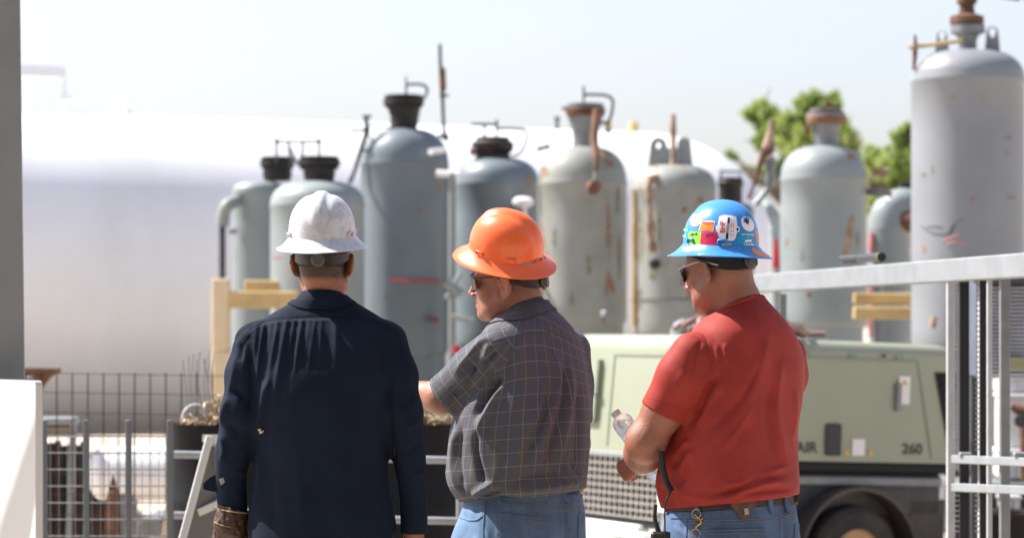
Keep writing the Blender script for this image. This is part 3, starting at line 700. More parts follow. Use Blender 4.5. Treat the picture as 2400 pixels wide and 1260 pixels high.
# thin orange-red marker cone near the vessels
tc_ = thing('marker_post', 'small red marker post between the blue hard hat and the pale vessel', 'marker post', (P(1818, 0, 21.5)[0], 21.5, 0))
MB().lathe((P(1819, 0, 21.5)[0], 21.5, 0), [(.03, P(0, 628, 21.5)[2]), (.03, P(0, 626, 21.5)[2]), (.014, P(0, 560, 21.5)[2])], 12).build('red_tip', M['redpaint'], tc_)
MB().tube([V(P(1819, 0, 21.5)[0], 21.5, 0), P(1819, 626, 21.5)], .03, 10).build('post', M['gal'], tc_)

# ---------------------------------------------------------------- trees
def leafmat(name, c1, c2):
    m, nt, b = newmat(name); tc = nt.nodes.new('ShaderNodeTexCoord').outputs['Object']; n = noisen(nt, tc, 1.1, 4)
    c = mixc(nt, ramp(nt, n, .35, .65), c1, c2); nt.links.new(c, b.inputs['Base Color']); b.inputs['Roughness'].default_value = .55
    tr = nt.nodes.new('ShaderNodeBsdfTranslucent'); nt.links.new(c, tr.inputs[0]); ms = nt.nodes.new('ShaderNodeMixShader'); ms.inputs[0].default_value = .5
    out = [n for n in nt.nodes if n.type == 'OUTPUT_MATERIAL'][0]; nt.links.new(b.outputs[0], ms.inputs[1]); nt.links.new(tr.outputs[0], ms.inputs[2]); nt.links.new(ms.outputs[0], out.inputs[0]); return m
M['leaf'] = leafmat('leaf_green', (.20, .29, .065), (.40, .47, .14)); M['bark'] = mat('bark', (.10, .08, .06), .9, var=.3, bump=.5)
def tree(label, cx, ybot, lobes, d, seed, nleaf):
    rs = np.random.RandomState(seed); s = FPX / d; base = V((cx - 1200) / s, d, 0); r = thing('tree', label, 'tree', base, 'trees behind the vessels')
    tb = MB(); top = P(cx, ybot, d); tb.tube(curve([base, base + V(.1, 0, top[2] * .5), top], 6), list(np.linspace(.28, .16, 13)), 10); C_ = []
    for (px, py, rp) in lobes:
        c = P(px, py, d) + V(0, rs.uniform(-1, 1), 0); C_.append((c, rp / s)); tb.tube(curve([top + V(0, 0, -.4), (top + c) / 2 + rs.normal(size=3) * .15, c], 5), list(np.linspace(.12, .03, 11)), 6)
        for _ in range(4):
            e_ = c + rs.normal(size=3) * rp / s * .6; tb.tube([c, (c + e_) / 2 + rs.normal(size=3) * .06, e_], [.03, .02, .01], 5)
    tb.build('trunk', M['bark'], r)
    V_ = []; w = np.array([q[1] ** 2 for q in C_]); w /= w.sum()
    for li, (c, rad) in enumerate(C_):
        n = int(nleaf * w[li]); ncl = max(10, int(n / 45))
        cl = rs.normal(size=(ncl, 3)); cl /= np.linalg.norm(cl, axis=1)[:, None]; cl = cl * (rs.uniform(.35, 1.0, (ncl, 1)) ** .6) * rad * [1, 1, .85] + c
        k = rs.randint(0, ncl, n); p = cl[k] + rs.normal(size=(n, 3)) * rad * .15; u = rs.normal(size=(n, 3)); u /= np.linalg.norm(u, axis=1)[:, None]; v = np.cross(u, rs.normal(size=(n, 3))); v /= np.linalg.norm(v, axis=1)[:, None]
        sz = rs.uniform(.035, .08, (n, 1)); V_.append(np.stack([p - u * sz, p - v * sz * .45, p + u * sz, p + v * sz * .45], 1).reshape(-1, 3))
    V_ = np.concatenate(V_); mkobj('crown', V_, np.arange(len(V_)).reshape(-1, 4), M['leaf'], r, False, 0)
tree('bright green tree behind the pale vessel, the taller one', 1880, 470, [(1800, 262, 42), (1850, 300, 48), (1905, 255, 48), (1950, 245, 34), (1880, 340, 55), (1960, 330, 48), (1985, 400, 50), (1850, 400, 50), (1800, 330, 30), (1725, 360, 16), (1770, 410, 30), (1920, 420, 60)], 58, 4, 17000)
tree('lower yellow green tree just left of the tall light grey vessel', 2110, 560, [(2110, 330, 34), (2060, 370, 34), (2100, 400, 52), (2060, 430, 44), (2130, 460, 50), (2150, 350, 50), (2060, 490, 46), (2190, 430, 60), (2110, 520, 50)], 52, 9, 15000)
# ---------------------------------------------------------------- portable air compressor on its trailer
comp = thing('air_compressor', 'sage green towable air compressor with a black trailer frame behind the men', 'air compressor', (P(1900, 0, 16.6)[0], 16.6, 0))
CY = math.radians(27); CT = math.radians(2.2)
cc = P(1622, 783, 15.8)                       # upper near corner of the hood
xl = V(math.cos(CY), math.sin(CY), 0); yl = V(-math.sin(CY), math.cos(CY), 0); zl = V(0, 0, 1.0)
xl2 = xl * math.cos(CT) - zl * math.sin(CT); zl2 = xl * math.sin(CT) + zl * math.cos(CT); CR = np.stack([xl2, yl, zl2], 1)
def cp(x, y, z): return cc + CR @ V(x, y, z)   # x along the side, y depth, z up from the hood's top edge
HH = .69; CL = 1.80; CW = 1.45
def prism(mb, prof, y0, y1):                   # side profile (x,z) extruded over y
    n = len(prof); v = [cp(x, y0, z) for x, z in prof] + [cp(x, y1, z) for x, z in prof]
    return mb.add(v, [tuple(range(n)), tuple(range(2 * n - 1, n - 1, -1))] + [(i, n + i, n + (i + 1) % n, (i + 1) % n) for i in range(n)])
def roundbox(x0, x1, y0, y1, z0, z1, r, m=7):
    """hood: rounded top edges"""
    mb = MB(); rings = []; per = []
    for (sx, sy, a0) in ((1, 1, 0), (0, 1, 90), (0, 0, 180), (1, 0, 270)):
        for a in np.linspace(a0, a0 + 90, m): per.append((sx, sy, math.radians(a)))
    def ring(z, ins, rr):
        return [cp((x1 - ins - rr if sx else x0 + ins + rr) + rr * math.cos(a), (y1 - ins - rr if sy else y0 + ins + rr) + rr * math.sin(a), z) for sx, sy, a in per]
    L = [ring(z0, 0, .05), ring(z1 - r, 0, .05)] + [ring(z1 - r + r * math.sin(a), r * (1 - math.cos(a)), .05) for a in np.linspace(.2, math.pi / 2, 7)]
    n = len(per); v = [p for q in L for p in q]; f = []
    for i in range(len(L) - 1):
        for k in range(n): k2 = (k + 1) % n; f.append((i * n + k, i * n + k2, (i + 1) * n + k2, (i + 1) * n + k))
    f.append(tuple((len(L) - 1) * n + k for k in range(n))); return mb.add(v, f)
roundbox(0, CL, 0, CW, -HH, 0, .085).build('hood', M['sage'], comp, True, 35)
# side door, 3 mm proud with dark gap lines
def side(x0, z0, x1, z1, y=-.004, t=.008): return [(x0, z0), (x1, z0), (x1, z1), (x0, z1)]
gap = MB()
def sline(a, b, w=.012, dpt=.006): gap.bar(cp(a[0], -.002, a[1]), cp(b[0], -.002, b[1]), w, dpt, CR[:, 1])
sline((.62, -.10), (1.52, -.10)); sline((1.52, -.10), (1.64, -.66)); sline((.62, -.10), (.58, -.66)); gap.build('door_gap', M['sagedark'], comp)
MB().box(cp(1.385, -.012, -.31), (.035, .03, .16), CR, .006).build('door_latch', M['galdark'], comp)
MB().box(cp(1.43, -.006, -.27), (.075, .008, .16), CR).build('warning_label', M['label'], comp)
MB().add([cp(1.405, -.012, -.24), cp(1.455, -.012, -.24), cp(1.43, -.012, -.205)], [(0, 1, 2)]).build('warning_triangle', M['yellow'], comp, False)
MB().box(cp(.95, -.012, -.565), (.105, .02, .18), CR, .008).build('vent_box', M['ink'], comp)
MB().box(cp(1.125, -.006, -.605), (.085, .008, .095), CR).build('data_label', M['label'], comp)
for x in (1.05, 1.21): MB().add([cp(x - .02, -.006, -.65), cp(x + .02, -.006, -.65), cp(x, -.006, -.61)], [(0, 1, 2)]).build('warning_triangle', M['yellow'], comp, False)
def comptext(s, x, z, h):
    v, f = textmesh(s, 1.0, True); v = v * h * 1.4
    mkobj('lettering', [cp(x + a * 1.1, -.005, z + b) for a, b, _ in v], f, M['ink'], comp, False, 0)
comptext('AIR', .775, -.615, .062); comptext('260', 1.50, -.61, .062)
# black slanting louvre at the far end of the side
lv = MB(); lv.add([cp(1.64, -.006, -.16), cp(1.79, -.006, -.16), cp(1.79, -.006, -.62), cp(1.76, -.006, -.62)], [(0, 3, 2, 1)])
for k in range(9):
    z = -.19 - k * .045; x = 1.64 + (k * .048 / .48) * .15; lv.bar(cp(x + .03, -.014, z), cp(1.785, -.014, z), .02, .012, CR[:, 2])
lv.build('side_louvre', M['darkin'], comp, False)
for x in (.75, 1.07, 1.39): MB().box(cp(x, -.010, -.085), (.045, .012, .022), CR, .003).build('hinge', M['sagedark'], comp)
MB().lathe(cp(1.28, -.002, -.075), [(.011, 0), (.011, .012), (0, .014)], 12, axisR(-yl)).build('lock_knob', M['ink'], comp)
# end face: recessed panel, small door with latch, handle, grille
eg = MB()
def eline(a, b, w=.012): eg.bar(cp(-.002, a[0], a[1]), cp(-.002, b[0], b[1]), w, .006, CR[:, 0])
eline((.06, -.12), (.87, -.12)); eline((.87, -.12), (.93, -.65)); eline((.06, -.12), (.06, -.65)); eg.build('end_panel_gap', M['sagedark'], comp)
ed = MB().bar(cp(-.012, 1.02, -.15), cp(-.012, 1.06, -.50), .02, .035, CR[:, 0]).bar(cp(-.012, 1.06, -.51), cp(-.012, 1.28, -.50), .02, .03, CR[:, 0]); ed.build('end_door_edge', M['sagedark'], comp)
MB().tube([cp(-.03, 1.11, -.30), cp(-.05, 1.06, -.33), cp(-.03, 1.02, -.35)], .012, 8).build('end_latch', M['galdark'], comp)
# grille
g_y0, g_y1, g_z0, g_z1 = .30, 1.44, -1.05, -.71
MB().box(cp(.075, CW / 2, (g_z0 + g_z1) / 2 - .02), (.12, CW - .04, g_z1 - g_z0 + .07), CR).build('radiator_core', M['darkin'], comp)
gr = MB()
for z in np.linspace(g_z0, g_z1, 9): gr.bar(cp(0, g_y0, z), cp(0, g_y1, z), .006, .005, CR[:, 2])
for y in np.linspace(g_y0, g_y1, 19): gr.bar(cp(-.006, y, g_z0), cp(-.006, y, g_z1), .005, .004, CR[:, 1])
gr.build('grille', M['grille'], comp)
MB().box(cp(.03, .16, -.91), (.06, .26, .42), CR, .01).box(cp(.03, CW / 2, -.70), (.07, CW, .03), CR, .005).build('grille_frame', M['gal'], comp)
MB().box(cp(-.02, .21, -.93), (.02, .13, .14), CR, .004).build('white_tag', M['label'], comp)
MB().box(cp(.02, .95, -1.12), (.08, .9, .06), CR, .01).box(cp(-.06, .33, -1.2), (.2, .22, .15), CR, .02).build('end_bumper', M['label'], comp)
MB().box(cp(CL / 2, CW / 2, -HH - .03), (CL - .02, CW - .02, .06), CR, .01).build('base_strip', M['darkin'], comp)
MB().box(cp(CL / 2 + .03, CW / 2, -.875), (CL - .15, CW - .1, .26), CR, .02).build('chassis', M['frame'], comp)
MB().box(cp(CL / 2 + .03, .02, -.80), (CL - .2, .02, .05), CR, .006).build('chassis_rail', M['galdark'], comp)
MB().lathe(cp(.60, .02, -.93), [(0, .03), (.035, .025), (.045, 0)], 14, axisR(-yl)).build('reflector', M['orangeref'], comp)
# fender and wheel
wc = (1.10, -1.23)
def wheel(y0, nm='wheel'):
    ctr = cp(wc[0], y0, wc[1]); A = axisR(-yl)
    w = MB().lathe(ctr, [(.16, -.1), (.25, -.1), (.285, -.07), (.295, -.03), (.295, .03), (.285, .07), (.25, .1), (.165, .1), (.16, .06)], 40, A).build('tyre', M['tyre'], comp)
    MB().lathe(ctr, [(.168, .085), (.155, .098), (.14, .07), (.08, .06), (.06, .09), (0, .10)], 32, A).build('rim', M['rim'], w)
wheel(.02); wheel(CW - .02)
fm = MB(); A_ = np.linspace(math.radians(0), math.radians(180), 25)
for y0, y1 in ((-.10, .14), (CW - .14, CW + .10)):
    v = [cp(wc[0] - .40 * math.cos(a), y, wc[1] + .40 * math.sin(a)) for y in (y0, y1) for a in A_] + [cp(wc[0] - .38 * math.cos(a), y, wc[1] + .38 * math.sin(a)) for y in (y0, y1) for a in A_]
    n = len(A_); f = []
    for i in range(n - 1): f += [(i, i + 1, n + i + 1, n + i), (2 * n + i + 1, 2 * n + i, 3 * n + i, 3 * n + i + 1), (i + 1, i, 2 * n + i, 2 * n + i + 1), (n + i, n + i + 1, 3 * n + i + 1, 3 * n + i)]
    MB().add(v, f).build('fender', M['fender'], comp, True, 30)
MB().box(cp(.93, .10, -1.09), (1.65, .02, .42), CR, .01).build('side_skirt', M['fender'], comp)
MB().box(cp(1.66, .06, -1.10), (.26, .02, .40), CR, .01).build('mud_plate', M['fender'], comp)
MB().tube([cp(wc[0], 0, wc[1]), cp(wc[0], CW, wc[1])], .04, 12).build('axle', M['frame'], comp)
MB().bar(cp(.1, CW / 2, -1.22), cp(-1.1, CW / 2 + .1, -1.3), .1, .1, zl, .01).tube([cp(-.95, CW / 2, -1.1), V(*cp(-.95, CW / 2, 0)[:2], .02)], .035, 10).build('tow_bar', M['frame'], comp)
MB().box(cp(1.6, CW / 2, -1.25), (.1, 1.0, .5), CR, .01).build('rear_leg', M['frame'], comp)

# dusty hose heaped on the hood
hz = MB(); rs = np.random.RandomState(5)
for k in range(16):
    y = .12 + k * .045; pts = [cp(.36 + .095 * i + rs.uniform(-.02, .02), y + rs.uniform(-.12, .12), .02 + .085 * math.exp(-((i - 2.4) / 1.9) ** 2) * (.4 + (k % 4) * .35) + rs.uniform(0, .02)) for i in range(7)]
    hz.tube(curve(pts, 5), .016, 8)
hz_o = hz.build('hose_heap', M['hose'], None, loc=tuple(cp(.8, .5, 0))); tag(hz_o, 'heap of dusty reddish hose lying on top of the green compressor hood', 'hose')
hat_b = MB().lathe(P(1600, 775, 16.9), [(.075, -.04), (.075, .0), (.05, .05), (0, .075)], 20); o = hat_b.build('exhaust_cap', M['gal'], comp)

# ---------------------------------------------------------------- steel gate with its long top rail, right
gp0, gp1 = V(1.98, 11.0, 0), V(1.35, 15.0, 0); gdir = (gp1 - gp0)
def gd(px):   # distance of the gate's plane under column px
    k = (px - 1200) / FPX; t = (k * gp0[1] - gp0[0]) / (gdir[0] - k * gdir[1]); return (gp0 + gdir * t)[1]
def G(px, py, o=0.0): p = P(px, py, gd(px)); return p + V(.99, .16, 0) * o
gate = thing('steel_gate', 'light grey steel gate frame with a long top rail at the right of the photo', 'gate', (G(2228, 0)[0], gd(2228), 0))
un = gdir / np.linalg.norm(gdir); gnrm = V(un[1], -un[0], 0)
MB().bar(G(2430, 620), G(1740, 667), .05, .096, (0, 0, 1), .006).build('top_rail', M['gal'], gate)
def gpost(x0, x1, y0, y1, m, nm='post', o=0, dep=None):
    a, b = G((x0 + x1) / 2, y0, o), G((x0 + x1) / 2, y1, o); w = (x1 - x0) * a[1] / FPX
    return MB().box((a + b) / 2, (w, dep or w, a[2] - b[2]), None, .003).build(nm, m, gate)
M['gal_shade_lift'] = mat('steel_shade_lift', (.42, .445, .46), .5, var=.07, vs=10)  # gate steel with brightness put into its colour for posts the sun misses
gpost(2219, 2237, 655, 1552, M['gal_shade_lift']); gpost(2260, 2284, 640, 1560, M['gal_shade_lift'], 'channel', .06); gpost(2313, 2325, 622, 1580, M['gal_shade_lift'], 'upright'); gpost(2326, 2349, 630, 1580, M['galdark'], 'upright_web', .03)
st = MB()
for (xx, w_) in ((2249, 22), (2295, 20)):
    a, b = G(xx, 625, .02), G(xx, 1560, .02); st.box((a + b) / 2, (w_ * a[1] / FPX, .02, a[2] - b[2]))
st.build('perforated_strip', M['darkin'], gate)
te_ = MB()
for k in range(52):
    y = 632 + k * 12.0
    if 1062 < y < 1152: continue
    te_.box(G(2249, y, -.012), (.020, .006, .007), None); te_.box(G(2297, y, -.012), (.014, .006, .006), None)
te_.build('strip_teeth', M['gal'], gate)
for y in (1075, 1141): MB().bar(G(2237, y), G(2440, y + 8), .03, .034, (0, 0, 1), .003).build('cross_bar', M['gal'], gate)
MB().bar(G(1835, 688), G(1835, 1450), .035, .035).build('rail_leg', M['galdark'], gate)
for xx in (2262, 2390): MB().box(G(xx, 1064), (.05, .04, .018), None, .004).build('bracket', M['gal'], gate)

fl = thing('flashlight', 'black and yellow flashlight lying on the top rail of the gate', 'flashlight', G(2020, 606))
a, b = G(1972, 609) + V(0, 0, .002), G(2066, 603) + V(0, 0, .002); dv = (b - a); Ln = np.linalg.norm(dv); dv /= Ln
MB().lathe(a, [(.017, 0), (.019, .01), (.019, Ln * .7), (.021, Ln * .78), (.022, Ln)], 20, axisR(dv)).build('barrel', mat('flashlight_black', (.03, .03, .035), .3), fl)
MB().lathe(b, [(.0225, -.02), (.0225, .004), (.019, .005), (.019, -.01), (0, -.012)], 20, axisR(dv)).build('head_ring', mat('flashlight_ring', (.12, .10, .02), .4), fl)
MB().lathe(a, [(.0198, Ln * .1), (.0198, Ln * .45)], 20, axisR(dv)).build('label_band', M['ink'], fl)

# ---------------------------------------------------------------- louvred cooler and white crates seen through the gate
DC = 13.4; lc = thing('louvred_cooler', 'blue grey louvred cooler cabinet seen through the steel gate', 'cooler cabinet', (P(2420, 0, DC)[0], DC, 0)); sl_ = FPX / DC
a, b = P(2290, 628, DC), P(2560, 884, DC)
MB().box((a + b) / 2 + V(0, .27, 0), (b[0] - a[0], .5, a[2] - b[2]), None, .01).build('cabinet', mat('cooler_blue', (.10, .12, .165), .5, dust=(.17, .18, .2, .5)), lc)
sm = MB()
for k in range(24):
    z = a[2] - .085 - k * .0185
    if z > b[2] + .015: sm.box(V((a[0] + b[0]) / 2, DC + .005, z), (b[0] - a[0] - .03, .03, .007), np.array([[1, 0, 0], [0, .8, -.6], [0, .6, .8]]))
sm.build('louvre_slats', mat('slat_grey', (.36, .39, .44), .5), lc)
MB().box(V((a[0] + b[0]) / 2, DC - .01, a[2] - .035), (b[0] - a[0] + .03, .09, .07), None, .008).build('top_band', M['frame'], lc)
MB().box(P(2356, 756, DC - .03), (.009, .015, .5)).build('cabinet_rod', M['frame'], lc)
MB().box(P(2384, 850, DC - .03), (.08, .015, .06), None, .005).build('rating_plate', mat('plate_olive', (.22, .23, .13), .5), lc)
for x in (2308, 2550): MB().box(V(P(x, 0, DC)[0], DC + .25, b[2] / 2), (.05, .05, b[2])).build('leg', M['frame'], lc)
def crate(label, x0, x1, y0, y1, d, m, nm='white_crate', cat='crate', dep=.4):
    a, b = P(x0, y0, d), P(x1, y1, d); h = a[2] - b[2]; r = thing(nm, label, cat, ((a[0] + b[0]) / 2, d, b[2]))
    MB().box(V((a[0] + b[0]) / 2, d + dep / 2, (a[2] + b[2]) / 2), (b[0] - a[0], dep, h), None, .015).build('body', m, r)
    mb = MB(); mb.box(V((a[0] + b[0]) / 2, d + dep / 2, a[2] + .006), (b[0] - a[0] + .02, dep + .02, .03), None, .008); mb.build('rim', m, r)
    for k in range(2): MB().box(V(lerp(a[0], b[0], .3 + .4 * k), d - .006, (a[2] + b[2]) / 2), (.02, .012, h * .8), None, .004).build('rib', m, r)
    return r
wt_ = thing('work_bench', 'dark steel bench under the white crates seen through the gate', 'bench', (P(2420, 0, 17.6)[0], 17.6, 0))
zbn_ = P(0, 1128, 17.4)[2]
MB().box(V(P(2430, 0, 17.4)[0], 17.75, zbn_ - .03), (.95, .8, .05), None, .01).build('bench_top', M['galdark'], wt_)
for x in (2262, 2560):
    for y in (17.45, 18.05): MB().box(V(P(x, 0, 17.5)[0], y, (zbn_ - .05) / 2), (.05, .05, zbn_ - .05), None).build('leg', M['galdark'], wt_)
MB().box(V(P(2430, 0, 17.4)[0], 18.1, .28), (.9, .06, .5), None, .01).build('back_panel', M['fender'], wt_)
crate('lower white crate seen through the gate, between the two cross bars', 2352, 2470, 1060, 1124, 17.5, M['whitepanel'])
crate('upper white crate seen through the gate, under the cooler cabinet', 2356, 2480, 930, 1052, 17.6, M['whitepanel'])
crate('flat white tray seen through the gate, topmost of the white stack', 2352, 2480, 886, 922, 17.65, M['whitepanel'])
rv = thing('pipe_valve', 'rusty brown valve body seen through the gate at the right edge', 'valve', (P(2396, 0, 17.3)[0], 17.3, zbn_))
MB().tube([P(2370, 950, 17.3), P(2400, 965, 17.3), P(2430, 965, 17.3)], [.02, .05, .06], 12).tube([P(2402, 965, 17.3), P(2402, 1124, 17.3)], .03, 10).build('valve_body', M['rust'], rv)
MB().lathe(P(2392, 985, 17.24), [(.0, -.02), (.04, -.02), (.04, .02), (0, .02)], 16, axisR((0, -1, 0))).build('hand_wheel', M['darkpipe'], rv)
tm = thing('test_manifold', 'dark hose manifold with a strap standing between the gate uprights', 'manifold', (P(2290, 0, 17.2)[0], 17.2, 0))
MB().tube(curve([P(2286, 905, 17.2), P(2296, 930, 17.2), P(2300, 960, 17.2), P(2306, 1010, 17.2), P(2300, 1060, 17.2), P(2300, 1490, 17.2)], 5), .03, 10).build('hose', M['darkpipe'], tm)
MB().tube([P(2282, 960, 17.1), P(2296, 1062, 17.1)], .012, 8).build('strap', mat('strap_olive', (.30, .29, .15), .7), tm)
MB().lathe(P(2304, 957, 17.1), [(0, -.03), (.035, -.02), (.035, .02), (0, .03)], 14, axisR((0, -1, 0))).build('white_fitting', M['label'], tm)
MB().box(P(2285, 1100, 17.1), (.03, .03, .05), None, .006).build('red_tag', M['redpaint'], tm)
sc_ = crate('white sample box on the ground level shelf seen low through the gate', 2348, 2392, 1168, 1196, 17.0, M['whitepanel'], 'sample_box', 'box', .2)
sh = thing('storage_rack', 'brown steel rack holding the sample box low behind the gate', 'rack', (P(2380, 0, 17.2)[0], 17.2, 0)); zr = P(0, 1197, 17.0)[2]
MB().box(V(P(2390, 0, 17.1)[0], 17.15, zr - .015), (.5, .4, .02), None, .005).box(V(P(2390, 0, 17.1)[0], 17.32, zr / 2), (.5, .03, zr - .04)).build('shelf', M['fender'], sh)
for x in (2305, 2480): MB().box(V(P(x, 0, 17)[0], 17.0, (zr - .03) / 2), (.03, .03, zr - .03)).build('leg', M['rust'], sh)

# ---------------------------------------------------------------- left: column and white panel
colm = MB(); a = P(-40, 0, 7.4); w = .17
xr_, xr2 = P(46, -40, 7.4)[0], P(57, 890, 7.4)[0]
zz0, zz1 = -.02, 6.2
slope = (xr2 - xr_) / (P(0, 890, 7.4)[2] - P(0, 0, 7.4)[2])
co = thing('steel_column', 'grey steel column at the left edge behind the white panel', 'column', (xr_ - .09, 7.4, 0))
xt, xb = xr_ + slope * (zz1 - P(0, 0, 7.4)[2]), xr_ + slope * (zz0 - P(0, 0, 7.4)[2])
for (x0, x1, y0, y1, nm) in ((-.20, 0, 7.395, 7.41, 'flange'), (-.20, -.045, 7.59, 7.605, 'flange'), (-.108, -.095, 7.411, 7.589, 'web')):
    v = [(xb + x0, y0, zz0), (xb + x1, y0, zz0), (xb + x1, y1, zz0), (xb + x0, y1, zz0), (xt + x0, y0, zz1), (xt + x1, y0, zz1), (xt + x1, y1, zz1), (xt + x0, y1, zz1)]
    MB().add(v, [(3, 2, 1, 0), (4, 5, 6, 7), (0, 1, 5, 4), (1, 2, 6, 5), (2, 3, 7, 6), (3, 0, 4, 7)]).build(nm, M['column'], co, False)
sg = P(8, 893, 7.0) + np.array(SDIR) * .8; se = P(80, 1165, 7.0) + np.array(SDIR) * .8; sd = (se - sg) / np.linalg.norm(se - sg); a = sg - sd * .35; b = se + sd * .5; lf = V(-.5, .35, 0)
v = [a, b, b + lf, a + lf]; v += [p + V(0, .006, 0) for p in v]
MB().add(v, [(0, 1, 2, 3), (7, 6, 5, 4), (0, 4, 5, 1), (1, 5, 6, 2), (2, 6, 7, 3), (3, 7, 4, 0)]).build('shadow_plate', M['column'], co, False)  # plate added out of view to cast the diagonal shadow on the cabinet
wp = thing('white_cabinet', 'white sheet metal cabinet corner at the lower left edge', 'cabinet', (P(-60, 0, 7.0)[0], 7.1, 0))
c0_ = P(83, 892, 7.0); WD = V(.60, -.80, 0); WN = V(-.80, -.60, 0)
def wq(x, y, z): return V(c0_[0], 7.0, 0) + WD * x - WN * y + V(0, 0, z)
zt_ = c0_[2]; r_ = .012; out = [(-.6, .01), (0, .01), (0, zt_ - r_)] + [(-r_ + r_ * math.cos(t), zt_ - r_ + r_ * math.sin(t)) for t in np.linspace(0, math.pi / 2, 6)] + [(-.6, zt_)]
n = len(out); v = [wq(x, 0, z) for x, z in out] + [wq(x, .02, z) for x, z in out]
MB().add(v, [tuple(range(n)), tuple(range(2 * n - 1, n - 1, -1))] + [(i, n + i, n + (i + 1) % n, (i + 1) % n) for i in range(n)]).build('shell', M['whitepanel'], wp, True, 40)
MB().bar(wq(-.55, -.008, .06), wq(-.03, -.008, .06), .02, .08).build('kick_plate', M['galdark'], wp)

# ---------------------------------------------------------------- unseen canopy building, added to keep camera-facing sides in shade
M['shed'] = mat('shed_cladding', (.22, .225, .23), .8, var=.1, vs=2); M['shedroof'] = mat('shed_roof', (.13, .13, .13), .8, var=.1, vs=2)
cb = thing('shade_canopy', 'dark clad workshop with a deep canopy roof, unseen, added to shade camera-facing sides', 'workshop', (0, -5, 0))
MB().box((0, -7, 3.4), (44, .4, 6.8)).build('wall', M['shed'], cb, False)
MB().box((0, -1.6, 4.75), (44, 10.4, .25)).build('roof', M['shedroof'], cb, False)
for x in (-13, -7, 7, 13): MB().box((x, 3.4, 2.31), (.2, .2, 4.62)).build('canopy_post', M['column'], cb)
for x in (-15, -5, 5, 15): MB().box((x, -6.78, 1.8), (3.2, .06, 3.6)).build('roller_door', M['galdark'], cb)

M['fencepost'] = mat('fence_grey', (.11, .125, .135), .5, metal=.2, var=.1)
M['darkrust'] = mat('dark_rust', (.045, .022, .014), .85, var=.4, vs=9, dust=(.12, .05, .03, .6), bump=.4)
# ---------------------------------------------------------------- mesh fences, left
def fence(label, d, posts, x0, x1, ys, dx, rh, rv, mp, mw, ptop, group=None, skew=0, pw=14):
    r = thing('mesh_fence', label, 'fence', (P((x0 + x1) / 2, 0, d)[0], d, 0), group); s = FPX / d
    w = MB(); zb = .03
    for y in ys: w.tube([P(x0, y, d), P(x1, y + skew, d)], rh / s, 5, False)
    x = x0
    while x <= x1: w.tube([P(x, ys[0], d + .006), V(P(x, 0, d)[0], d + .006, zb)], rv / s, 5, False); x += dx
    w.build('wire_mesh', mw, r)
    for px in posts:
        p = P(px, ptop, d); MB().box(V(p[0], d - .035, p[2] / 2), (pw / s, pw / s, p[2]), None, .004).build('post', mp, r)
    return r
fence('rusty brown wire mesh fence standing higher behind the grey post fence', 15.0, [72], 60, 545, [873, 918, 965, 1012, 1060, 1108, 1156, 1204, 1252, 1300], 36.5, .9, 1.6, M['galdark'], M['darkrust'], 880, skew=8)
fence('grey wire mesh fence with square grey posts at the lower left', 12.6, [106, 205, 304, 400], 60, 402, [1022, 1060, 1099, 1138, 1177, 1216, 1255, 1294, 1333, 1372, 1411], 19.5, 1.9, .9, M['fencepost'], M['gal'], 982)
bar = thing('pipe_barrier', 'grey two rail pipe barrier in front of the black drums', 'barrier', (P(700, 0, 12.4)[0], 12.4, 0)); sb_ = FPX / 12.4
for y in (1064, 1206): MB().tube([P(408, y, 12.4), P(1075, y + 14, 12.4)], 9 / sb_, 12).build('rail', M['gal'], bar)
for x in (740, 1078): MB().tube([P(x, 1040, 12.4), V(P(x, 0, 12.4)[0], 12.4, 0)], 9 / sb_, 12).build('post', M['gal'], bar)

# ---------------------------------------------------------------- black drums of scrap
def drum(label, cx, d, seed):
    s = FPX / d; c = V((cx - 1200) / s, d, 0); r = thing('scrap_drum', label, 'drum', c, 'black drums full of scrap'); R = .292; H = P(0, 990, d)[2]
    pr = [(R, 0), (R, .25), (R + .009, .28), (R, .31), (R, .57), (R + .009, .60), (R, .63), (R, H - .02), (R + .008, H - .012), (R + .008, H), (R - .006, H), (R - .01, H - .12), (0, H - .12)]
    z = H - .88; pr = [(R, 0.0)] + [(q, h + z * (h / H)) if False else (q, h) for q, h in pr[1:]]
    MB().lathe(c, pr, 56).build('body', M['drum'], r, True, 50)
    rs = np.random.RandomState(seed); k_ = MB()
    MB().lathe(c + V(0, 0, H - .03), [(0, .03), (R * .6, .02), (R - .012, 0)], 24).build('rusty_fill', M['rust'], r)
    for k in range(70):
        a = rs.uniform(0, math.tau); rr = rs.uniform(0, R - .04); p = c + V(rr * math.cos(a), rr * math.sin(a), H - .03); hh = rs.uniform(.04, .2) * (1.2 - rr / R)
        q = [p + V(rs.uniform(-.07, .07), rs.uniform(-.05, .05), 0) * t + V(.02 * math.sin(9 * t + a), .02 * math.cos(9 * t), hh * math.sin(2.4 * t)) for t in np.linspace(0, 1, 7)]
        (k_).tube(q, rs.uniform(.003, .008), 5)
    k_.build('scrap_wire', mat('scrap_brass', (.42, .33, .2), .45, metal=.5, var=.3, vs=20), r)
    hp = MB(); hp.tube(curve([c + V(-.24, -.05, H - .02), c + V(-.23, -.05, H + .05), c + V(-.19, -.05, H + .085), c + V(-.14, -.05, H + .075), c + V(-.12, -.05, H + .0)], 6), .006, 8).build('pale_hoop', M['label'], r)
    return r
drum('black steel drum of scrap wire left of the man in navy, beside the grey stand', 546, 13.6, 3)
drum('black steel drum of scrap wire showing between the navy and grey shirts', 950, 13.6, 8)
ws = thing('wire_bundle', 'thin grey wires standing up out of the left scrap drum', 'wire', (P(460, 0, 13.6)[0], 13.6, P(0, 975, 13.6)[2])); wb = MB(); rs = np.random.RandomState(2)
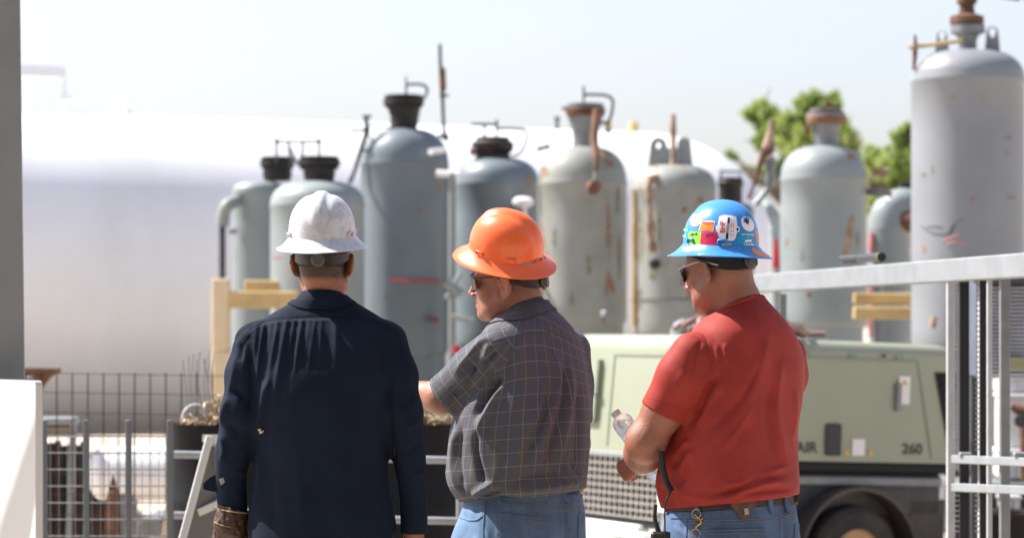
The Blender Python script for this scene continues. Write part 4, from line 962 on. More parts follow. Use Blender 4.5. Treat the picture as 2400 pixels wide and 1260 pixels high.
for k in range(9): x = 436 + k * 8; wb.tube(curve([P(x + 8, 975, 13.55), P(x + rs.uniform(-5, 5), 900, 13.5), P(x + rs.uniform(-8, 8), 815 + rs.uniform(0, 50), 13.5)], 5), .0022, 5)
wb.build('wire', M['galdark'], ws)

# folding A-frame stand
st_ = thing('trestle_stand', 'pale grey folding trestle stand left of the man in navy', 'trestle', (P(500, 0, 11.6)[0], 11.6, 0))
def leg2(xa, ya, xb, yb, d0, d1, w, m):
    a = P(xa, ya, d0); b = P(xb, yb, d1); t = (a[2] - .0) / (a[2] - b[2]); b = a + (b - a) * t; MB().bar(a, b, w, .03, (0, -1, 0), .004).build('leg', m, st_); return a, b
cream = mat('stand_grey', (.50, .50, .46), .55, var=.05); leg2(492, 1022, 428, 1260, 11.6, 11.45, .030, cream); leg2(494, 1022, 586, 1225, 11.62, 11.75, .034, mat('stand_grey_pale', (.55, .58, .58), .5)); leg2(560, 1022, 500, 1260, 12.1, 12.0, .028, cream)
MB().bar(P(462, 1200, 11.56), P(552, 1160, 11.66), .03, .03).build('brace', cream, st_)
MB().bar(P(488, 1026, 11.6), P(566, 1026, 12.1), .05, .03).build('top_bar', cream, st_)
MB().add([P(486, 1046, 11.6), P(508, 1046, 11.6), P(560, 1290, 11.7), P(430, 1290, 11.5)], [(0, 3, 2, 1)]).add([P(486, 1046, 11.615), P(508, 1046, 11.615), P(560, 1290, 11.715), P(430, 1290, 11.515)], [(0, 1, 2, 3)]).build('sign_board', mat('sign_dark', (.09, .09, .085), .6, dust=(.25, .2, .14, .4)), st_, False)

wdg = thing('wood_offcut', 'pointed tan wood offcut leaning on the fence by the drum', 'wood offcut', (P(385, 0, 13.0)[0], 13.0, 0))
v = [P(388, 1180, 12.95), P(400, 1186, 12.95), V(P(402, 0, 12.9)[0], 12.9, 0), V(P(340, 0, 12.9)[0], 12.9, 0)]; v += [p + V(0, .05, 0) for p in v]
MB().add(v, [(0, 1, 2, 3), (7, 6, 5, 4), (0, 4, 5, 1), (1, 5, 6, 2), (2, 6, 7, 3), (3, 7, 4, 0)]).build('board', M['tan'], wdg, False)
MB().box(V(P(386, 0, 12.9)[0], 12.885, .25), (.03, .012, .3)).build('batten', M['ochre'], wdg)

# ---------------------------------------------------------------- rusty steel behind the fence
rp = thing('steel_plate_stack', 'dark rusty stack of upright corrugated steel sheets behind the left fence', 'steel sheets', (P(190, 0, 16.5)[0], 16.5, 0)); rs = np.random.RandomState(11); sr = FPX / 16.5
k = 0
for x in np.arange(84, 292, 15):
    top = 1036 + (0 if x < 200 else 34) + rs.uniform(-5, 7); d_ = 16.4 + rs.uniform(0, .35); a = P(x, top, d_); w = 15 / sr * .93
    MB().box(V(a[0] + w / 2, d_, a[2] / 2), (w, .05, a[2]), None, .006).build('sheet', M['black'] if k % 3 else M['darkrust'], rp); k += 1
pt = thing('pointed_plate', 'pointed rusty steel plate standing right of the dark sheets', 'steel plate', (P(263, 0, 15.4)[0], 15.4, 0))
v = [P(264, 1112, 15.4), P(278, 1150, 15.4), V(P(290, 0, 15.4)[0], 15.4, 0), V(P(236, 0, 15.4)[0], 15.4, 0), P(248, 1170, 15.4)]; v += [p + V(0, .03, 0) for p in v]
MB().add(v, [(4, 3, 2, 1, 0), (5, 6, 7, 8, 9)] + [(i, 5 + i, 5 + (i + 1) % 5, (i + 1) % 5) for i in range(5)]).build('plate', M['rust'], pt, False)
MB().box(V(P(263, 0, 15.4)[0], 15.38, .3), (.04, .03, .5), None, .004).build('stiffener', M['rust'], pt)
cvp = thing('curved_plate', 'rusty curved steel plate rising at the far left above the fence', 'steel plate', (P(70, 0, 17)[0], 17, 0)); mb = MB(); q = []
for t in np.linspace(0, 1, 14):
    a = t * 1.5; q.append((142 - 62 * math.sin(a) ** 1.2, 872 + 118 * (1 - math.cos(a))))
v = [P(x, y, 17) for x, y in q] + [V(P(78, 0, 17)[0], 17, 0), V(P(20, 0, 17)[0], 17, 0), P(20, 872, 17)]; n = len(v); v2_ = [p + V(0, .04, 0) for p in v]
mb.add(v + v2_, [tuple(range(n))[::-1], tuple(range(n, 2 * n))] + [(i, n + i, n + (i + 1) % n, (i + 1) % n) for i in range(n)]); mb.build('plate', M['rust'], cvp, False)
MB().bar(P(22, 866, 17.02), P(138, 868, 17.02), .16, .03).build('top_lip', M['rust'], cvp)
br = thing('bracket_stand', 'small grey steel bracket stand above the dark rusty sheets', 'bracket', (P(140, 0, 15.9)[0], 15.9, 0)); sbk = FPX / 15.9
MB().box(P(133, 984, 15.9), (98 / sbk, .2, 16 / sbk), None, .01).build('top_plate', M['gal'], br)
for (xa, xb) in ((98, 104), (172, 158)): MB().bar(P(xa, 990, 15.9), V(P(xb, 0, 15.9)[0], 15.9, 0), .035, .035, (0, 1, 0)).build('leg', M['gal'], br)
MB().box(P(140, 1008, 15.95), (60 / sbk, .1, 26 / sbk), None, .01).build('cross_plate', mat('plate_taupe', (.25, .23, .2), .6), br)

# ---------------------------------------------------------------- small white tank far left and pale pipe in the middle
def lying(nm, label, cat, x0, x1, y0, y1, d, m, yaw=0, saddles=True):
    s = FPX / d; R = (y1 - y0) / 2 / s; a, b = P(x0, (y0 + y1) / 2, d), P(x1, (y0 + y1) / 2, d); r = thing(nm, label, cat, ((a[0] + b[0]) / 2, d, 0)); L = b[0] - a[0]
    pr = [(0, 0)] + [(R * math.sin(t), R * .6 * (1 - math.cos(t))) for t in np.linspace(.15, math.pi / 2, 8)] + [(R, h) for h in np.linspace(R * .65, L - R * .65, 5)] + [(R * math.cos(t), L - R * .6 + R * .6 * math.sin(t)) for t in np.linspace(.05, math.pi / 2, 8)]
    MB().lathe(a, pr, 48, axisR((math.cos(yaw), math.sin(yaw), 0))).build('shell', m, r)
    if saddles:
        for t in (.2, .8): MB().box(V(lerp(a[0], b[0], t), d + math.tan(yaw) * L * t, (a[2] - R * .7) / 2), (.12, R * 1.5, max(.02, a[2] - R * .7)), None, .01).build('saddle', M['galdark'], r)
    MB().lathe(V((a[0] + b[0]) / 2, d + math.tan(yaw) * L / 2, a[2] + R * .97), [(.05, 0), (.05, .05), (.07, .05), (.07, .08), (0, .085)], 16).build('nozzle', m, r)
    return r
lying('small_tank', 'small white horizontal tank on the ground behind the left fence', 'tank', 205, 640, 1044, 1172, 15.9, M['tankwhite'])
lying('pale_cylinder', 'pale blue grey cylinder lying between the navy and grey shirted men', 'cylinder', 985, 1130, 1150, 1238, 15.2, mat('pale_cylinder', (.55, .60, .62), .4), -.1)
bk = thing('timber_blocking', 'rust brown blocking under the pale cylinder between the men', 'blocking', (P(1050, 0, 15.2)[0], 15.2, 0))
zc = P(0, 1238, 15.2)[2]
MB().box(V(P(1020, 0, 15.2)[0], 15.2, zc / 2 - .01), (.16, .4, zc - .0), None, .01).build('block', M['rust'], bk); MB().box(V(P(1095, 0, 15.2)[0], 15.2, zc / 2 - .01), (.14, .4, zc), None, .01).build('block', M['rust'], bk)
# far pale yard wall and pallets low down at the left
pl = thing('timber_pallet', 'grey timber pallet on the sand behind the fence', 'pallet', (P(330, 0, 19.5)[0], 19.5, 0)); zp = P(0, 1216, 19.5)[2] if P(0, 1216, 19.5)[2] > .1 else .13
for k in range(6): MB().box(V(P(330, 0, 19.5)[0] - .6 + k * .24, 19.5, .14), (.12, 1.0, .02)).build('deck_board', M['galdark'], pl)
for k in range(3): MB().box(V(P(330, 0, 19.5)[0], 19.1 + .4 * k, .075), (1.3, .09, .1)).build('stringer', M['galdark'], pl)
# ================================================================= the three men
def skinmat(name, base, red):
    m, nt, b = newmat(name); tc = nt.nodes.new('ShaderNodeTexCoord').outputs['Object']
    n = noisen(nt, tc, 14, 6, .6); c = mixc(nt, ramp(nt, n, .4, .62), tuple(x * .88 for x in base), red)
    n2 = noisen(nt, tc, 160, 3); c = mixc(nt, mathn(nt, 'MULTIPLY', ramp(nt, n2, .48, .72), .38), c, tuple(x * .6 for x in base))
    at = nt.nodes.new('ShaderNodeAttribute'); at.attribute_name = 'hair'
    n3 = noisen(nt, scaled(nt, tc, 1, 1, .5), 420, 3)
    hf = mathn(nt, 'MULTIPLY', at.outputs['Fac'], mathn(nt, 'ADD', mathn(nt, 'MULTIPLY', ramp(nt, n3, .35, .6), .25), .78), True)
    at2 = nt.nodes.new('ShaderNodeAttribute'); at2.attribute_name = 'haircol'
    c = mixc(nt, hf, c, at2.outputs['Vector'])
    nt.links.new(c, b.inputs['Base Color']); b.inputs['Roughness'].default_value = .48
    b.inputs['Subsurface Weight'].default_value = .05; b.inputs['Subsurface Radius'].default_value = (.012, .004, .002); b.inputs['Subsurface Scale'].default_value = 1
    bumpn(nt, b, noisen(nt, tc, 110, 8, .7), .5, .004); return m
def cloth(name, col, var=.12, weave=900, rough=.85, bump=.35, wr=.35, sheen=.0, spec=.25):
    m, nt, b = newmat(name); tc = nt.nodes.new('ShaderNodeTexCoord').outputs['Object']
    n = noisen(nt, tc, 9, 5); c = mixc(nt, ramp(nt, n, .3, .7), tuple(x * (1 - var) for x in col), tuple(x * (1 + var) for x in col))
    nt.links.new(c, b.inputs['Base Color']); b.inputs['Roughness'].default_value = rough; b.inputs['Sheen Weight'].default_value = sheen; b.inputs['Specular IOR Level'].default_value = spec; b.inputs['Specular Tint'].default_value = (.75, .85, 1, 1) if spec > .3 else (1, 1, 1, 1)
    w = mathn(nt, 'ADD', mathn(nt, 'MULTIPLY', noisen(nt, tc, weave, 2), bump * .06), mathn(nt, 'MULTIPLY', noisen(nt, scaled(nt, tc, 1, 1, .45), 22, 4, .5), wr))
    bumpn(nt, b, w, .5, .012); return m
S_ = {}
S_['skin1'] = skinmat('skin_tan', (.30, .125, .065), (.36, .13, .075))
S_['skin2'] = skinmat('skin_ruddy', (.35, .155, .10), (.37, .135, .09))
S_['skin3'] = skinmat('skin_sunburnt', (.31, .14, .09), (.34, .12, .078))
S_['navy'] = cloth('navy_twill', (.0072, .0135, .029), wr=.4, rough=.9, spec=.2)
S_['red'] = cloth('red_jersey', (.31, .034, .026), wr=.28, bump=.4, rough=.7)
S_['band'] = mat('ratchet_band', (.030, .028, .024), .45, var=.1)
S_['knob'] = mat('ratchet_knob', (.085, .085, .08), .5, var=.1)
S_['leather'] = mat('brown_leather', (.045, .022, .012), .6, var=.35, vs=12, bump=.5, bs=120)
S_['belt'] = mat('belt_leather', (.045, .024, .016), .6, var=.2, vs=20, bump=.4, bs=150)
S_['brass'] = mat('brass_clip', (.55, .38, .12), .35, metal=.9, var=.15)
S_['silver'] = mat('silver_plastic', (.50, .50, .48), .3, metal=.4)
S_['lens'] = mat('dark_lens', (.02, .014, .016), .12, var=.05, bump=0)
S_['stitch'] = mat('denim_stitch', (.30, .24, .18), .8, var=.2)
S_['boot'] = mat('work_boot', (.10, .055, .03), .7, var=.3)
S_['radio'] = mat('radio_black', (.012, .013, .016), .5, var=.2)
def denim(name, col):
    m, nt, b = newmat(name); tc = nt.nodes.new('ShaderNodeTexCoord').outputs['Object']
    n = noisen(nt, scaled(nt, tc, 1, 1, .5), 9, 6, .6); c = mixc(nt, ramp(nt, n, .35, .68), tuple(x * .72 for x in col), tuple(x * 1.35 for x in col))
    w = noisen(nt, scaled(nt, tc, 1.0, 1.0, .25), 700, 2); c = mixc(nt, mathn(nt, 'MULTIPLY', ramp(nt, w, .48, .72), .25), c, (.32, .42, .55))
    nt.links.new(c, b.inputs['Base Color']); b.inputs['Roughness'].default_value = .85
    bumpn(nt, b, mathn(nt, 'ADD', mathn(nt, 'MULTIPLY', w, .06), mathn(nt, 'MULTIPLY', noisen(nt, tc, 18, 5, .55), .5)), .5, .012); return m
S_['denim2'] = denim('denim_light', (.085, .155, .27)); S_['denim3'] = denim('denim_mid', (.055, .10, .19))
def plaidmat():
    m, nt, b = newmat('plaid_shirt'); tc = nt.nodes.new('ShaderNodeTexCoord').outputs['Object']
    n = noisen(nt, tc, 260, 3); base = mixc(nt, ramp(nt, n, .3, .7), (.082, .087, .108), (.098, .103, .125))
    def lines(attr):
        a = nt.nodes.new('ShaderNodeAttribute'); a.attribute_name = attr; sp = nt.nodes.new('ShaderNodeSeparateXYZ'); nt.links.new(a.outputs['Vector'], sp.inputs[0]); o = []; bands = []
        for k, per in ((0, .0385), (1, .0425)):
            u = mathn(nt, 'FRACT', mathn(nt, 'DIVIDE', sp.outputs[k], per)); dd = mathn(nt, 'ABSOLUTE', mathn(nt, 'SUBTRACT', u, .5))
            o.append(ramp(nt, mathn(nt, 'MULTIPLY', dd, -1.0), -.034, -.010))
            u2 = mathn(nt, 'SINE', mathn(nt, 'MULTIPLY', sp.outputs[k], 6.2832 / (per * 2))); bands.append(u2)
        return mathn(nt, 'MAXIMUM', o[0], o[1]), bands[0]
    lt, b1 = lines('cloth_uv'); ls, b2 = lines('sleeve_uv'); am = nt.nodes.new('ShaderNodeAttribute'); am.attribute_name = 'sleeve'; k = mathn(nt, 'GREATER_THAN', am.outputs['Fac'], .5)
    def sel(a, c): return mathn(nt, 'ADD', mathn(nt, 'MULTIPLY', a, mathn(nt, 'SUBTRACT', 1.0, k)), mathn(nt, 'MULTIPLY', c, k))
    L = sel(lt, ls); B = sel(b1, b2)
    c = mixc(nt, ramp(nt, B, -.5, .8), base, mixc(nt, ramp(nt, n, .3, .7), (.092, .088, .095), (.107, .101, .108)))
    c = mixc(nt, mathn(nt, 'MULTIPLY', L, mathn(nt, 'ADD', mathn(nt, 'MULTIPLY', n, .4), .2)), c, (.36, .36, .38))
    nt.links.new(c, b.inputs['Base Color']); b.inputs['Roughness'].default_value = .85; b.inputs['Specular IOR Level'].default_value = .25
    w = mathn(nt, 'ADD', mathn(nt, 'MULTIPLY', noisen(nt, tc, 800, 2), .03), mathn(nt, 'MULTIPLY', noisen(nt, scaled(nt, tc, 1, 1, .4), 24, 4, .5), .3))
    bumpn(nt, b, w, .5, .012); return m
S_['plaid'] = plaidmat()

def frame(yaw, pitch=0, roll=0):
    """columns right, forward, up; yaw turns from +Y towards -X, pitch looks down, roll tips the crown to the right"""
    f0 = V(-math.sin(yaw), math.cos(yaw), 0); z = V(0, 0, 1); f = f0 * math.cos(pitch) - z * math.sin(pitch); u = z * math.cos(pitch) + f0 * math.sin(pitch); r = np.cross(f, u)
    u2 = u * math.cos(roll) + r * math.sin(roll); return np.stack([np.cross(f, u2), f, u2], 1)
def head_prims(c, R, s=1.0, neck=None, fat=0.0, ears=True):
    T = lambda *a: c + R @ (V(*a) * s / 100.0); L = []
    def E(p, r, k, mode='u', RR=None): L.append((ell(T(*p), V(*r) * s / 100, R if RR is None else R @ RR), k, mode))
    def C(a, b, ra, rb, k, mode='u'): L.append((cone(T(*a), T(*b), ra * s / 100, rb * s / 100), k, mode))
    E((0, -1.2, 4.6), (7.5, 9.3, 8.6), .001); E((0, 4.2, -.6), (5.7, 5.4, 8.2), .03); E((0, -5.5, .5), (6.6, 4.3, 6.2), .02)
    for x in (-1, 1):
        C((5.2 * x, .8, -3.6), (1.3 * x, 7.3, -8.0), 2.1 + fat, 1.7 + fat, .03); E((4.3 * x, 6.2, -1.2), (1.9, 1.9, 2.2), .02)
        if fat: E((3.6 * x, 3.8, -6.5), (3.2, 3.6, 3.0), .03)
    E((0, 8.2, -8.0), (2.2, 1.5, 1.6), .015); E((0, 7.7, -4.7), (2.8, 2.0, 2.8), .015)
    C((-3.6, 8.0, 3.5), (3.6, 8.0, 3.5), .9, .9, .015)
    for x in (-1, 1): E((3.2 * x, 9.8, 1.9), (1.7, 1.5, 1.4), .012, 's'); E((3.1 * x, 7.9, 1.8), (1.3, 1.3, 1.2), .003)
    C((0, 8.9, 2.6), (0, 11.0, -1.0), .75, .85, .008); E((0, 11.2, -1.4), (.95, 1.0, .85), .006)
    for x in (-1, 1): E((1.15 * x, 10.2, -1.8), (.75, 1.0, .65), .005)
    C((-1.9, 9.0, -4.2), (0, 9.75, -3.95), .35, .5, .005); C((1.9, 9.0, -4.2), (0, 9.75, -3.95), .35, .5, .005); C((-1.7, 8.9, -5.3), (0, 9.6, -5.35), .4, .6, .005); C((1.7, 8.9, -5.3), (0, 9.6, -5.35), .4, .6, .005)
    C((-2.2, 9.5, -4.72), (2.2, 9.5, -4.72), .16, .16, .003, 's')
    if ears:
        for x in (-1, 1):
            a = math.radians(-28) * x; RE = np.array([[math.cos(a), math.sin(a), 0], [-math.sin(a), math.cos(a), 0], [0, 0, 1]])
            E((8.35 * x, -1.1, -.1), (.75, 2.1, 3.1), .006, 'u', RE)
            H = [(7.4 * x, 1.0, .8), (8.1 * x, .9, 2.3), (8.8 * x, -.6, 3.15), (9.4 * x, -2.2, 2.5), (9.5 * x, -2.6, .6), (9.2 * x, -2.1, -1.3), (8.4 * x, -1.2, -2.9)]
            for p, q in zip(H[:-1], H[1:]): C(p, q, .42, .42, .004)
            E((7.9 * x, -.5, -2.9), (.5, .9, .8), .005, 'u', RE); E((9.0 * x, -.3, .3), (.7, 1.0, 1.7), .003, 's', RE)
    if neck is not None:
        for a, ra, b, rb in neck: L.append((cone(a, b, ra, rb), .03, 'u'))
    return L, T
def hand_prims(w, R, s=1.0, curl=(.5, .6, .4), thumb=(.6, .35), side=1, fat=1.0):
    """R columns: across (towards the thumb), along the fingers, out of the back of the hand"""
    T = lambda *a: np.array(w) + R @ (V(*a) * s); L = []; ac = [.028, .0095, -.0095, -.027]; kn = [.092, .096, .09, .081]; ln = [.07, .078, .072, .056]
    for i in range(4):
        L.append((cone(T(ac[i] * .55, 0, 0), T(ac[i], kn[i], .002), .015 * s * fat, .0115 * s * fat), .012, 'u')); p = V(ac[i], kn[i], .0); ang = 0
        for j, fr in enumerate((.45, .31, .24)):
            ang += curl[j] * (1 + .08 * i); q = p + V(ac[i] * .04, math.cos(ang) * ln[i] * fr, -math.sin(ang) * ln[i] * fr); L.append((cone(T(*p), T(*q), (.0100 - .0011 * j) * s * fat, (.0092 - .0011 * j) * s * fat), .0035, 'u')); p = q
    t0_, t1, t2, t3 = V(.016, .018, -.008), V(.040, .048, -.016), V(.052 + .01 * thumb[0], .078, -.018 - .03 * thumb[1]), V(.050, .102, -.022 - .05 * thumb[1])
    L += [(cone(T(*t0_), T(*t1), .016 * s * fat, .013 * s * fat), .012, 'u'), (cone(T(*t1), T(*t2), .0115 * s * fat, .010 * s * fat), .006, 'u'), (cone(T(*t2), T(*t3), .0098 * s * fat, .0085 * s * fat), .003, 'u')]
    return L
def field_for(prims, h, fx=(), fy=(), fz=(), pad=.03):
    lo = np.min([p[0][1] for p in prims], 0) - pad; hi = np.max([p[0][2] for p in prims], 0) + pad
    return Field(axis_(lo[0], hi[0], h, fx), axis_(lo[1], hi[1], h, fy), axis_(lo[2], hi[2], h, fz))
def apply(F, prims):
    for p, k, m in prims: F.op(p, k, m)
    return F

# ---------------------------------------------------------------- hard hats
def hat_surface(n=120, m=46, L=.168, Wd=.139, H=.168, zb=.036):
    rings = []
    def row(t):   # t 0..1 crown, 1..2 brim
        ph = np.linspace(0, math.tau, n, endpoint=False); sx, cy_ = np.sin(ph), np.cos(ph)
        cl, cw = .1205, .1015
        if t <= 1:
            a = t * math.pi / 2; rr = math.sin(a) ** .92; x = cw * rr * sx; y = cl * rr * cy_ * (1 + .02 * cy_); z = zb + (H - zb) * (max(math.cos(a), 0) ** .80) + 0 * ph
            fade = smooth((.98 - t) / .5)
            rd = .0062 * np.exp(-(np.abs(x) / .018) ** 4) - .0016 * np.exp(-((np.abs(x) - .031) / .009) ** 2) + .0004 * np.exp(-((np.abs(x) - .047) / .012) ** 2)
            fr = fade * smooth((.100 - y) / .03) * np.clip(1.0, 0, 1); k = rd * fr
            nrm = np.stack([x / cw ** 2, y / cl ** 2, np.full(n, (1.15 - t) * 14.0)], 1); nrm /= np.linalg.norm(nrm, axis=1)[:, None]
            return np.stack([x, y, z], 1) + nrm * k[:, None]
        u = t - 1; e = smooth(u * 1.0); le = lerp(cl, L, u); we = lerp(cw, Wd, u)
        z = zb * (1 - u) ** 1.15 - .004 * math.sin(math.pi * u) ; z = z + .006 * (1 - u) * 0
        x = we * sx; y = le * cy_ * (1 + .02 * cy_); z = z + u * (.004 * np.abs(sx) - .003 * np.maximum(cy_, 0)); return np.stack([x, y, z + 0 * ph], 1)
    ts = list(np.linspace(0.02, .97, m)) + [1.0, 1.04, 1.12, 1.3, 1.55, 1.8, 1.97, 2.0]
    V_ = [row(t) for t in ts]; return V_, n
def hardhat(name, c, R, material, parent, dirt=False):
    rings, n = hat_surface(); top = np.array([[0, 0, rings[0][:, 2].mean() + .0006]]); out = rings; inn = []
    for i, r in enumerate(rings):
        s_ = 1 - .0028 / np.maximum(np.linalg.norm(r[:, :2], axis=1), .01)
        q = r.copy(); q[:, 0] *= s_; q[:, 1] *= s_; q[:, 2] -= .0026; inn.append(q)
    lip = rings[-1].copy(); lip[:, :2] *= 1.008; lip[:, 2] -= .003
    allr = out + [lip] + inn[::-1]; v = np.concatenate([top] + allr + [top - [[0, 0, .004]]]); N = len(allr); f = [(0, 1 + k, 1 + (k + 1) % n) for k in range(n)]
    for i in range(N - 1):
        for k in range(n): k2 = (k + 1) % n; f.append((1 + i * n + k, 1 + (i + 1) * n + k, 1 + (i + 1) * n + k2, 1 + i * n + k2))
    e = len(v) - 1; f += [(e, 1 + (N - 1) * n + (k + 1) % n, 1 + (N - 1) * n + k) for k in range(n)]; f = f if True else f
    w = np.array(c) + v @ R.T; o = mkobj(name, w, f, material, parent, True, 32)
    # raised accessory slots above the brim, two on each side
    sl = MB()
    for sx in (-1, 1):
        for y in (.055, -.055):
            x = sx * .1035 * math.sqrt(max(0, 1 - (y / .121) ** 2)) * 1.0; yaw_ = math.atan2(-y / .121 ** 2, x / .1015 ** 2) if True else 0
            nx, ny = x / .1015 ** 2, y / .121 ** 2; l = math.hypot(nx, ny); nx /= l; ny /= l; RR = np.array([[-ny, nx, 0], [nx, ny, 0], [0, 0, 1.0]]).T
            for (dz, hh, ww, dp) in ((.051, .004, .028, .009), (.044, .013, .004, .009)):
                if hh == .004: sl.box(np.array(c) + R @ V(x + nx * .001, y + ny * .001, dz), (ww, dp, hh), R @ RR, .0015)
                else:
                    for q in (-1, 1): sl.box(np.array(c) + R @ V(x + nx * .001 - ny * q * .013, y + ny * .001 + nx * q * .013, dz), (ww, dp, hh), R @ RR, .0015)
    sl.build('accessory_slot', material, o, True, 40); return o
def suspension(c, R, parent, lo=0, yb=-.108, zf=.03, zb_=.002, band_h=.030, knob=.019, kz=None, a0=115):
    """nape strap with its ratchet knob, in head coordinates"""
    n = 40; A = np.radians(np.linspace(-a0, a0, n)); mb = MB(); top = []; bot = []
    for a in A:
        k = (math.cos(a) + .4) / 1.4; k = max(0, k); x = .083 * math.sin(a); y = -.008 + (yb + .008) * math.cos(a) if math.cos(a) > 0 else -.008 - .05 * math.cos(a); z = lerp(zf, zb_, smooth(k)); h = lerp(.016, band_h, smooth(k))
        top.append((x * .98, y * .98, z + h)); bot.append((x, y, z))
    v = top + bot; v2 = [(x * 1.025, y * 1.025, z) for x, y, z in v]; N = len(top); f = []
    for i in range(N - 1): f += [(i, i + 1, N + i + 1, N + i), (2 * N + i + 1, 2 * N + i, 3 * N + i, 3 * N + i + 1), (i + 1, i, 2 * N + i, 2 * N + i + 1), (N + i, N + i + 1, 3 * N + i + 1, 3 * N + i)]
    w = np.array(c) + np.array(v + v2) @ R.T; o = mkobj('nape_strap', w, f, S_['band'], parent, True, 30)
    kp = V(0, yb * 1.03, (zb_ + band_h * .45) if kz is None else kz); MB().lathe(np.array(c) + R @ kp, [(knob * 1.25, -.004), (knob * 1.25, .004), (knob, .006), (knob, .013), (knob * .9, .015), (0, .0145)], 16, axisR(-R[:, 1])).build('ratchet_knob', S_['knob'], o, True, 30)
    hb = MB()
    for sx in (-1, 1): hb.tube([np.array(c) + R @ V(.07 * sx, .03, .06), np.array(c) + R @ V(.086 * sx, -.0, .045), np.array(c) + R @ V(.06 * sx, -.075, .02)], .003, 6)
    hb.build('inner_strap', S_['band'], o); return o
def glasses(c, R, s, parent, m, tip=None):
    T = lambda *a: np.array(c) + R @ (V(*a) * s); fr = MB()
    for x in (-1, 1): fr.tube(curve([T(.066 * x, .086, .037), T(.080 * x, .05, .037), T(.085 * x, .005, .036), T(.084 * x, -.018, .030), T(.081 * x, -.055, .010)], 5), [.0022] * 11 + [.0026] * 6 + [.0032] * 4, 8)
    g_ = fr.build('sunglasses', m, parent); ln = MB()
    for x in (-1, 1):
        v = []; 
        for i, u in enumerate(np.linspace(0, 1, 9)):
            for w in np.linspace(0, 1, 5): v.append(T((.008 + .060 * u) * x, .104 - .022 * u ** 2.2, .042 - .044 * w * (1 - .25 * (2 * u - 1) ** 2)))
        n = 5; f = [(i * n + j, (i + 1) * n + j, (i + 1) * n + j + 1, i * n + j + 1) for i in range(8) for j in range(4)]; v2 = [p - R[:, 1] * .002 for p in v]; N = len(v)
        ln.add(v + v2, f + [tuple(N + q for q in t[::-1]) for t in f] + [(i * n, N + i * n, N + (i + 1) * n, (i + 1) * n) for i in range(8)] + [(i * n + 4, (i + 1) * n + 4, N + (i + 1) * n + 4, N + i * n + 4) for i in range(8)])
    ln.build('lens', S_['lens'], g_)
    br_ = MB().tube(curve([T(-.066, .086, .039), T(-.035, .102, .043), T(0, .106, .041), T(.035, .102, .043), T(.066, .086, .039)], 5), .0028, 8).build('brow_bar', m, g_); return g_

# ---------------------------------------------------------------- lower bodies
def legs(hipc, yaw, d, jm, root, rows, cut_top, spread=.095, gap=.3, fold=()):
    """jeans: waist rows blended into two legs, and boots"""
    u = V(math.cos(yaw), math.sin(yaw), 0); f = V(-math.sin(yaw), math.cos(yaw), 0); L = [(loft(rows, 2.3), .001, 'u')]; hz = rows[-1][0]
    c0 = V(hipc[0], hipc[1], 0)
    for sx in (-1, 1):
        hip = c0 + u * .085 * sx + V(0, 0, .83); kn = c0 + u * (spread + .01) * sx + f * .02 + V(0, 0, .48); an = c0 + u * (spread + .03) * sx - f * .02 + V(0, 0, .07)
        L += [(cone(hip, kn, .105, .076), .05, 'u'), (cone(kn, an, .074, .062), .03, 'u')]
    F = field_for(L, .007, fz=()); apply(F, L)
    F.cut(lambda X, Y, Z: .035 - Z); 
    if cut_top is not None: F.cut(cut_top)
    v, q = F.mesh(2); n = noise3(v * [14, 14, 9]) * .004 + noise3(v * [30, 30, 12] + 5) * .002; N = vnormals(v, q); v = v + N * n[:, None]
    if fold: v = folds(v, q, d, fold)
    jo = mkobj('jeans', v, q, jm, root, True, 0)
    for sx in (-1, 1):
        an = c0 + u * (spread + .03) * sx - f * .02; RR = np.stack([u, f, V(0, 0, 1)], 1)
        P_ = [(cone(an + V(0, 0, .13), an + V(0, 0, .05), .05, .05), .001, 'u'), (cone(an + V(0, 0, .05) - f * .02, an + f * .15 + V(0, 0, .042), .05, .042), .03, 'u'), (ell(an + f * .17 + V(0, 0, .04), (.05, .07, .04), RR), .02, 'u')]
        B = field_for(P_, .009); apply(B, P_); B.cut(lambda X, Y, Z: .012 - Z); bv, bq = B.mesh(1); bo = mkobj('boot', bv, bq, S_['boot'], root, True, 0)
        a_ = an + f * .075; MB().lathe(a_ + V(0, 0, .0), [(1, 0), (1, .022)], 24, np.stack([u * .048, f * .155, V(0, 0, 1)], 1)).build('sole', M['ink'], bo)
    return jo, v, q
def legs_body(hipc, yaw, spread=.095):
    u = V(math.cos(yaw), math.sin(yaw), 0); f = V(-math.sin(yaw), math.cos(yaw), 0); c0 = V(hipc[0], hipc[1], 0); L = []
    for sx in (-1, 1):
        hip = c0 + u * .08 * sx + V(0, 0, .86); kn = c0 + u * (spread + .01) * sx + f * .02 + V(0, 0, .48); an = c0 + u * (spread + .03) * sx - f * .02 + V(0, 0, .08)
        L += [(cone(hip, kn, .085, .056), .05, 'u'), (cone(kn, an, .052, .038), .03, 'u'), (cone(an, an + f * .15 - V(0, 0, .03), .036, .028), .02, 'u')]
    return L
def seam(name, pts, bvh, m, parent, off=.001, r=.0012, dash=False):
    P_ = [np.array(list(p) + [0.0]) for p in pts]; P_ = curve(P_, 10) if len(P_) > 2 else [P_[0] + (P_[1] - P_[0]) * t for t in np.linspace(0, 1, 24)]
    w = hits([(p[0], p[1]) for p in P_], bvh, off)
    if w is None: return None
    mb = MB()
    if not dash: mb.tube(w, r, 6)
    else:
        w = np.array(w); L = np.concatenate([[0], np.cumsum(np.linalg.norm(np.diff(w, axis=0), axis=1))]); t = 0
        while t + .0032 < L[-1]:
            a = [np.interp(t, L, w[:, i]) for i in range(3)]; b = [np.interp(t + .0032, L, w[:, i]) for i in range(3)]; mb.tube([a, b], r, 4); t += .0052
    return mb.build(name, m, parent)
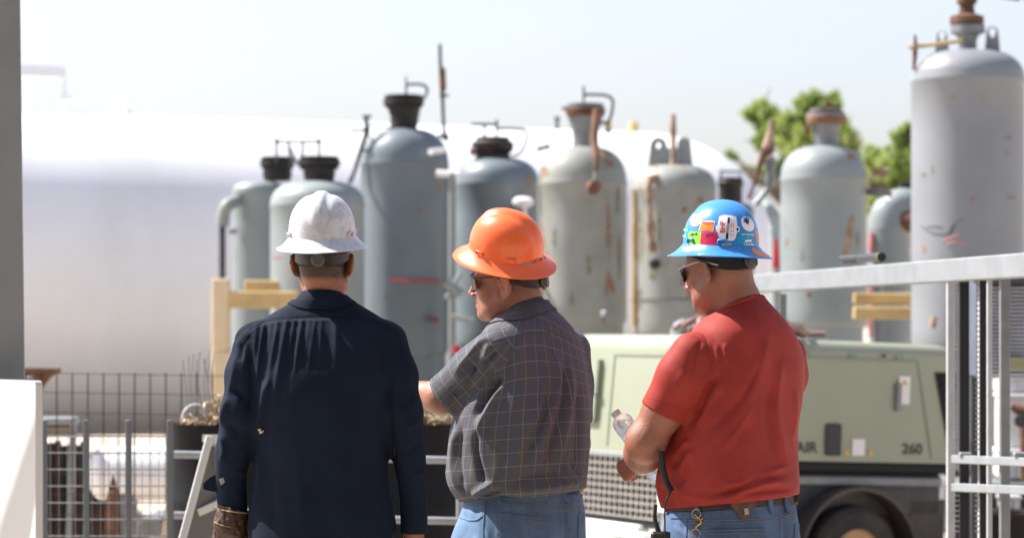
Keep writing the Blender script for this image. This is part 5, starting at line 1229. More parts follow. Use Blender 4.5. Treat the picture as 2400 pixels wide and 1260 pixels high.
def strip(name, pts, width, bvh, m, parent, off=.003, th=.003):
    """a band (belt, loop, waistband) lying on the surface; pts in pixels, width in pixels"""
    P_ = [np.array(list(p) + [0.0]) for p in pts]; P_ = curve(P_, 8) if len(P_) > 2 else [P_[0] + (P_[1] - P_[0]) * t for t in np.linspace(0, 1, 6)]
    P_ = np.array(P_)[:, :2]; T_ = np.gradient(P_, axis=0); T_ /= np.linalg.norm(T_, axis=1)[:, None]; N_ = np.stack([-T_[:, 1], T_[:, 0]], 1); R = []
    for k in np.linspace(-.5, .5, 5): R.append(hits([tuple(p + n * k * width) for p, n in zip(P_, N_)], bvh, off + th))
    for k in (.5, -.5): R.append(hits([tuple(p + n * k * width) for p, n in zip(P_, N_)], bvh, off - .004))
    if any(r is None for r in R): return None
    n = len(P_); v = [p for r in R for p in r]; f = []
    for i in range(len(R)):
        j = (i + 1) % len(R)
        for k in range(n - 1): f.append((i * n + k, i * n + k + 1, j * n + k + 1, j * n + k))
    f += [tuple(i * n for i in range(len(R))), tuple(i * n + n - 1 for i in range(len(R)))[::-1]]
    return mkobj(name, v, f, m, parent, True, 40)
def ringloft(name, rings, m, parent, th=.0025, closed=True):
    n = len(rings[0]); out = np.array(rings, float); N = len(out); cen = out.mean(1, keepdims=True); inn = out + (cen - out) / np.linalg.norm(cen - out, axis=2, keepdims=True) * th
    v = np.concatenate([out.reshape(-1, 3), inn.reshape(-1, 3)]); o = N * n; f = []; K = n if closed else n - 1
    for i in range(N - 1):
        for k in range(K): k2 = (k + 1) % n; f += [(i * n + k, i * n + k2, (i + 1) * n + k2, (i + 1) * n + k), (o + (i + 1) * n + k, o + (i + 1) * n + k2, o + i * n + k2, o + i * n + k)]
    for k in range(K): k2 = (k + 1) % n; f += [(k2, k, o + k, o + k2), ((N - 1) * n + k, (N - 1) * n + k2, o + (N - 1) * n + k2, o + (N - 1) * n + k)]
    return mkobj(name, v, f, m, parent, True, 50)
def collar(c, nrm, fwd, m, parent, rx=.064, ry=.070, up=.022, drop=.048, flare=.032, back=1.0, gapa=18, bvh=None, hug=.004):
    """stand and fold of a shirt collar: c on the neck axis, nrm the axis, fwd the throat direction"""
    nrm = V(*nrm) / np.linalg.norm(nrm); fwd = V(*fwd); fwd = fwd - nrm * np.dot(fwd, nrm); fwd /= np.linalg.norm(fwd); rt = np.cross(fwd, nrm); A = np.radians(np.linspace(90 + gapa, 450 - gapa, 56)); rings = []
    for (h, g) in ((-.02, .004), (0.0, .001), (up * .8, 0), (up, .0025), (up * .9, .006), (up * .4, .011), (0, .018), (-drop * .5, .018 + flare * .5), (-drop, .018 + flare)):
        ring = []
        for a in A:
            cs, sn = math.cos(a), math.sin(a); fr = max(0, sn); hh = h - (.012 * fr * fr if h > 0 else 0) - (.022 * fr ** 3 if h < -.02 else 0); gg = g * (1 + .25 * abs(cs) ** 2 * (g > .01)); ring.append(np.array(c) + rt * (rx + gg) * cs + fwd * (ry + gg) * sn + nrm * hh)
        rings.append(ring)
    if bvh is not None:
        for i in range(len(rings[-1])):
            h_ = bvh.find_nearest(Vector(tuple(rings[-1][i])))
            if h_[0] is not None:
                p = np.array(h_[0]) + np.array(h_[1]) * hug; rings[-1][i] = p; rings[-2][i] = (rings[-3][i] + p) / 2 + (rings[-2][i] - (rings[-3][i] + rings[-1][i]) / 2) * .0 + nrm * .004
    return ringloft('collar', rings, m, parent, .0022, False)
def hairattr(v, c, R, s, zfade, col, amount=1.0, front=.02, sideburn=True):
    l = (v - c) @ R / s; m = smooth((l[:, 2] - zfade[0]) / (zfade[1] - zfade[0])) * smooth((front - l[:, 1]) / .03) * (np.linalg.norm(l, axis=1) < .17)
    ear = (np.abs(l[:, 0]) > .074) & (np.abs(l[:, 2]) < .045) & (l[:, 1] > -.035) ; m = np.where(ear, 0, m) * amount
    return {'hair': m, 'haircol': np.tile(np.array(col), (len(v), 1))}
def hairshell(prims, c, R, s, m, parent, thick=.003, z0=-.02, front=.03):
    F = field_for(prims, .0038, pad=.03); apply(F, prims); F.F -= thick; X, Y, Z = F.x[:, None, None], F.y[None, :, None], F.z[None, None, :]
    lx = ((X - c[0]) * R[0, 0] + (Y - c[1]) * R[1, 0] + (Z - c[2]) * R[2, 0]) / s; ly = ((X - c[0]) * R[0, 1] + (Y - c[1]) * R[1, 1] + (Z - c[2]) * R[2, 1]) / s; lz = ((X - c[0]) * R[0, 2] + (Y - c[1]) * R[1, 2] + (Z - c[2]) * R[2, 2]) / s
    b = np.maximum(z0 + .012 * np.sin(lx * 300) * .15 - lz, (ly - front - .25 * np.minimum(lz, .06))); b = np.maximum(b, np.where(ly > -.035, .045 - lz, -1) * 1.0)
    F.F = np.maximum(F.F, b.astype(np.float32)); v, q = F.mesh(1); N = vnormals(v, q); v = v + N * (noise3(v * 260) * .0022)[:, None]; return mkobj('hair', v, q, m, parent, True, 0)
# ---------------------------------------------------------------- man in navy work shirt
def person(label, px, d): return thing('person', label, 'person', (P(px, 0, d)[0], d, 0))
D1 = 8.6
m1 = person('man in a dark navy long sleeved work shirt and scuffed white hard hat, back turned', 757, D1)
rows1 = rowpx(D1, 0, [(684, 706, 806, .95, .045), (700, 694, 822, .85, .042), (716, 668, 848, .58, .036), (735, 634, 882, .44, .026), (752, 608, 906, .41, .014), (775, 592, 920, .43, .004), (810, 584, 924, .485, 0), (850, 584, 923, .56, 0), (880, 584, 922, .62, 0), (920, 585, 920, .67, 0), (960, 588, 914, .70, .0), (1060, 595, 908, .70, 0), (1130, 594, 914, .68, 0), (1190, 589, 924, .68, 0), (1260, 581, 935, .68, 0), (1330, 574, 944, .70, 0)])
HC1 = P(757, 621, D1 + .065); HR1 = frame(math.radians(-4), math.radians(3)); neck1 = [(HC1 + HR1 @ V(0, -.025, -.02), .058, P(764, 708, D1 + .05), .056)]
hp1, T1 = head_prims(HC1, HR1, 1.0, neck1, .15)
SL = [P(598, 800, D1), P(566, 965, D1 - .04), P(548, 1130, D1 - .0)]; SRr = [P(908, 802, D1), P(942, 965, D1 - .04), P(970, 1140, D1 + .0)]
def sleeves(pts, rs, k=.028): return [(cone(a, b, ra, rb), k, 'u') for a, b, ra, rb in zip(pts[:-1], pts[1:], rs[:-1], rs[1:])]
tors = loft(rows1, 2.25)
slL = sleeves([SL[0], P(580, 880, D1 - .02), SL[1], P(545, 1060, D1 - .02), P(541, 1125, D1), P(548, 1225, D1 + .01)], [.060, .061, .058, .053, .045, .042]); slR = sleeves([SRr[0], P(930, 880, D1 - .02), SRr[1], P(958, 1060, D1 - .02), P(970, 1150, D1), P(972, 1275, D1 + .01)], [.060, .060, .057, .051, .045, .041])
pr1 = [(tors, .001, 'u')] + [(p, k if i < 3 else .006, m_) for i, (p, k, m_) in enumerate(slL)] + [(p, k if i < 3 else .006, m_) for i, (p, k, m_) in enumerate(slR)]
F = field_for(pr1, .0045, pad=.03); apply(F, pr1)

for (px_, yc, yw, hr) in ((551, 1194, 0, .030), (969, 1252, 0, .030)):
    b = F.blk(P(px_ - 48, yc + 75, D1 - .09), P(px_ + 34, yc - 5, D1 + .09)); F.F[b] = np.maximum(F.F[b], ((CAMZ + (HY - yc) * D1 / FPX) - F.z[b[2]])[None, None, :] + 0 * F.F[b]); F.op(cone(P(px_, yc - 18, D1 + .01), P(px_, yc + 40, D1 + .01), hr), .003, 's')
F.cut(lambda X, Y, Z: (CAMZ + (HY - 1300) * D1 / FPX) - Z)
F.op(cone(P(764, 690, D1 + .045), P(764, 640, D1 + .045), .060), .004, 's')
v, q = F.mesh(2)
# armhole seams
def prim_at(pr, v): 
    f = pr[0]; return np.array([float(f(np.float32(a), np.float32(b), np.float32(c))) for a, b, c in v])
def prim_v(pr, v):
    x = v[:, 0].astype(np.float32).reshape(-1, 1, 1); return None
def dist_cones(v, pts, rs):
    out = np.full(len(v), 9.0)
    for a, b, ra, rb in zip(pts[:-1], pts[1:], rs[:-1], rs[1:]):
        ba = b - a; t = np.clip(((v - a) @ ba) / (ba @ ba), 0, 1); out = np.minimum(out, np.linalg.norm(v - a - t[:, None] * ba, axis=1) - (ra + (rb - ra) * t))
    return out
N = vnormals(v, q); v = v + N * (noise3(v * [9, 9, 5]) * .006 + noise3(v * [22, 22, 9] + 9) * .0028)[:, None]
fl1 = [([(548, 800), (575, 772), (620, 752), (680, 745), (757, 742), (830, 744), (890, 756), (935, 785)], -.0035, 3.0, 1.0),
       ([(560, 806), (585, 782), (640, 760), (757, 752), (880, 766), (930, 796)], .0022, 6.0, 1.0)]
for (x0, y0, x1, y1, a, s_) in ((606, 765, 598, 900, .007, 8), (622, 768, 600, 960, .009, 7), (640, 760, 636, 850, .005, 6), (656, 760, 632, 930, .009, 8), (676, 758, 640, 1010, .010, 10), (694, 756, 682, 850, .006, 6), (712, 756, 694, 900, .008, 6), (730, 755, 724, 830, .005, 6), (742, 756, 728, 890, .006, 6), (756, 756, 758, 860, .005, 7), (790, 760, 796, 880, .006, 9), (830, 762, 842, 900, .006, 9), (870, 770, 884, 900, .006, 9)):
    fl1.append(([(x0, y0), (x1, y1)], a, s_, 'in'))
fl1 += [([(634, 880), (620, 960), (606, 1010), (596, 1030)], .014, 12), ([(645, 860), (622, 985), (606, 1030)], .008, 8), ([(604, 1040), (616, 1090), (610, 1160), (592, 1220)], .012, 12), ([(592, 800), (596, 900), (590, 1000)], -.012, 9), ([(918, 830), (914, 930), (918, 1050), (926, 1140)], -.013, 9),
        ([(548, 905), (575, 925), (585, 950)], -.010, 9), ([(545, 925), (530, 960), (525, 1000)], .009, 9), ([(560, 820), (548, 900), (535, 940)], .007, 9), ([(572, 800), (566, 850)], -.008, 6), ([(520, 1010), (530, 1050), (520, 1090)], .009, 8), ([(540, 990), (575, 1020)], -.008, 10), ([(530, 1080), (575, 1060)], -.006, 9), ([(548, 1100), (580, 1110)], .006, 9),
        ([(955, 880), (985, 960)], .006, 10), ([(940, 950), (975, 930)], -.007, 9), ([(950, 1000), (990, 980)], .006, 10), ([(950, 1060), (990, 1030)], -.006, 10), ([(960, 1120), (1000, 1100)], .005, 9), ([(700, 1000), (720, 1250)], .006, 20), ([(800, 980), (815, 1240)], .006, 22), ([(870, 1000), (880, 1200)], -.005, 18), ([(590, 1180), (586, 1260)], .008, 9), ([(640, 1050), (650, 1250)], -.006, 20)]
v = folds(v, q, D1, fl1); v = laplace(v, q, .25)
shirt1 = mkobj('work_shirt', v, q, S_['navy'], m1, True, 0); bv1 = bvh_of(v, q)
collar(P(754, 702, D1 + .042), (0, .10, 1), (0, 1, 0), S_['navy'], shirt1, .058, .062, .024, .036, .006, gapa=14, bvh=bv1)
seam('yoke_seam', [(584, 770), (622, 754), (680, 747), (757, 744), (830, 746), (890, 758), (920, 774)], bv1, S_['navy'], shirt1, .0004, .0013)
seam('sleeve_seam', [(584, 782), (570, 806), (562, 850)], bv1, S_['navy'], shirt1, .0002, .0012); seam('sleeve_seam', [(926, 775), (942, 810), (945, 860)], bv1, S_['navy'], shirt1, .0002, .0012)
# open cuff tab with button, frayed paper scrap on the back
mb = MB(); c = P(500, 1136, D1 - .015); Rt = np.array([[.96, 0, .28], [0, 1, 0], [-.28, 0, .96]])
w_ = [P(x, y, D1 - .02) for x, y in ((520, 1104), (492, 1118), (476, 1132), (477, 1146), (500, 1151), (524, 1154))]; w2 = [p + V(0, .03, 0) for p in w_]; n = len(w_)
mb.add(w_ + w2, [tuple(range(n)), tuple(range(2 * n - 1, n - 1, -1))] + [(i, n + i, n + (i + 1) % n, (i + 1) % n) for i in range(n)]); mb.build('cuff_tab', S_['navy'], shirt1, False)
patch('cuff_button', [(514, 1122), (524, 1118), (528, 1128), (519, 1136)], bv1, mat('cuff_button', (.16, .17, .2), .4), shirt1, .001, .002, 2)
o = patch('paper_scrap', [(605, 1004), (612, 1002), (612, 1008), (619, 1007), (617, 1013), (609, 1014), (610, 1009)], bv1, mat('paper_scrap', (.55, .42, .28), .8), None, .004, .002, 2)
if o: tag(o, 'tiny tan frayed scrap caught on the back of the navy shirt', 'scrap')
# trousers
rj = rowpx(D1, 0, [(1170, 622, 896, .60, .0), (1230, 616, 903, .62, 0), (1300, 612, 910, .64, 0)])
jo1, jv, jq = legs(P(758, 0, D1), 0, D1, cloth('navy_trousers', (.022, .028, .045)), m1, rj, None)
jo1.name = 'trousers'; jo1.data.name = 'trousers'
# body
wl = P(549, 1195, D1 + .01); wr = P(970, 1240, D1 + .01)
RHr = np.stack([V(-1, .35, 0) / 1.06, V(.05, .05, -1), V(-.35, -1, -.05) / 1.06], 1)   # right hand: thumb side inward
body = [(loft(rows1, 2.2, .024), .001, 'u')] + sleeves([SL[0], SL[1], P(542, 1125, D1), wl], [.042, .036, .031, .028]) + sleeves([SRr[0], SRr[1], wr], [.045, .04, .028]) + legs_body(P(758, 0, D1), 0) + hp1 + hand_prims(P(970, 1246, D1 + .01), RHr, 1.0, (.3, .4, .3))+ hand_prims(P(549, 1195, D1 + .01), np.stack([V(1, .35, 0) / 1.06, V(-.1, .15, -1), V(.35, -1, -.1) / 1.06], 1), .9, (.7, .8, .5))
rg = lambda a, b: (min(a, b), max(a, b), .0032)
F = field_for(body, .0075, fx=[rg(P(680, 0, D1)[0], P(836, 0, D1)[0]), rg(P(930, 0, D1)[0], P(1010, 0, D1)[0])], fy=[(D1 - .09, D1 + .16, .0036)], fz=[rg(P(0, 735, D1)[2], P(0, 500, D1)[2]), rg(P(0, 1240, D1)[2], P(0, 1400, D1)[2])]); apply(F, body)
v, q = F.mesh(1); bo1 = mkobj('body', v, q, S_['skin1'], m1, True, 0, hairattr(v, HC1, HR1, 1.0, (-.056, -.036), (.020, .011, .007), .97, .03))
hp_only = head_prims(HC1, HR1, 1.0, None, .15, False)[0]
hm1 = mat('hair_dark_brown', (.020, .012, .009), .75, var=.5, vs=90, bump=.8, bs=300)
hairshell(hp_only, HC1, HR1, 1.0, hm1, m1, .0022, -.012, .03)
# glove
wg = P(552, 1190, D1 + .0); RG = np.stack([V(1, .3, 0) / 1.044, V(-.18, .12, -1) / 1.02, V(.3, -1, -.1) / 1.05], 1)
gl = hand_prims(wg, RG, 1.16, (.9, 1.0, .6), (.4, .6), fat=1.45) + [(cone(P(548, 1180, D1), P(545, 1215, D1), .047, .045), .012, 'u'), (ell(P(538, 1228, D1 - .01), (.046, .04, .05)), .02, 'u')]
F = field_for(gl, .0032); apply(F, gl); F.op(cone(P(548, 1165, D1), P(548, 1192, D1), .041, .041), .003, 's'); F.cut(lambda X, Y, Z: Z - (CAMZ + (HY - 1187) * D1 / FPX) + (X - P(548, 0, D1)[0]) * .25, .003)
v, q = F.mesh(2); N = vnormals(v, q); v = v + N * (noise3(v * 55) * .006 + noise3(v * 120) * .0025)[:, None]; gv = mkobj('work_glove', v, q, S_['leather'], m1, True, 0)
bg_ = bvh_of(v, q); seam('glove_hem', [(500, 1190), (520, 1194), (550, 1199), (588, 1202)], bg_, mat('glove_hem', (.34, .24, .13), .8), gv, .001, .0022); seam('glove_stitch', [(502, 1222), (520, 1230), (540, 1234)], bg_, mat('glove_pale_brown', (.3, .17, .09), .7), gv, .001, .0016)  # stitch line in a paler brown than the leather
# hard hat
m, nt, b = newmat('hat_white'); tc = nt.nodes.new('ShaderNodeTexCoord').outputs['Object']; n1 = noisen(nt, tc, 28, 8, .7); n2 = noisen(nt, scaled(nt, tc, 3, 1, 1), 60, 6, .7)
c = mixc(nt, mathn(nt, 'MULTIPLY', ramp(nt, n1, .46, .60), .6), (.62, .63, .66), (.43, .43, .44)); c = mixc(nt, mathn(nt, 'MULTIPLY', ramp(nt, n2, .58, .63), .6), c, (.34, .32, .30)); nt.links.new(c, b.inputs['Base Color']); nt.links.new(mathn(nt, 'ADD', mathn(nt, 'MULTIPLY', n1, .4), .12), b.inputs['Roughness']); bumpn(nt, b, n2, .12, .002)
UP = lambda x, y, z, yaw: (lambda u, f: np.stack([np.cross(f - u * np.dot(f, u), u) / np.linalg.norm(np.cross(f - u * np.dot(f, u), u)), (f - u * np.dot(f, u)) / np.linalg.norm(f - u * np.dot(f, u)), u], 1))(V(x, y, z) / np.linalg.norm((x, y, z)), V(-math.sin(yaw), math.cos(yaw), 0))
hatR1 = UP(-.02, -.115, .99, math.radians(-4)); h1 = hardhat('hard_hat', P(756, 581, D1 + .055), hatR1, m, m1)
suspension(P(757, 621, D1 + .055), HR1, h1, zb_=-.008, band_h=.034, knob=.0175, kz=.008)
# ---------------------------------------------------------------- man in grey plaid shirt
D2 = 9.0; Y2 = math.radians(45)
m2 = person('man in a dark grey windowpane plaid short sleeved shirt and orange hard hat, reaching forward', 1235, D2)
rows2 = rowpx(D2, Y2, [(702, 1196, 1284, .95, .0), (722, 1180, 1296, .9, .0), (742, 1162, 1318, .78, .0), (765, 1142, 1340, .70, .0), (800, 1128, 1358, .66, 0), (850, 1122, 1368, .68, 0), (900, 1112, 1374, .72, 0), (960, 1078, 1378, .82, 0), (1020, 1062, 1377, .88, 0), (1070, 1056, 1374, .92, 0), (1110, 1051, 1371, .92, 0), (1135, 1055, 1369, .9, 0), (1155, 1068, 1366, .88, 0), (1180, 1088, 1362, .84, 0)])
HC2 = P(1187, 667, D2 - .0); HR2 = frame(math.radians(80), math.radians(6), math.radians(-8))
neck2 = [(HC2 + HR2 @ V(0, -.03, -.025), .060, P(1236, 745, D2), .072)]
hp2, T2 = head_prims(HC2, HR2, 1.04, neck2, .25)
def chain(pts, rs, k=.028, flat=None): return [(cone(a, b, ra, rb, flat), k, 'u') for a, b, ra, rb in zip(pts[:-1], pts[1:], rs[:-1], rs[1:])]
s2p = [P(1168, 822, D2 - .12), P(1120, 870, D2 - .08), P(1052, 936, D2 - .02)]; s2r = [.072, .080, .086]
s2R = [P(1336, 822, D2 + .12), P(1342, 900, D2 + .11), P(1346, 990, D2 + .12)]; s2Rr = [.066, .062, .060]
fl_ = ((.35, .93, .1), .72)
slL2 = chain(s2p, s2r, .03, fl_); slR2 = chain(s2R, s2Rr)
pr2 = [(loft(rows2, 2.3), .001, 'u')] + slL2 + slR2
F = field_for(pr2, .0045); apply(F, pr2)
e0 = P(1052, 936, D2 - .02); ax_ = (s2p[2] - s2p[1]) / np.linalg.norm(s2p[2] - s2p[1]); e1 = e0 + ax_ * .02
F.cut(lambda X, Y, Z: np.where((X - e0[0]) * ax_[0] + (Y - e0[1]) * ax_[1] + (Z - e0[2]) * ax_[2] > -.06, 1.0, 0) * ((X - e0[0]) * (ax_[0] - .05) + (Y - e0[1]) * ax_[1] + (Z - e0[2]) * ax_[2] - .012) * (X < P(1130, 0, D2)[0]) - .02 * (X >= P(1130, 0, D2)[0]) - .005 * ((X - e0[0]) * ax_[0] + (Y - e0[1]) * ax_[1] + (Z - e0[2]) * ax_[2] <= -.06), .002) if False else None
def sleeve_cut(F, e0, ax, hole, depth=.05, rad=.13):
    """trim the sleeve end square and hollow it"""
    b = F.blk(e0 - rad, e0 + rad); X, Y, Z = F.x[b[0]][:, None, None], F.y[b[1]][None, :, None], F.z[b[2]][None, None, :]
    t = (X - e0[0]) * ax[0] + (Y - e0[1]) * ax[1] + (Z - e0[2]) * ax[2]; near = t > -.03
    F.F[b] = np.where(near, np.maximum(F.F[b], t.astype(np.float32)), F.F[b])
    F.op(cone(e0 - ax * depth, e0 + ax * .06, hole, hole), .003, 's')
def flat_hole(F, e0, ax, hole, fl, depth=.05): F.op(cone(e0 - ax * depth, e0 + ax * .06, hole, hole, fl), .003, 's')
b = F.blk(e0 - .14, e0 + .14); X, Y, Z = F.x[b[0]][:, None, None], F.y[b[1]][None, :, None], F.z[b[2]][None, None, :]
t = (X - e0[0]) * ax_[0] + (Y - e0[1]) * ax_[1] + (Z - e0[2]) * ax_[2]; dist_torso = loft(rows2, 2.3)[0](X, Y, Z)
F.F[b] = np.where((t > -.03) & (dist_torso > .004), np.maximum(F.F[b], t.astype(np.float32)), F.F[b]); flat_hole(F, e0, ax_, .070, fl_, .03)
eR = s2R[2]; axR = (s2R[2] - s2R[1]) / np.linalg.norm(s2R[2] - s2R[1]); b = F.blk(eR - .1, eR + .1); X, Y, Z = F.x[b[0]][:, None, None], F.y[b[1]][None, :, None], F.z[b[2]][None, None, :]
t = (X - eR[0]) * axR[0] + (Y - eR[1]) * axR[1] + (Z - eR[2]) * axR[2]; dt_ = loft(rows2, 2.3)[0](X, Y, Z); F.F[b] = np.where((t > -.03) & (dt_ > .004), np.maximum(F.F[b], t.astype(np.float32)), F.F[b])
def pz(px, py, d=D2): return P(px, py, d)[[0, 2]]
hem2 = np.array([pz(x, y) for x, y in ((1030, 1172), (1085, 1170), (1130, 1163), (1180, 1152), (1250, 1156), (1310, 1150), (1366, 1146), (1400, 1146))])
F.cut(lambda X, Y, Z: np.interp(X.ravel(), hem2[:, 0], hem2[:, 1]).reshape(X.shape) - Z - 0 * Y, .006)
F.op(cone(P(1232, 735, D2), P(1214, 680, D2 + .01), .062), .004, 's')
v, q = F.mesh(2); v0 = v.copy()
dT = loft(rows2, 2.3)[0]; dTv = np.array([dT(np.float32(a).reshape(1, 1, 1), np.float32(b_).reshape(1, 1, 1), np.float32(c).reshape(1, 1, 1))[0, 0, 0] for a, b_, c in v[:0]]) if False else None
dsl = np.minimum(dist_cones(v, s2p, s2r), dist_cones(v, s2R, s2Rr)); Zr = np.array(sorted(rows2)); ci = [np.interp(v[:, 2], Zr[:, 0], Zr[:, k]) for k in (1, 2, 3, 4)]
cs, sn = math.cos(Y2), math.sin(Y2); uu = (v[:, 0] - ci[0]) * cs + (v[:, 1] - ci[1]) * sn; vv_ = -(v[:, 0] - ci[0]) * sn + (v[:, 1] - ci[1]) * cs
dto = ((np.abs(uu / ci[2]) ** 2.3 + np.abs(vv_ / ci[3]) ** 2.3 + 1e-9) ** (1 / 2.3) - 1) * np.minimum(ci[2], ci[3])
sleeve = (dsl < dto - .004).astype(float) * (v[:, 2] > P(0, 1000, D2)[2])
sleeve = smooth((dto - dsl) / .010) * (v[:, 2] > P(0, 1005, D2)[2])
ang = np.arctan2(vv_ / ci[3], uu / ci[2]); uvt = np.stack([ang * .195, v[:, 2] + .035 * np.cos(ang * 2 + 1.2) * smooth((v[:, 2] - 1.15) / .3) + .02 * np.sin(ang), v[:, 1] * 0], 1)
def axis_uv(v, a, b):
    d = (b - a) / np.linalg.norm(b - a); s = np.cross(d, (0, 1, 0)); s /= np.linalg.norm(s); w = np.cross(d, s); r = v - a; al = r @ d; an = np.arctan2(r @ w, r @ s); return np.stack([an * .075, al, 0 * al], 1)
uvL = axis_uv(v, s2p[0], s2p[2]); uvR = axis_uv(v, s2R[0], s2R[2]); uvs = np.where((v[:, [0]] < P(1230, 0, D2)[0]), uvL, uvR)
N = vnormals(v, q); v = v + N * (noise3(v * [9, 9, 6]) * .005 + noise3(v * [24, 24, 10] + 3) * .0025)[:, None]
sm_ = np.abs(dsl - dto); v = v - N * (.0025 * np.exp(-(sm_ / .005) ** 2) * (v0[:, 2] > P(0, 1000, D2)[2]))[:, None]
fl2 = [([(1300, 800), (1305, 900), (1275, 1010), (1240, 1080)], .010, 12), ([(1330, 830), (1335, 930), (1315, 1030), (1300, 1110)], .009, 10), ([(1280, 840), (1270, 930), (1235, 1020)], .008, 11), ([(1318, 820), (1322, 920), (1298, 1020), (1272, 1100)], -.009, 7), ([(1350, 900), (1352, 1010), (1345, 1110)], -.007, 8), ([(1250, 960), (1215, 1040), (1190, 1110)], .007, 12), ([(1290, 900), (1262, 1000), (1222, 1080)], -.008, 8),
       ([(1185, 875), (1130, 940), (1112, 985)], -.020, 9), ([(1195, 870), (1160, 930), (1125, 1000), (1122, 1060), (1138, 1120)], .010, 10), ([(1120, 990), (1118, 1050), (1130, 1110), (1142, 1140)], -.020, 8),
       ([(1085, 980), (1075, 1060), (1085, 1130), (1105, 1160)], -.010, 7), ([(1072, 990), (1062, 1060), (1066, 1120), (1085, 1160)], .007, 6), ([(1105, 1155), (1135, 1135), (1165, 1120)], .012, 8), ([(1120, 1162), (1150, 1148), (1180, 1140)], -.009, 6), ([(1180, 1140), (1250, 1135), (1310, 1128), (1365, 1120)], .012, 14), ([(1190, 1118), (1260, 1105), (1330, 1100)], -.006, 10), ([(1310, 1080), (1330, 1120), (1360, 1135)], .009, 9), ([(1330, 1060), (1352, 1100), (1368, 1110)], -.006, 8), ([(1230, 1150), (1245, 1120), (1240, 1095)], .006, 7), ([(1285, 1145), (1295, 1115), (1290, 1085)], .006, 7),
       ([(1160, 790), (1130, 800), (1095, 840), (1060, 880)], .008, 9), ([(1175, 810), (1130, 850), (1080, 880)], -.008, 8), ([(1145, 800), (1140, 830), (1120, 870)], .007, 7), ([(1120, 900), (1080, 915), (1050, 930)], -.005, 8), ([(1100, 840), (1110, 870), (1095, 900)], -.006, 7), ([(1200, 790), (1190, 830), (1190, 880)], -.004, 8)]
fl2 = [(a, b * 1.6, c_, *o) for a, b, c_, *o in fl2]; v = folds(v, q, D2, fl2); v = laplace(v, q, .3)
shirt2 = mkobj('plaid_shirt', v, q, S_['plaid'], m2, True, 0, {'cloth_uv': uvt, 'sleeve_uv': uvs, 'sleeve': sleeve}); bv2 = bvh_of(v, q)
colm2 = cloth('collar_grey', (.095, .092, .10))
collar(P(1226, 730, D2 - .005), (-.42, .12, 1), (-.95, .25, -.35), colm2, shirt2, .061, .066, .026, .030, .026, gapa=16, bvh=bv2)
seam('cuff_seam', [(1010, 882), (1060, 922), (1112, 968)], bv2, S_['plaid'], shirt2, .0004, .0011); seam('yoke_seam', [(1150, 800), (1210, 785), (1290, 780), (1345, 800)], bv2, colm2, shirt2, .0003, .0010)
# jeans
rj = rowpx(D2, Y2, [(1120, 1106, 1352, .80, .0), (1160, 1100, 1356, .82, .0), (1180, 1092, 1360, .82, 0), (1220, 1078, 1363, .82, 0), (1262, 1064, 1365, .82, 0), (1310, 1058, 1367, .82, 0)])
wz = P(0, 1150, D2)[2]
fj = [([(1085, 1190), (1100, 1230), (1120, 1258)], -.008, 9), ([(1100, 1180), (1140, 1225), (1150, 1262)], .006, 9), ([(1322, 1180), (1325, 1262)], -.004, 4, 1.0), ([(1165, 1196), (1168, 1262)], .002, 3, 1.0)]
jo2, jv, jq = legs(P(1232, 0, D2), Y2, D2, S_['denim2'], m2, rj, lambda X, Y, Z: Z - (CAMZ + (HY - 1146) * D2 / FPX) + 0 * X + 0 * Y, fold=fj); bj2 = bvh_of(jv, jq)
strip('waistband', [(1092, 1172), (1140, 1163), (1200, 1162), (1270, 1164), (1330, 1166), (1362, 1166)], 16, bj2, S_['denim2'], jo2, .002, .003)
patch('back_pocket', [(1165, 1199), (1228, 1206), (1292, 1214), (1286, 1262), (1278, 1308), (1225, 1335), (1172, 1300)], bj2, S_['denim2'], jo2, .0005, .002, 5); patch('back_pocket', [(1355, 1203), (1366, 1200), (1367, 1300), (1352, 1310)], bj2, S_['denim2'], jo2, .0005, .002, 3)
seam('stitching', [(1168, 1203), (1228, 1210), (1288, 1218), (1282, 1300)], bj2, S_['stitch'], jo2, .004, .0007, True); seam('stitching', [(1166, 1211), (1228, 1218), (1284, 1226)], bj2, S_['stitch'], jo2, .004, .0007, True); seam('stitching', [(1170, 1203), (1174, 1300)], bj2, S_['stitch'], jo2, .004, .0007, True)
seam('stitching', [(1145, 1172), (1200, 1177), (1260, 1184), (1320, 1193), (1362, 1186)], bj2, S_['stitch'], jo2, .001, .0007, True); seam('stitching', [(1143, 1177), (1200, 1182), (1260, 1189), (1320, 1198), (1362, 1191)], bj2, S_['stitch'], jo2, .001, .0007, True); seam('stitching', [(1322, 1196), (1324, 1300)], bj2, S_['stitch'], jo2, .001, .0007, True)
seam('front_pocket_hem', [(1078, 1212), (1100, 1218), (1120, 1216), (1136, 1204)], bj2, S_['denim2'], jo2, .001, .002); seam('side_seam', [(1140, 1168), (1134, 1215), (1132, 1300)], bj2, S_['denim2'], jo2, .001, .0022)
for x in (1168, 1277, 1322): strip('belt_loop', [(x - 2, 1148), (x, 1160), (x + 8, 1178)], 9, bj2, S_['denim2'], jo2, .006, .003)
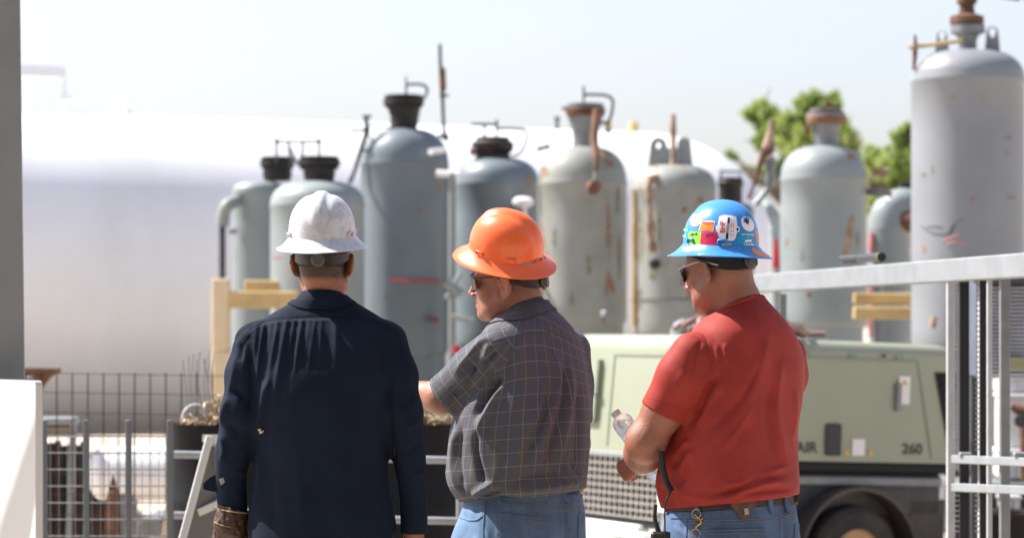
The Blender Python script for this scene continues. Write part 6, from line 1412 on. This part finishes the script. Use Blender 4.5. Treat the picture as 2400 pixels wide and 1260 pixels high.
# body: outstretched arm passes behind the man in navy
el2 = P(1035, 930, D2 + .0); wr2 = P(935, 915, D2 + .12); RH2 = frame(math.radians(80)); RH2 = np.stack([V(.1, .2, 1), V(-.93, .35, .05), V(.1, -1, .1)], 1); RH2 /= np.linalg.norm(RH2, axis=0)
elR = P(1350, 1040, D2 + .13); wrR = P(1338, 1140, D2 + .28)
body = [(loft(rows2, 2.2, .036), .001, 'u')] + chain([s2p[0] + V(0, .02, -.03), el2, wr2], [.046, .050, .034]) + chain([s2R[0], elR, P(1340, 1140, D2 + .18), P(1310, 1190, D2 + .3)], [.05, .042, .034, .028]) + legs_body(P(1232, 0, D2), Y2) + hp2 + hand_prims(wr2, RH2, 1.0, (.25, .3, .2)) + hand_prims(P(1320, 1190, D2 + .3), np.stack([V(0, 0, 1.0), V(-.9, .43, 0), V(.43, .9, 0)], 1), 1.0, (.5, .6, .4))
F = field_for(body, .008, fx=[rg(P(1080, 0, D2)[0], P(1275, 0, D2)[0])], fy=[(D2 - .1, D2 + .12, .0036)], fz=[rg(P(0, 775, D2)[2], P(0, 540, D2)[2])]); apply(F, body)
F.cut(lambda X, Y, Z: np.where(np.abs(Z - (CAMZ + (HY - 1130) * D2 / FPX)) < .03, -.1, -.1) + 0 * X + 0 * Y) if False else None
v, q = F.mesh(1); bo2 = mkobj('body', v, q, S_['skin2'], m2, True, 0, hairattr(v, HC2, HR2, 1.04, (-.055, -.005), (.055, .045, .032), .6, .0))
hp_only = head_prims(HC2, HR2, 1.04, None, .25, False)[0]
hairshell(hp_only, HC2, HR2, 1.04, mat('hair_grey_brown', (.05, .042, .032), .8, var=.5, vs=90, bump=.8, bs=300), m2, .0016, .012, .02)
def plastic(name, col, rough=.28, sss=.0, scr=True):
    m, nt, b = newmat(name); tc = nt.nodes.new('ShaderNodeTexCoord').outputs['Object']; n1 = noisen(nt, tc, 22, 7, .65); n2 = noisen(nt, scaled(nt, tc, 1, 6, 1), 40, 6, .7)
    c = mixc(nt, mathn(nt, 'MULTIPLY', ramp(nt, n1, .4, .7), .18), col, tuple(min(1, x * .75 + .03) for x in col)); c = mixc(nt, mathn(nt, 'MULTIPLY', ramp(nt, n2, .63, .68), .4), c, tuple(min(1, x * .55 + .22) for x in col)) if scr else c
    nt.links.new(c, b.inputs['Base Color']); nt.links.new(mathn(nt, 'ADD', mathn(nt, 'MULTIPLY', n1, .2), rough - .08), b.inputs['Roughness']); b.inputs['Coat Weight'].default_value = .15
    if sss: b.inputs['Subsurface Weight'].default_value = sss; b.inputs['Subsurface Radius'].default_value = (.01, .004, .002); b.inputs['Subsurface Scale'].default_value = 1
    bumpn(nt, b, n2, .06, .002); return m
hatR2 = UP(.09, -.40, .90, math.radians(66)); h2 = hardhat('hard_hat', P(1185, 611, D2 + .0), hatR2, plastic('hat_orange', (.95, .165, .04), .33, .0), m2)
suspension(HC2 + V(0, 0, 0), HR2, h2, zb_=-.018, band_h=.038, knob=.024, yb=-.116, kz=.002)
glasses(HC2, HR2, 1.04, h2, S_['band']).parent = m2
bh2 = bvh_obj(h2); txtm = mat('hat_marker', (.10, .02, .015), .6)
text_px('hat_lettering', 'CRDR T', 1262, 609, 8, math.radians(18), bh2, txtm, h2, .0006)
seam('marker_line', [(1101, 562), (1110, 572), (1122, 579)], bh2, txtm, h2, .0002, .0007)
patch('slot_sticker', [(1225, 618), (1245, 614), (1244, 621), (1227, 624)], bh2, mat('slot_sticker', (.38, .34, .24), .5), h2, .0015, .001, 2)
# ---------------------------------------------------------------- man in red t-shirt
D3 = 8.7; Y3 = math.radians(42)
m3 = person('man in a red t-shirt and blue jeans with a sticker covered blue hard hat', 1715, D3)
rows3 = rowpx(D3, Y3, [(690, 1696, 1786, .95, .0), (708, 1690, 1800, .9, .0), (726, 1672, 1816, .85, .0), (745, 1650, 1834, .78, .0), (775, 1622, 1858, .70, .0), (805, 1608, 1874, .66, 0), (850, 1600, 1884, .66, 0), (900, 1596, 1882, .70, 0), (950, 1592, 1876, .76, 0), (1000, 1580, 1866, .82, 0), (1060, 1560, 1864, .9, 0), (1110, 1545, 1867, .94, 0), (1140, 1544, 1868, .94, 0), (1170, 1550, 1866, .9, 0), (1200, 1558, 1860, .86, 0)])
HC3 = P(1682, 639, D3 + .02); HR3 = frame(math.radians(54), math.radians(15), math.radians(-2))
neck3 = [(HC3 + HR3 @ V(0, -.035, -.02), .066, P(1738, 735, D3), .075)]
hp3, T3 = head_prims(HC3, HR3, 1.04, neck3, .7); hp3.append((ell(HC3 + HR3 @ V(0, .035, -.085), (.05, .045, .04), HR3), .03, 'u'))
s3p = [P(1622, 832, D3 - .12), P(1598, 880, D3 - .12), P(1553, 966, D3 - .10)]; s3r = [.068, .072, .071]
s3R = [P(1842, 832, D3 + .12), P(1844, 880, D3 + .13), P(1826, 955, D3 + .2)]; s3Rr = [.064, .061, .054]
pr3 = [(loft(rows3, 2.3), .001, 'u')] + chain(s3p, s3r, .03) + chain(s3R, s3Rr)
F = field_for(pr3, .0045); apply(F, pr3)
for e0, e_1, hole in ((s3p[2], s3p[1], .060), (s3R[2], s3R[1], .05)):
    ax_ = (e0 - e_1) / np.linalg.norm(e0 - e_1)
    if hole > .06: ax_ = ax_ + V(.04, 0, -.12); ax_ /= np.linalg.norm(ax_)
    b = F.blk(e0 - .12, e0 + .12); X, Y, Z = F.x[b[0]][:, None, None], F.y[b[1]][None, :, None], F.z[b[2]][None, None, :]
    t = (X - e0[0]) * ax_[0] + (Y - e0[1]) * ax_[1] + (Z - e0[2]) * ax_[2]; dtt = loft(rows3, 2.3)[0](X, Y, Z)
    F.F[b] = np.where((t > -.03) & (dtt > .004), np.maximum(F.F[b], t.astype(np.float32)), F.F[b]); F.op(cone(e0 - ax_ * .03, e0 + ax_ * .06, hole, hole), .003, 's')
hem3 = np.array([P(x, y, D3)[[0, 2]] for x, y in ((1500, 1188), (1550, 1190), (1600, 1183), (1660, 1172), (1760, 1164), (1866, 1158), (1900, 1158))])
F.cut(lambda X, Y, Z: np.interp(X.ravel(), hem3[:, 0], hem3[:, 1]).reshape(X.shape) - Z - 0 * Y, .005)
nk0 = P(1722, 714, D3); nkn = V(-.40, .10, .91); nkn /= np.linalg.norm(nkn)
b = F.blk(nk0 - .088, nk0 + .088); X, Y, Z = F.x[b[0]][:, None, None], F.y[b[1]][None, :, None], F.z[b[2]][None, None, :]
t = (X - nk0[0]) * nkn[0] + (Y - nk0[1]) * nkn[1] + (Z - nk0[2]) * nkn[2]; F.F[b] = np.where(t > -.02, np.maximum(F.F[b], t.astype(np.float32)), F.F[b]); F.op(cone(P(1742, 760, D3), P(1705, 680, D3), .074, .072), .003, 's')
v, q = F.mesh(2); v0 = v.copy(); dsl = np.minimum(dist_cones(v, s3p, s3r), dist_cones(v, s3R, s3Rr)); Zr = np.array(sorted(rows3)); ci = [np.interp(v[:, 2], Zr[:, 0], Zr[:, k]) for k in (1, 2, 3, 4)]
cs, sn = math.cos(Y3), math.sin(Y3); uu = (v[:, 0] - ci[0]) * cs + (v[:, 1] - ci[1]) * sn; vv_ = -(v[:, 0] - ci[0]) * sn + (v[:, 1] - ci[1]) * cs
dto = ((np.abs(uu / ci[2]) ** 2.3 + np.abs(vv_ / ci[3]) ** 2.3 + 1e-9) ** (1 / 2.3) - 1) * np.minimum(ci[2], ci[3])
N = vnormals(v, q); v = v + N * (noise3(v * [7, 7, 5]) * .004 + noise3(v * [18, 18, 9] + 4) * .0015)[:, None]; v = v - N * (.002 * np.exp(-((dsl - dto) / .005) ** 2) * (v0[:, 2] > P(0, 980, D3)[2]))[:, None]
fl3 = [([(1800, 760), (1770, 860), (1720, 960), (1660, 1030), (1610, 1060)], .007, 16), ([(1780, 830), (1735, 920), (1680, 980), (1640, 1010)], -.007, 10), ([(1830, 820), (1810, 950), (1830, 1060), (1850, 1110)], .007, 14), ([(1800, 880), (1790, 980), (1815, 1090)], -.006, 12), ([(1760, 930), (1710, 1010), (1650, 1070)], .006, 12), ([(1690, 880), (1650, 950), (1620, 1000)], .008, 9), ([(1672, 870), (1640, 930), (1612, 985)], -.014, 7),
       ([(1612, 1020), (1590, 1050), (1572, 1075)], .009, 7), ([(1620, 1045), (1600, 1075), (1585, 1105)], .009, 7), ([(1604, 1035), (1585, 1065), (1570, 1095)], -.009, 6), ([(1616, 1075), (1600, 1110), (1590, 1130)], -.006, 8),
       ([(1640, 1150), (1700, 1140), (1770, 1110), (1850, 1105)], -.010, 8), ([(1620, 1165), (1700, 1152), (1780, 1125), (1862, 1125)], .009, 8), ([(1660, 1130), (1740, 1120), (1810, 1095), (1862, 1085)], .008, 9), ([(1700, 1150), (1780, 1142), (1862, 1140)], -.008, 6), ([(1560, 1110), (1600, 1150), (1660, 1158)], .006, 9), ([(1545, 1130), (1560, 1165), (1580, 1185)], -.006, 8),
       ([(1640, 790), (1620, 830), (1612, 880)], -.004, 6), ([(1668, 800), (1672, 850), (1662, 890)], .005, 6), ([(1690, 800), (1690, 850)], .004, 6), ([(1600, 860), (1580, 900), (1570, 950)], .004, 12), ([(1742, 712), (1790, 745), (1850, 800)], .003, 8), ([(1860, 900), (1862, 970), (1852, 1040)], .005, 8), ([(1590, 1000), (1640, 960), (1690, 900)], -.006, 12)]
fl3 = [(a, b_ * 1.35, c_, *o) for a, b_, c_, *o in fl3]; v = folds(v, q, D3, fl3); v = laplace(v, q, .3)
shirt3 = mkobj('t_shirt', v, q, S_['red'], m3, True, 0); bv3 = bvh_of(v, q)
# rib at the neck
rt_ = np.cross(V(-.9, .3, -.35), nkn); rt_ /= np.linalg.norm(rt_); fw_ = np.cross(nkn, rt_); cn = P(1722, 714, D3) + nkn * -.003
rg_ = [cn + rt_ * .0775 * math.cos(a) + fw_ * .0775 * math.sin(a) for a in np.linspace(0, math.tau, 48, endpoint=False)]
MB().tube(rg_, .0062, 8, closed=True).build('neck_rib', S_['red'], shirt3)
seam('neck_seam', [(1695, 738), (1725, 724), (1760, 712), (1786, 707)], bv3, S_['red'], shirt3, .0, .001); seam('sleeve_seam', [(1618, 786), (1643, 797), (1662, 830), (1668, 870)], bv3, S_['red'], shirt3, .0, .0012); seam('sleeve_hem', [(1512, 930), (1560, 942), (1608, 968)], bv3, S_['red'], shirt3, .0, .0009)
# jeans
rj = rowpx(D3, Y3, [(1130, 1574, 1852, .80, .0), (1180, 1570, 1860, .82, .0), (1220, 1562, 1866, .84, 0), (1262, 1556, 1871, .84, 0), (1310, 1552, 1874, .84, 0)])
fj = [([(1828, 1190), (1832, 1262)], -.004, 4, 1.0), ([(1590, 1215), (1600, 1262)], -.005, 8), ([(1570, 1225), (1600, 1245), (1620, 1262)], .004, 8)]
jo3, jv, jq = legs(P(1716, 0, D3), Y3, D3, S_['denim3'], m3, rj, lambda X, Y, Z: Z - (CAMZ + (HY - 1150) * D3 / FPX) + 0 * X + 0 * Y, fold=fj); bj3 = bvh_of(jv, jq)
strip('belt', [(1562, 1186), (1600, 1184), (1660, 1180), (1740, 1174), (1810, 1170), (1864, 1168)], 27, bj3, S_['belt'], m3, .003, .004)
strip('waistband', [(1572, 1206), (1640, 1206), (1720, 1200), (1800, 1192), (1864, 1186)], 15, bj3, S_['denim3'], jo3, .001, .002)
for x in (1633, 1800, 1838):
    strip('belt_loop', [(x - 2, 1156), (x, 1180), (x + 8, 1202)], 9, bj3, S_['denim3'], jo3, .010, .003)
patch('back_pocket', [(1655, 1240), (1725, 1238), (1792, 1236), (1788, 1300), (1724, 1330), (1660, 1300)], bj3, S_['denim3'], jo3, .0005, .002, 4); patch('back_pocket', [(1862, 1228), (1872, 1226), (1872, 1300), (1858, 1300)], bj3, S_['denim3'], jo3, .0005, .002, 3)
for dy in (0, 8): seam('stitching', [(1658, 1243 + dy), (1725, 1241 + dy), (1788, 1239 + dy)], bj3, S_['stitch'], jo3, .004, .0007, True)
for dy in (0, 6): seam('stitching', [(1612, 1219 + dy), (1680, 1219 + dy), (1760, 1216 + dy), (1830, 1210 + dy), (1866, 1205 + dy)], bj3, S_['stitch'], jo3, .001, .0007, True)
seam('stitching', [(1830, 1216), (1833, 1300)], bj3, S_['stitch'], jo3, .001, .0007, True); seam('side_seam', [(1612, 1215), (1606, 1300)], bj3, S_['denim3'], jo3, .001, .002)
# knife sheath on the belt
S_['sheath'] = mat('sheath_leather', (.12, .062, .034), .6, var=.35, vs=30, bump=.5, bs=120)
sh3 = patch('belt_sheath', [(1727, 1158), (1762, 1160), (1768, 1180), (1752, 1210), (1742, 1216), (1730, 1210), (1709, 1182), (1724, 1175)], bj3, S_['sheath'], None, .011, .004, 4, (1740, 1186)); tag(sh3, 'brown leather sheath with a silver snap on the back of the belt', 'sheath')
def tagbase(o):   # put the origin of a single-mesh thing at its own base
    v = np.array([tuple(p.co) for p in o.data.vertices]) + np.array(o.location); c = v.mean(0); c[2] = v[:, 2].min()
    for p in o.data.vertices: p.co = Vector(tuple(np.array(p.co) + np.array(o.location) - c))
    o.location = tuple(c)
tagbase(sh3)
sn_ = patch('snap', [(1738, 1192), (1748, 1191), (1750, 1206), (1740, 1208)], bj3, mat('snap_silver', (.62, .66, .70), .25, metal=.5), sh3, .0165, .002, 2)
# brass clip
cl = thing('key_clip', 'brass snap hook and ring hanging from a belt loop of the red shirted man', 'key clip', P(1632, 1262, D3 - .17)); cb_ = P(1633, 1195, D3)
cy_ = (hit(1633, 1205, bj3)[0][1] if hit(1633, 1205, bj3)[0] is not None else D3 - .15) - .014
def cq(x, y, o=0): return P(x, y, cy_ + o)
MB().tube([cq(1632 + 10 * math.cos(a), 1203 + 11 * math.sin(a)) for a in np.linspace(0, math.tau, 24, endpoint=False)], .0016, 8, closed=True).build('ring', S_['brass'], cl)
MB().tube(curve([cq(1628, 1204), cq(1636, 1212), cq(1642, 1218), cq(1641, 1226), cq(1634, 1230), cq(1632, 1237)], 5), [.0022] * 10 + [.0034] * 10 + [.003] * 6, 8).tube([cq(1642, 1218), cq(1647, 1213)], .0018, 6).build('hook', S_['brass'], cl)
MB().lathe(cq(1632, 1236), [(.003, -.001), (.0045, 0), (.0045, .004), (.003, .005)], 12).build('swivel', S_['brass'], cl)
MB().tube([cq(1630 + 11 * math.cos(a), 1250 + 12 * math.sin(a)) for a in np.linspace(0, math.tau, 24, endpoint=False)], .0017, 8, closed=True).build('ring', S_['brass'], cl)
# two-way radio with antenna and coiled cord
rd = thing('two_way_radio', 'black two way radio with stubby antenna and coiled cord on the left hip', 'radio', P(1550, 1330, D3 - .12)); dr = D3 - .13
MB().box(P(1548, 1295, dr), (.058, .036, .13), None, .006).build('radio_body', S_['radio'], rd)
MB().lathe(P(1566, 1252, dr), [(.007, -.01), (.007, .008), (0, .009)], 12).build('volume_knob', S_['radio'], rd)
MB().tube(curve([P(1546, 1258, dr), P(1542, 1240, dr), P(1535, 1215, dr), P(1536, 1190, dr), P(1537, 1181, dr)], 5), [.008] * 6 + [.0065] * 6 + [.0055] * 9, 12).build('antenna', S_['radio'], rd)
base = curve([P(1549, 1058, dr - .02), P(1552, 1085, dr - .03), P(1556, 1110, dr - .035), P(1564, 1132, dr - .035), P(1574, 1150, dr - .03)], 14); L_ = np.array(base); nT = 34; co = []
tt = np.linspace(0, 1, nT * 12); idx_ = tt * (len(L_) - 1)
for t, i in zip(tt, idx_):
    k = min(int(i), len(L_) - 2); p = L_[k] + (L_[k + 1] - L_[k]) * (i - k); T_ = L_[k + 1] - L_[k]; T_ /= np.linalg.norm(T_); n1_ = np.cross(T_, (0, 1, 0)); n1_ /= np.linalg.norm(n1_); n2_ = np.cross(T_, n1_); a = t * nT * math.tau; co.append(p + .0082 * (n1_ * math.cos(a) + n2_ * math.sin(a)))
MB().tube(co, .0019, 5).tube(L_[::4], .0045, 8).build('coiled_cord', S_['radio'], rd)
MB().tube(curve([P(1574, 1149, dr - .03), P(1562, 1170, dr - .035), P(1558, 1200, dr - .03), P(1559, 1260, dr - .02), P(1556, 1285, dr - .0)], 6), .0026, 8).build('cable', S_['radio'], rd)
# body
el3 = P(1514, 1034, D3 - .09); wr3 = P(1503, 1082, D3 + .10); GR = P(1478, 1086, D3 + .15)
across = V(-.15, .25, .95); along = V(-.66, .62, -.42); along /= np.linalg.norm(along); across = across - along * (across @ along); across /= np.linalg.norm(across); bk3 = np.cross(across, along)
if bk3[1] > 0: bk3 = -bk3
RH3 = np.stack([across, along, bk3], 1)
elR3 = P(1832, 1030, D3 + .24); wrR3 = P(1740, 1090, D3 + .40)
body = [(loft(rows3, 2.2, .030), .001, 'u')] + chain([s3p[0] + V(.01, .02, -.02), P(1556, 960, D3 - .1), el3], [.052, .060, .056]) + chain([el3, P(1508, 1062, D3 - .0), wr3], [.058, .055, .036], .03) + chain([s3R[0], P(1834, 960, D3 + .18), elR3, wrR3], [.05, .046, .045, .03]) + legs_body(P(1716, 0, D3), Y3) + hp3 + hand_prims(P(1504, 1080, D3 + .10), RH3, .92, (1.15, 1.25, .7), (.7, .8), fat=1.12) + hand_prims(wrR3, np.stack([V(0, 0, 1.0), V(-1, .1, 0), V(.1, 1, 0)], 1), 1.0, (.6, .6, .4))
F = field_for(body, .008, fx=[rg(P(1594, 0, D3)[0], P(1786, 0, D3)[0]), rg(P(1445, 0, D3)[0], P(1530, 0, D3)[0])], fy=[(D3 - .1, D3 + .22, .0036)], fz=[rg(P(0, 760, D3)[2], P(0, 540, D3)[2]), rg(P(0, 1125, D3)[2], P(0, 1040, D3)[2])]); apply(F, body)
v, q = F.mesh(1); bo3 = mkobj('body', v, q, S_['skin3'], m3, True, 0, hairattr(v, HC3, HR3, 1.04, (-.03, .02), (.10, .055, .035), .3, .0))
# water bottle
wb_ = thing('water_bottle', 'clear crumpled plastic water bottle held in the left hand of the red shirted man', 'water bottle', P(1545, 1112, D3 + .16))
m, nt, b = newmat('clear_plastic'); b.inputs['Base Color'].default_value = (.93, .95, .97, 1); b.inputs['Transmission Weight'].default_value = .85; b.inputs['Roughness'].default_value = .1; b.inputs['IOR'].default_value = 1.18
tc = nt.nodes.new('ShaderNodeTexCoord').outputs['Object']; bumpn(nt, b, noisen(nt, tc, 60, 4), 1.0, .01)
A0, A1 = P(1541, 1106, D3 + .13), P(1458, 988, D3 + .18); dv = A1 - A0; Lb = np.linalg.norm(dv); dv /= Lb; pf = []
for h, r_ in ((-.012, 0), (-.012, .02), (-.006, .029), (.0, .0315), (.02, .0325), (.03, .029), (.04, .0325), (.055, .0325), (.062, .030), (.07, .0325), (.09, .031), (.11, .0325), (.13, .0325), (.14, .0325), (.160, .032), (.172, .029), (.18, .020), (.184, .013), (.195, .013), (.196, 0)): pf.append((r_, h * Lb / .165))
mb = MB().lathe(A0, pf, 28, axisR(dv)); vv = np.concatenate(mb.v); vv = vv + noise3(vv * 45)[:, None] * .005 * np.array([1, 1, 1]); mkobj('bottle_body', vv, mb.f, m, wb_, True, 40)
MB().lathe(A0 + dv * (.19 * Lb / .165), [(.015, -.006), (.015, .01), (.0, .011)], 24, axisR(dv)).build('bottle_cap', M['whitepanel'], wb_)
# hard hat
hatR3 = UP(.03, -.035, 1, math.radians(56)); h3 = hardhat('hard_hat', P(1690, 601, D3 + .0), hatR3, plastic('hat_blue', (.045, .25, .66), .25, scr=False), m3)
suspension(HC3, HR3, h3, zb_=-.020, band_h=.046, knob=.0215, yb=-.118, kz=.003)
glasses(HC3, HR3, 1.04, h3, S_['silver']).parent = m3
bh3 = bvh_obj(h3)
def col(name, r, g, b_): return mat(name, srgb(r, g, b_), .4, var=.04, vs=60, bump=0)
K = {'white': col('sticker_white', 238, 236, 240), 'orange': col('sticker_orange', 250, 130, 20), 'green': col('sticker_green', 140, 215, 60), 'crimson': col('sticker_crimson', 215, 40, 85), 'teal': col('sticker_teal', 20, 150, 150), 'cyan': col('sticker_cyan', 20, 150, 200), 'black': col('sticker_black', 30, 30, 38), 'red': col('sticker_red', 205, 50, 40), 'navy': col('sticker_navy', 40, 40, 120), 'salmon': col('sticker_salmon', 240, 120, 110), 'peach': col('sticker_peach', 240, 150, 90)}
zx = lambda x, y: (1560 + x / 5.478, 460 + y / 5.478)
def ellp(cx, cy, rx, ry, rot=0, n=18): return [zx(cx + rx * math.cos(a) * math.cos(rot) - ry * math.sin(a) * math.sin(rot), cy + rx * math.cos(a) * math.sin(rot) + ry * math.sin(a) * math.cos(rot)) for a in np.linspace(0, math.tau, n, endpoint=False)]
def stk(poly, m, off=.0004, z=True): return patch('sticker', [zx(*p) for p in poly] if z else poly, bh3, K[m], h3, off, .0005, 3, None, 3)
def stx(s, x, y, h, rot, m, sx=1.0, off=.0016): return text_px('sticker_lettering', s, *zx(x, y), h / 5.478, math.radians(rot), bh3, K[m], h3, off, True, sx)
stk(ellp(390, 308, 75, 92, math.radians(25)), 'black', .0002, False); stk(ellp(390, 308, 68, 85, math.radians(25)), 'white', .0006, False); stk([(370, 275), (400, 262), (440, 262), (435, 280), (400, 276), (375, 290)], 'black', .0012); stx('CJ', 415, 318, 26, 15, 'black', 1, .002); stx('~', 350, 335, 40, 25, 'cyan')
stk([(465, 308), (530, 318), (575, 312), (635, 322), (610, 452), (520, 440), (425, 438)], 'white', .0002); stk([(472, 318), (530, 326), (626, 328), (603, 444), (432, 430)], 'orange', .0006); stx('TIGHT', 548, 350, 34, -3, 'crimson', 1, .002); stx('- - - -', 530, 385, 16, -3, 'red', 1.2, .002); stx('. . . . .', 515, 415, 30, -3, 'black', 1, .002)
stk([(300, 455), (460, 450), (445, 618), (285, 618)], 'green'); stx('MINE', 368, 490, 34, 8, 'black', .85); stx('-----', 365, 555, 12, 0, 'black'); stx('---', 358, 600, 14, 0, 'black')
stk([(460, 452), (668, 455), (664, 628), (447, 618)], 'crimson', .0005); stx('MINE', 570, 495, 34, 8, 'navy', 1, .002); stx('-----', 560, 550, 12, 0, 'black', 1, .002); stx('---', 548, 600, 14, 0, 'black', 1, .002)
stk([(690, 262), (740, 240), (850, 248), (905, 268), (915, 320), (918, 385), (948, 395), (950, 450), (912, 465), (900, 520), (885, 560), (850, 570), (720, 566), (690, 540), (672, 470), (648, 430), (645, 390), (668, 370), (680, 310)], 'white', .0008)
stx('BHP', 735, 398, 64, 90, 'red', .95, .0024); stk([(800, 275), (826, 278), (802, 548), (772, 546)], 'black', .0018); stx('|||||||||||||||||', 800, 412, 20, 87, 'white', 1.0, .0034)
for k, (x, w) in enumerate(((842, 1), (870, 1))): stx('-= =- == -', x, 420, 24, 88, 'red', 1.5, .0024)
stk(ellp(922, 425, 13, 20), 'black', .0018, False)
stk(ellp(1053, 355, 72, 104, math.radians(-32)), 'white', .0006, False); stx('*', 1035, 345, 130, 0, 'navy', 1.0, .002); stk([(1015, 300), (1045, 325), (1068, 355), (1050, 362), (1030, 340), (1012, 318)], 'navy', .0014)
stk(ellp(1035, 562, 118, 100), 'cyan', .0003, False); stx('AIR POWER', 1050, 492, 20, -4, 'white', 1.1); stk([(1018, 560), (1102, 556), (1102, 582), (1018, 586)], 'white', .0012); stx('TEAM', 1060, 618, 30, -2, 'white', 1.2); stx('I', 1052, 530, 24, 0, 'white')
stk([(300, 375), (302, 450), (285, 540), (218, 530), (235, 450), (262, 400)], 'teal', .0003); stx('SAFE', 255, 430, 26, -10, 'white', .8); stk([(222, 490), (262, 490), (258, 525), (218, 525)], 'white', .001)
stk([(1140, 445), (1165, 450), (1190, 560), (1192, 600), (1172, 600)], 'salmon', .0004)
stk(ellp(288, 682, 74, 34, 0), 'salmon', .0006, False); stx('BAR', 285, 682, 26, 0, 'white', 1.1)
stk([(1105, 668), (1130, 668), (1200, 705), (1330, 760), (1330, 782), (1200, 770), (1120, 725)], 'peach', .0008)
stk([(722, 590), (845, 594), (850, 632), (720, 634)], 'green', .0030) if False else patch('slot_sticker', [zx(724, 596), zx(842, 598), zx(846, 632), zx(722, 636)], bh3, mat('slot_tag', (.30, .42, .34), .5), h3, .0015, .001, 2)
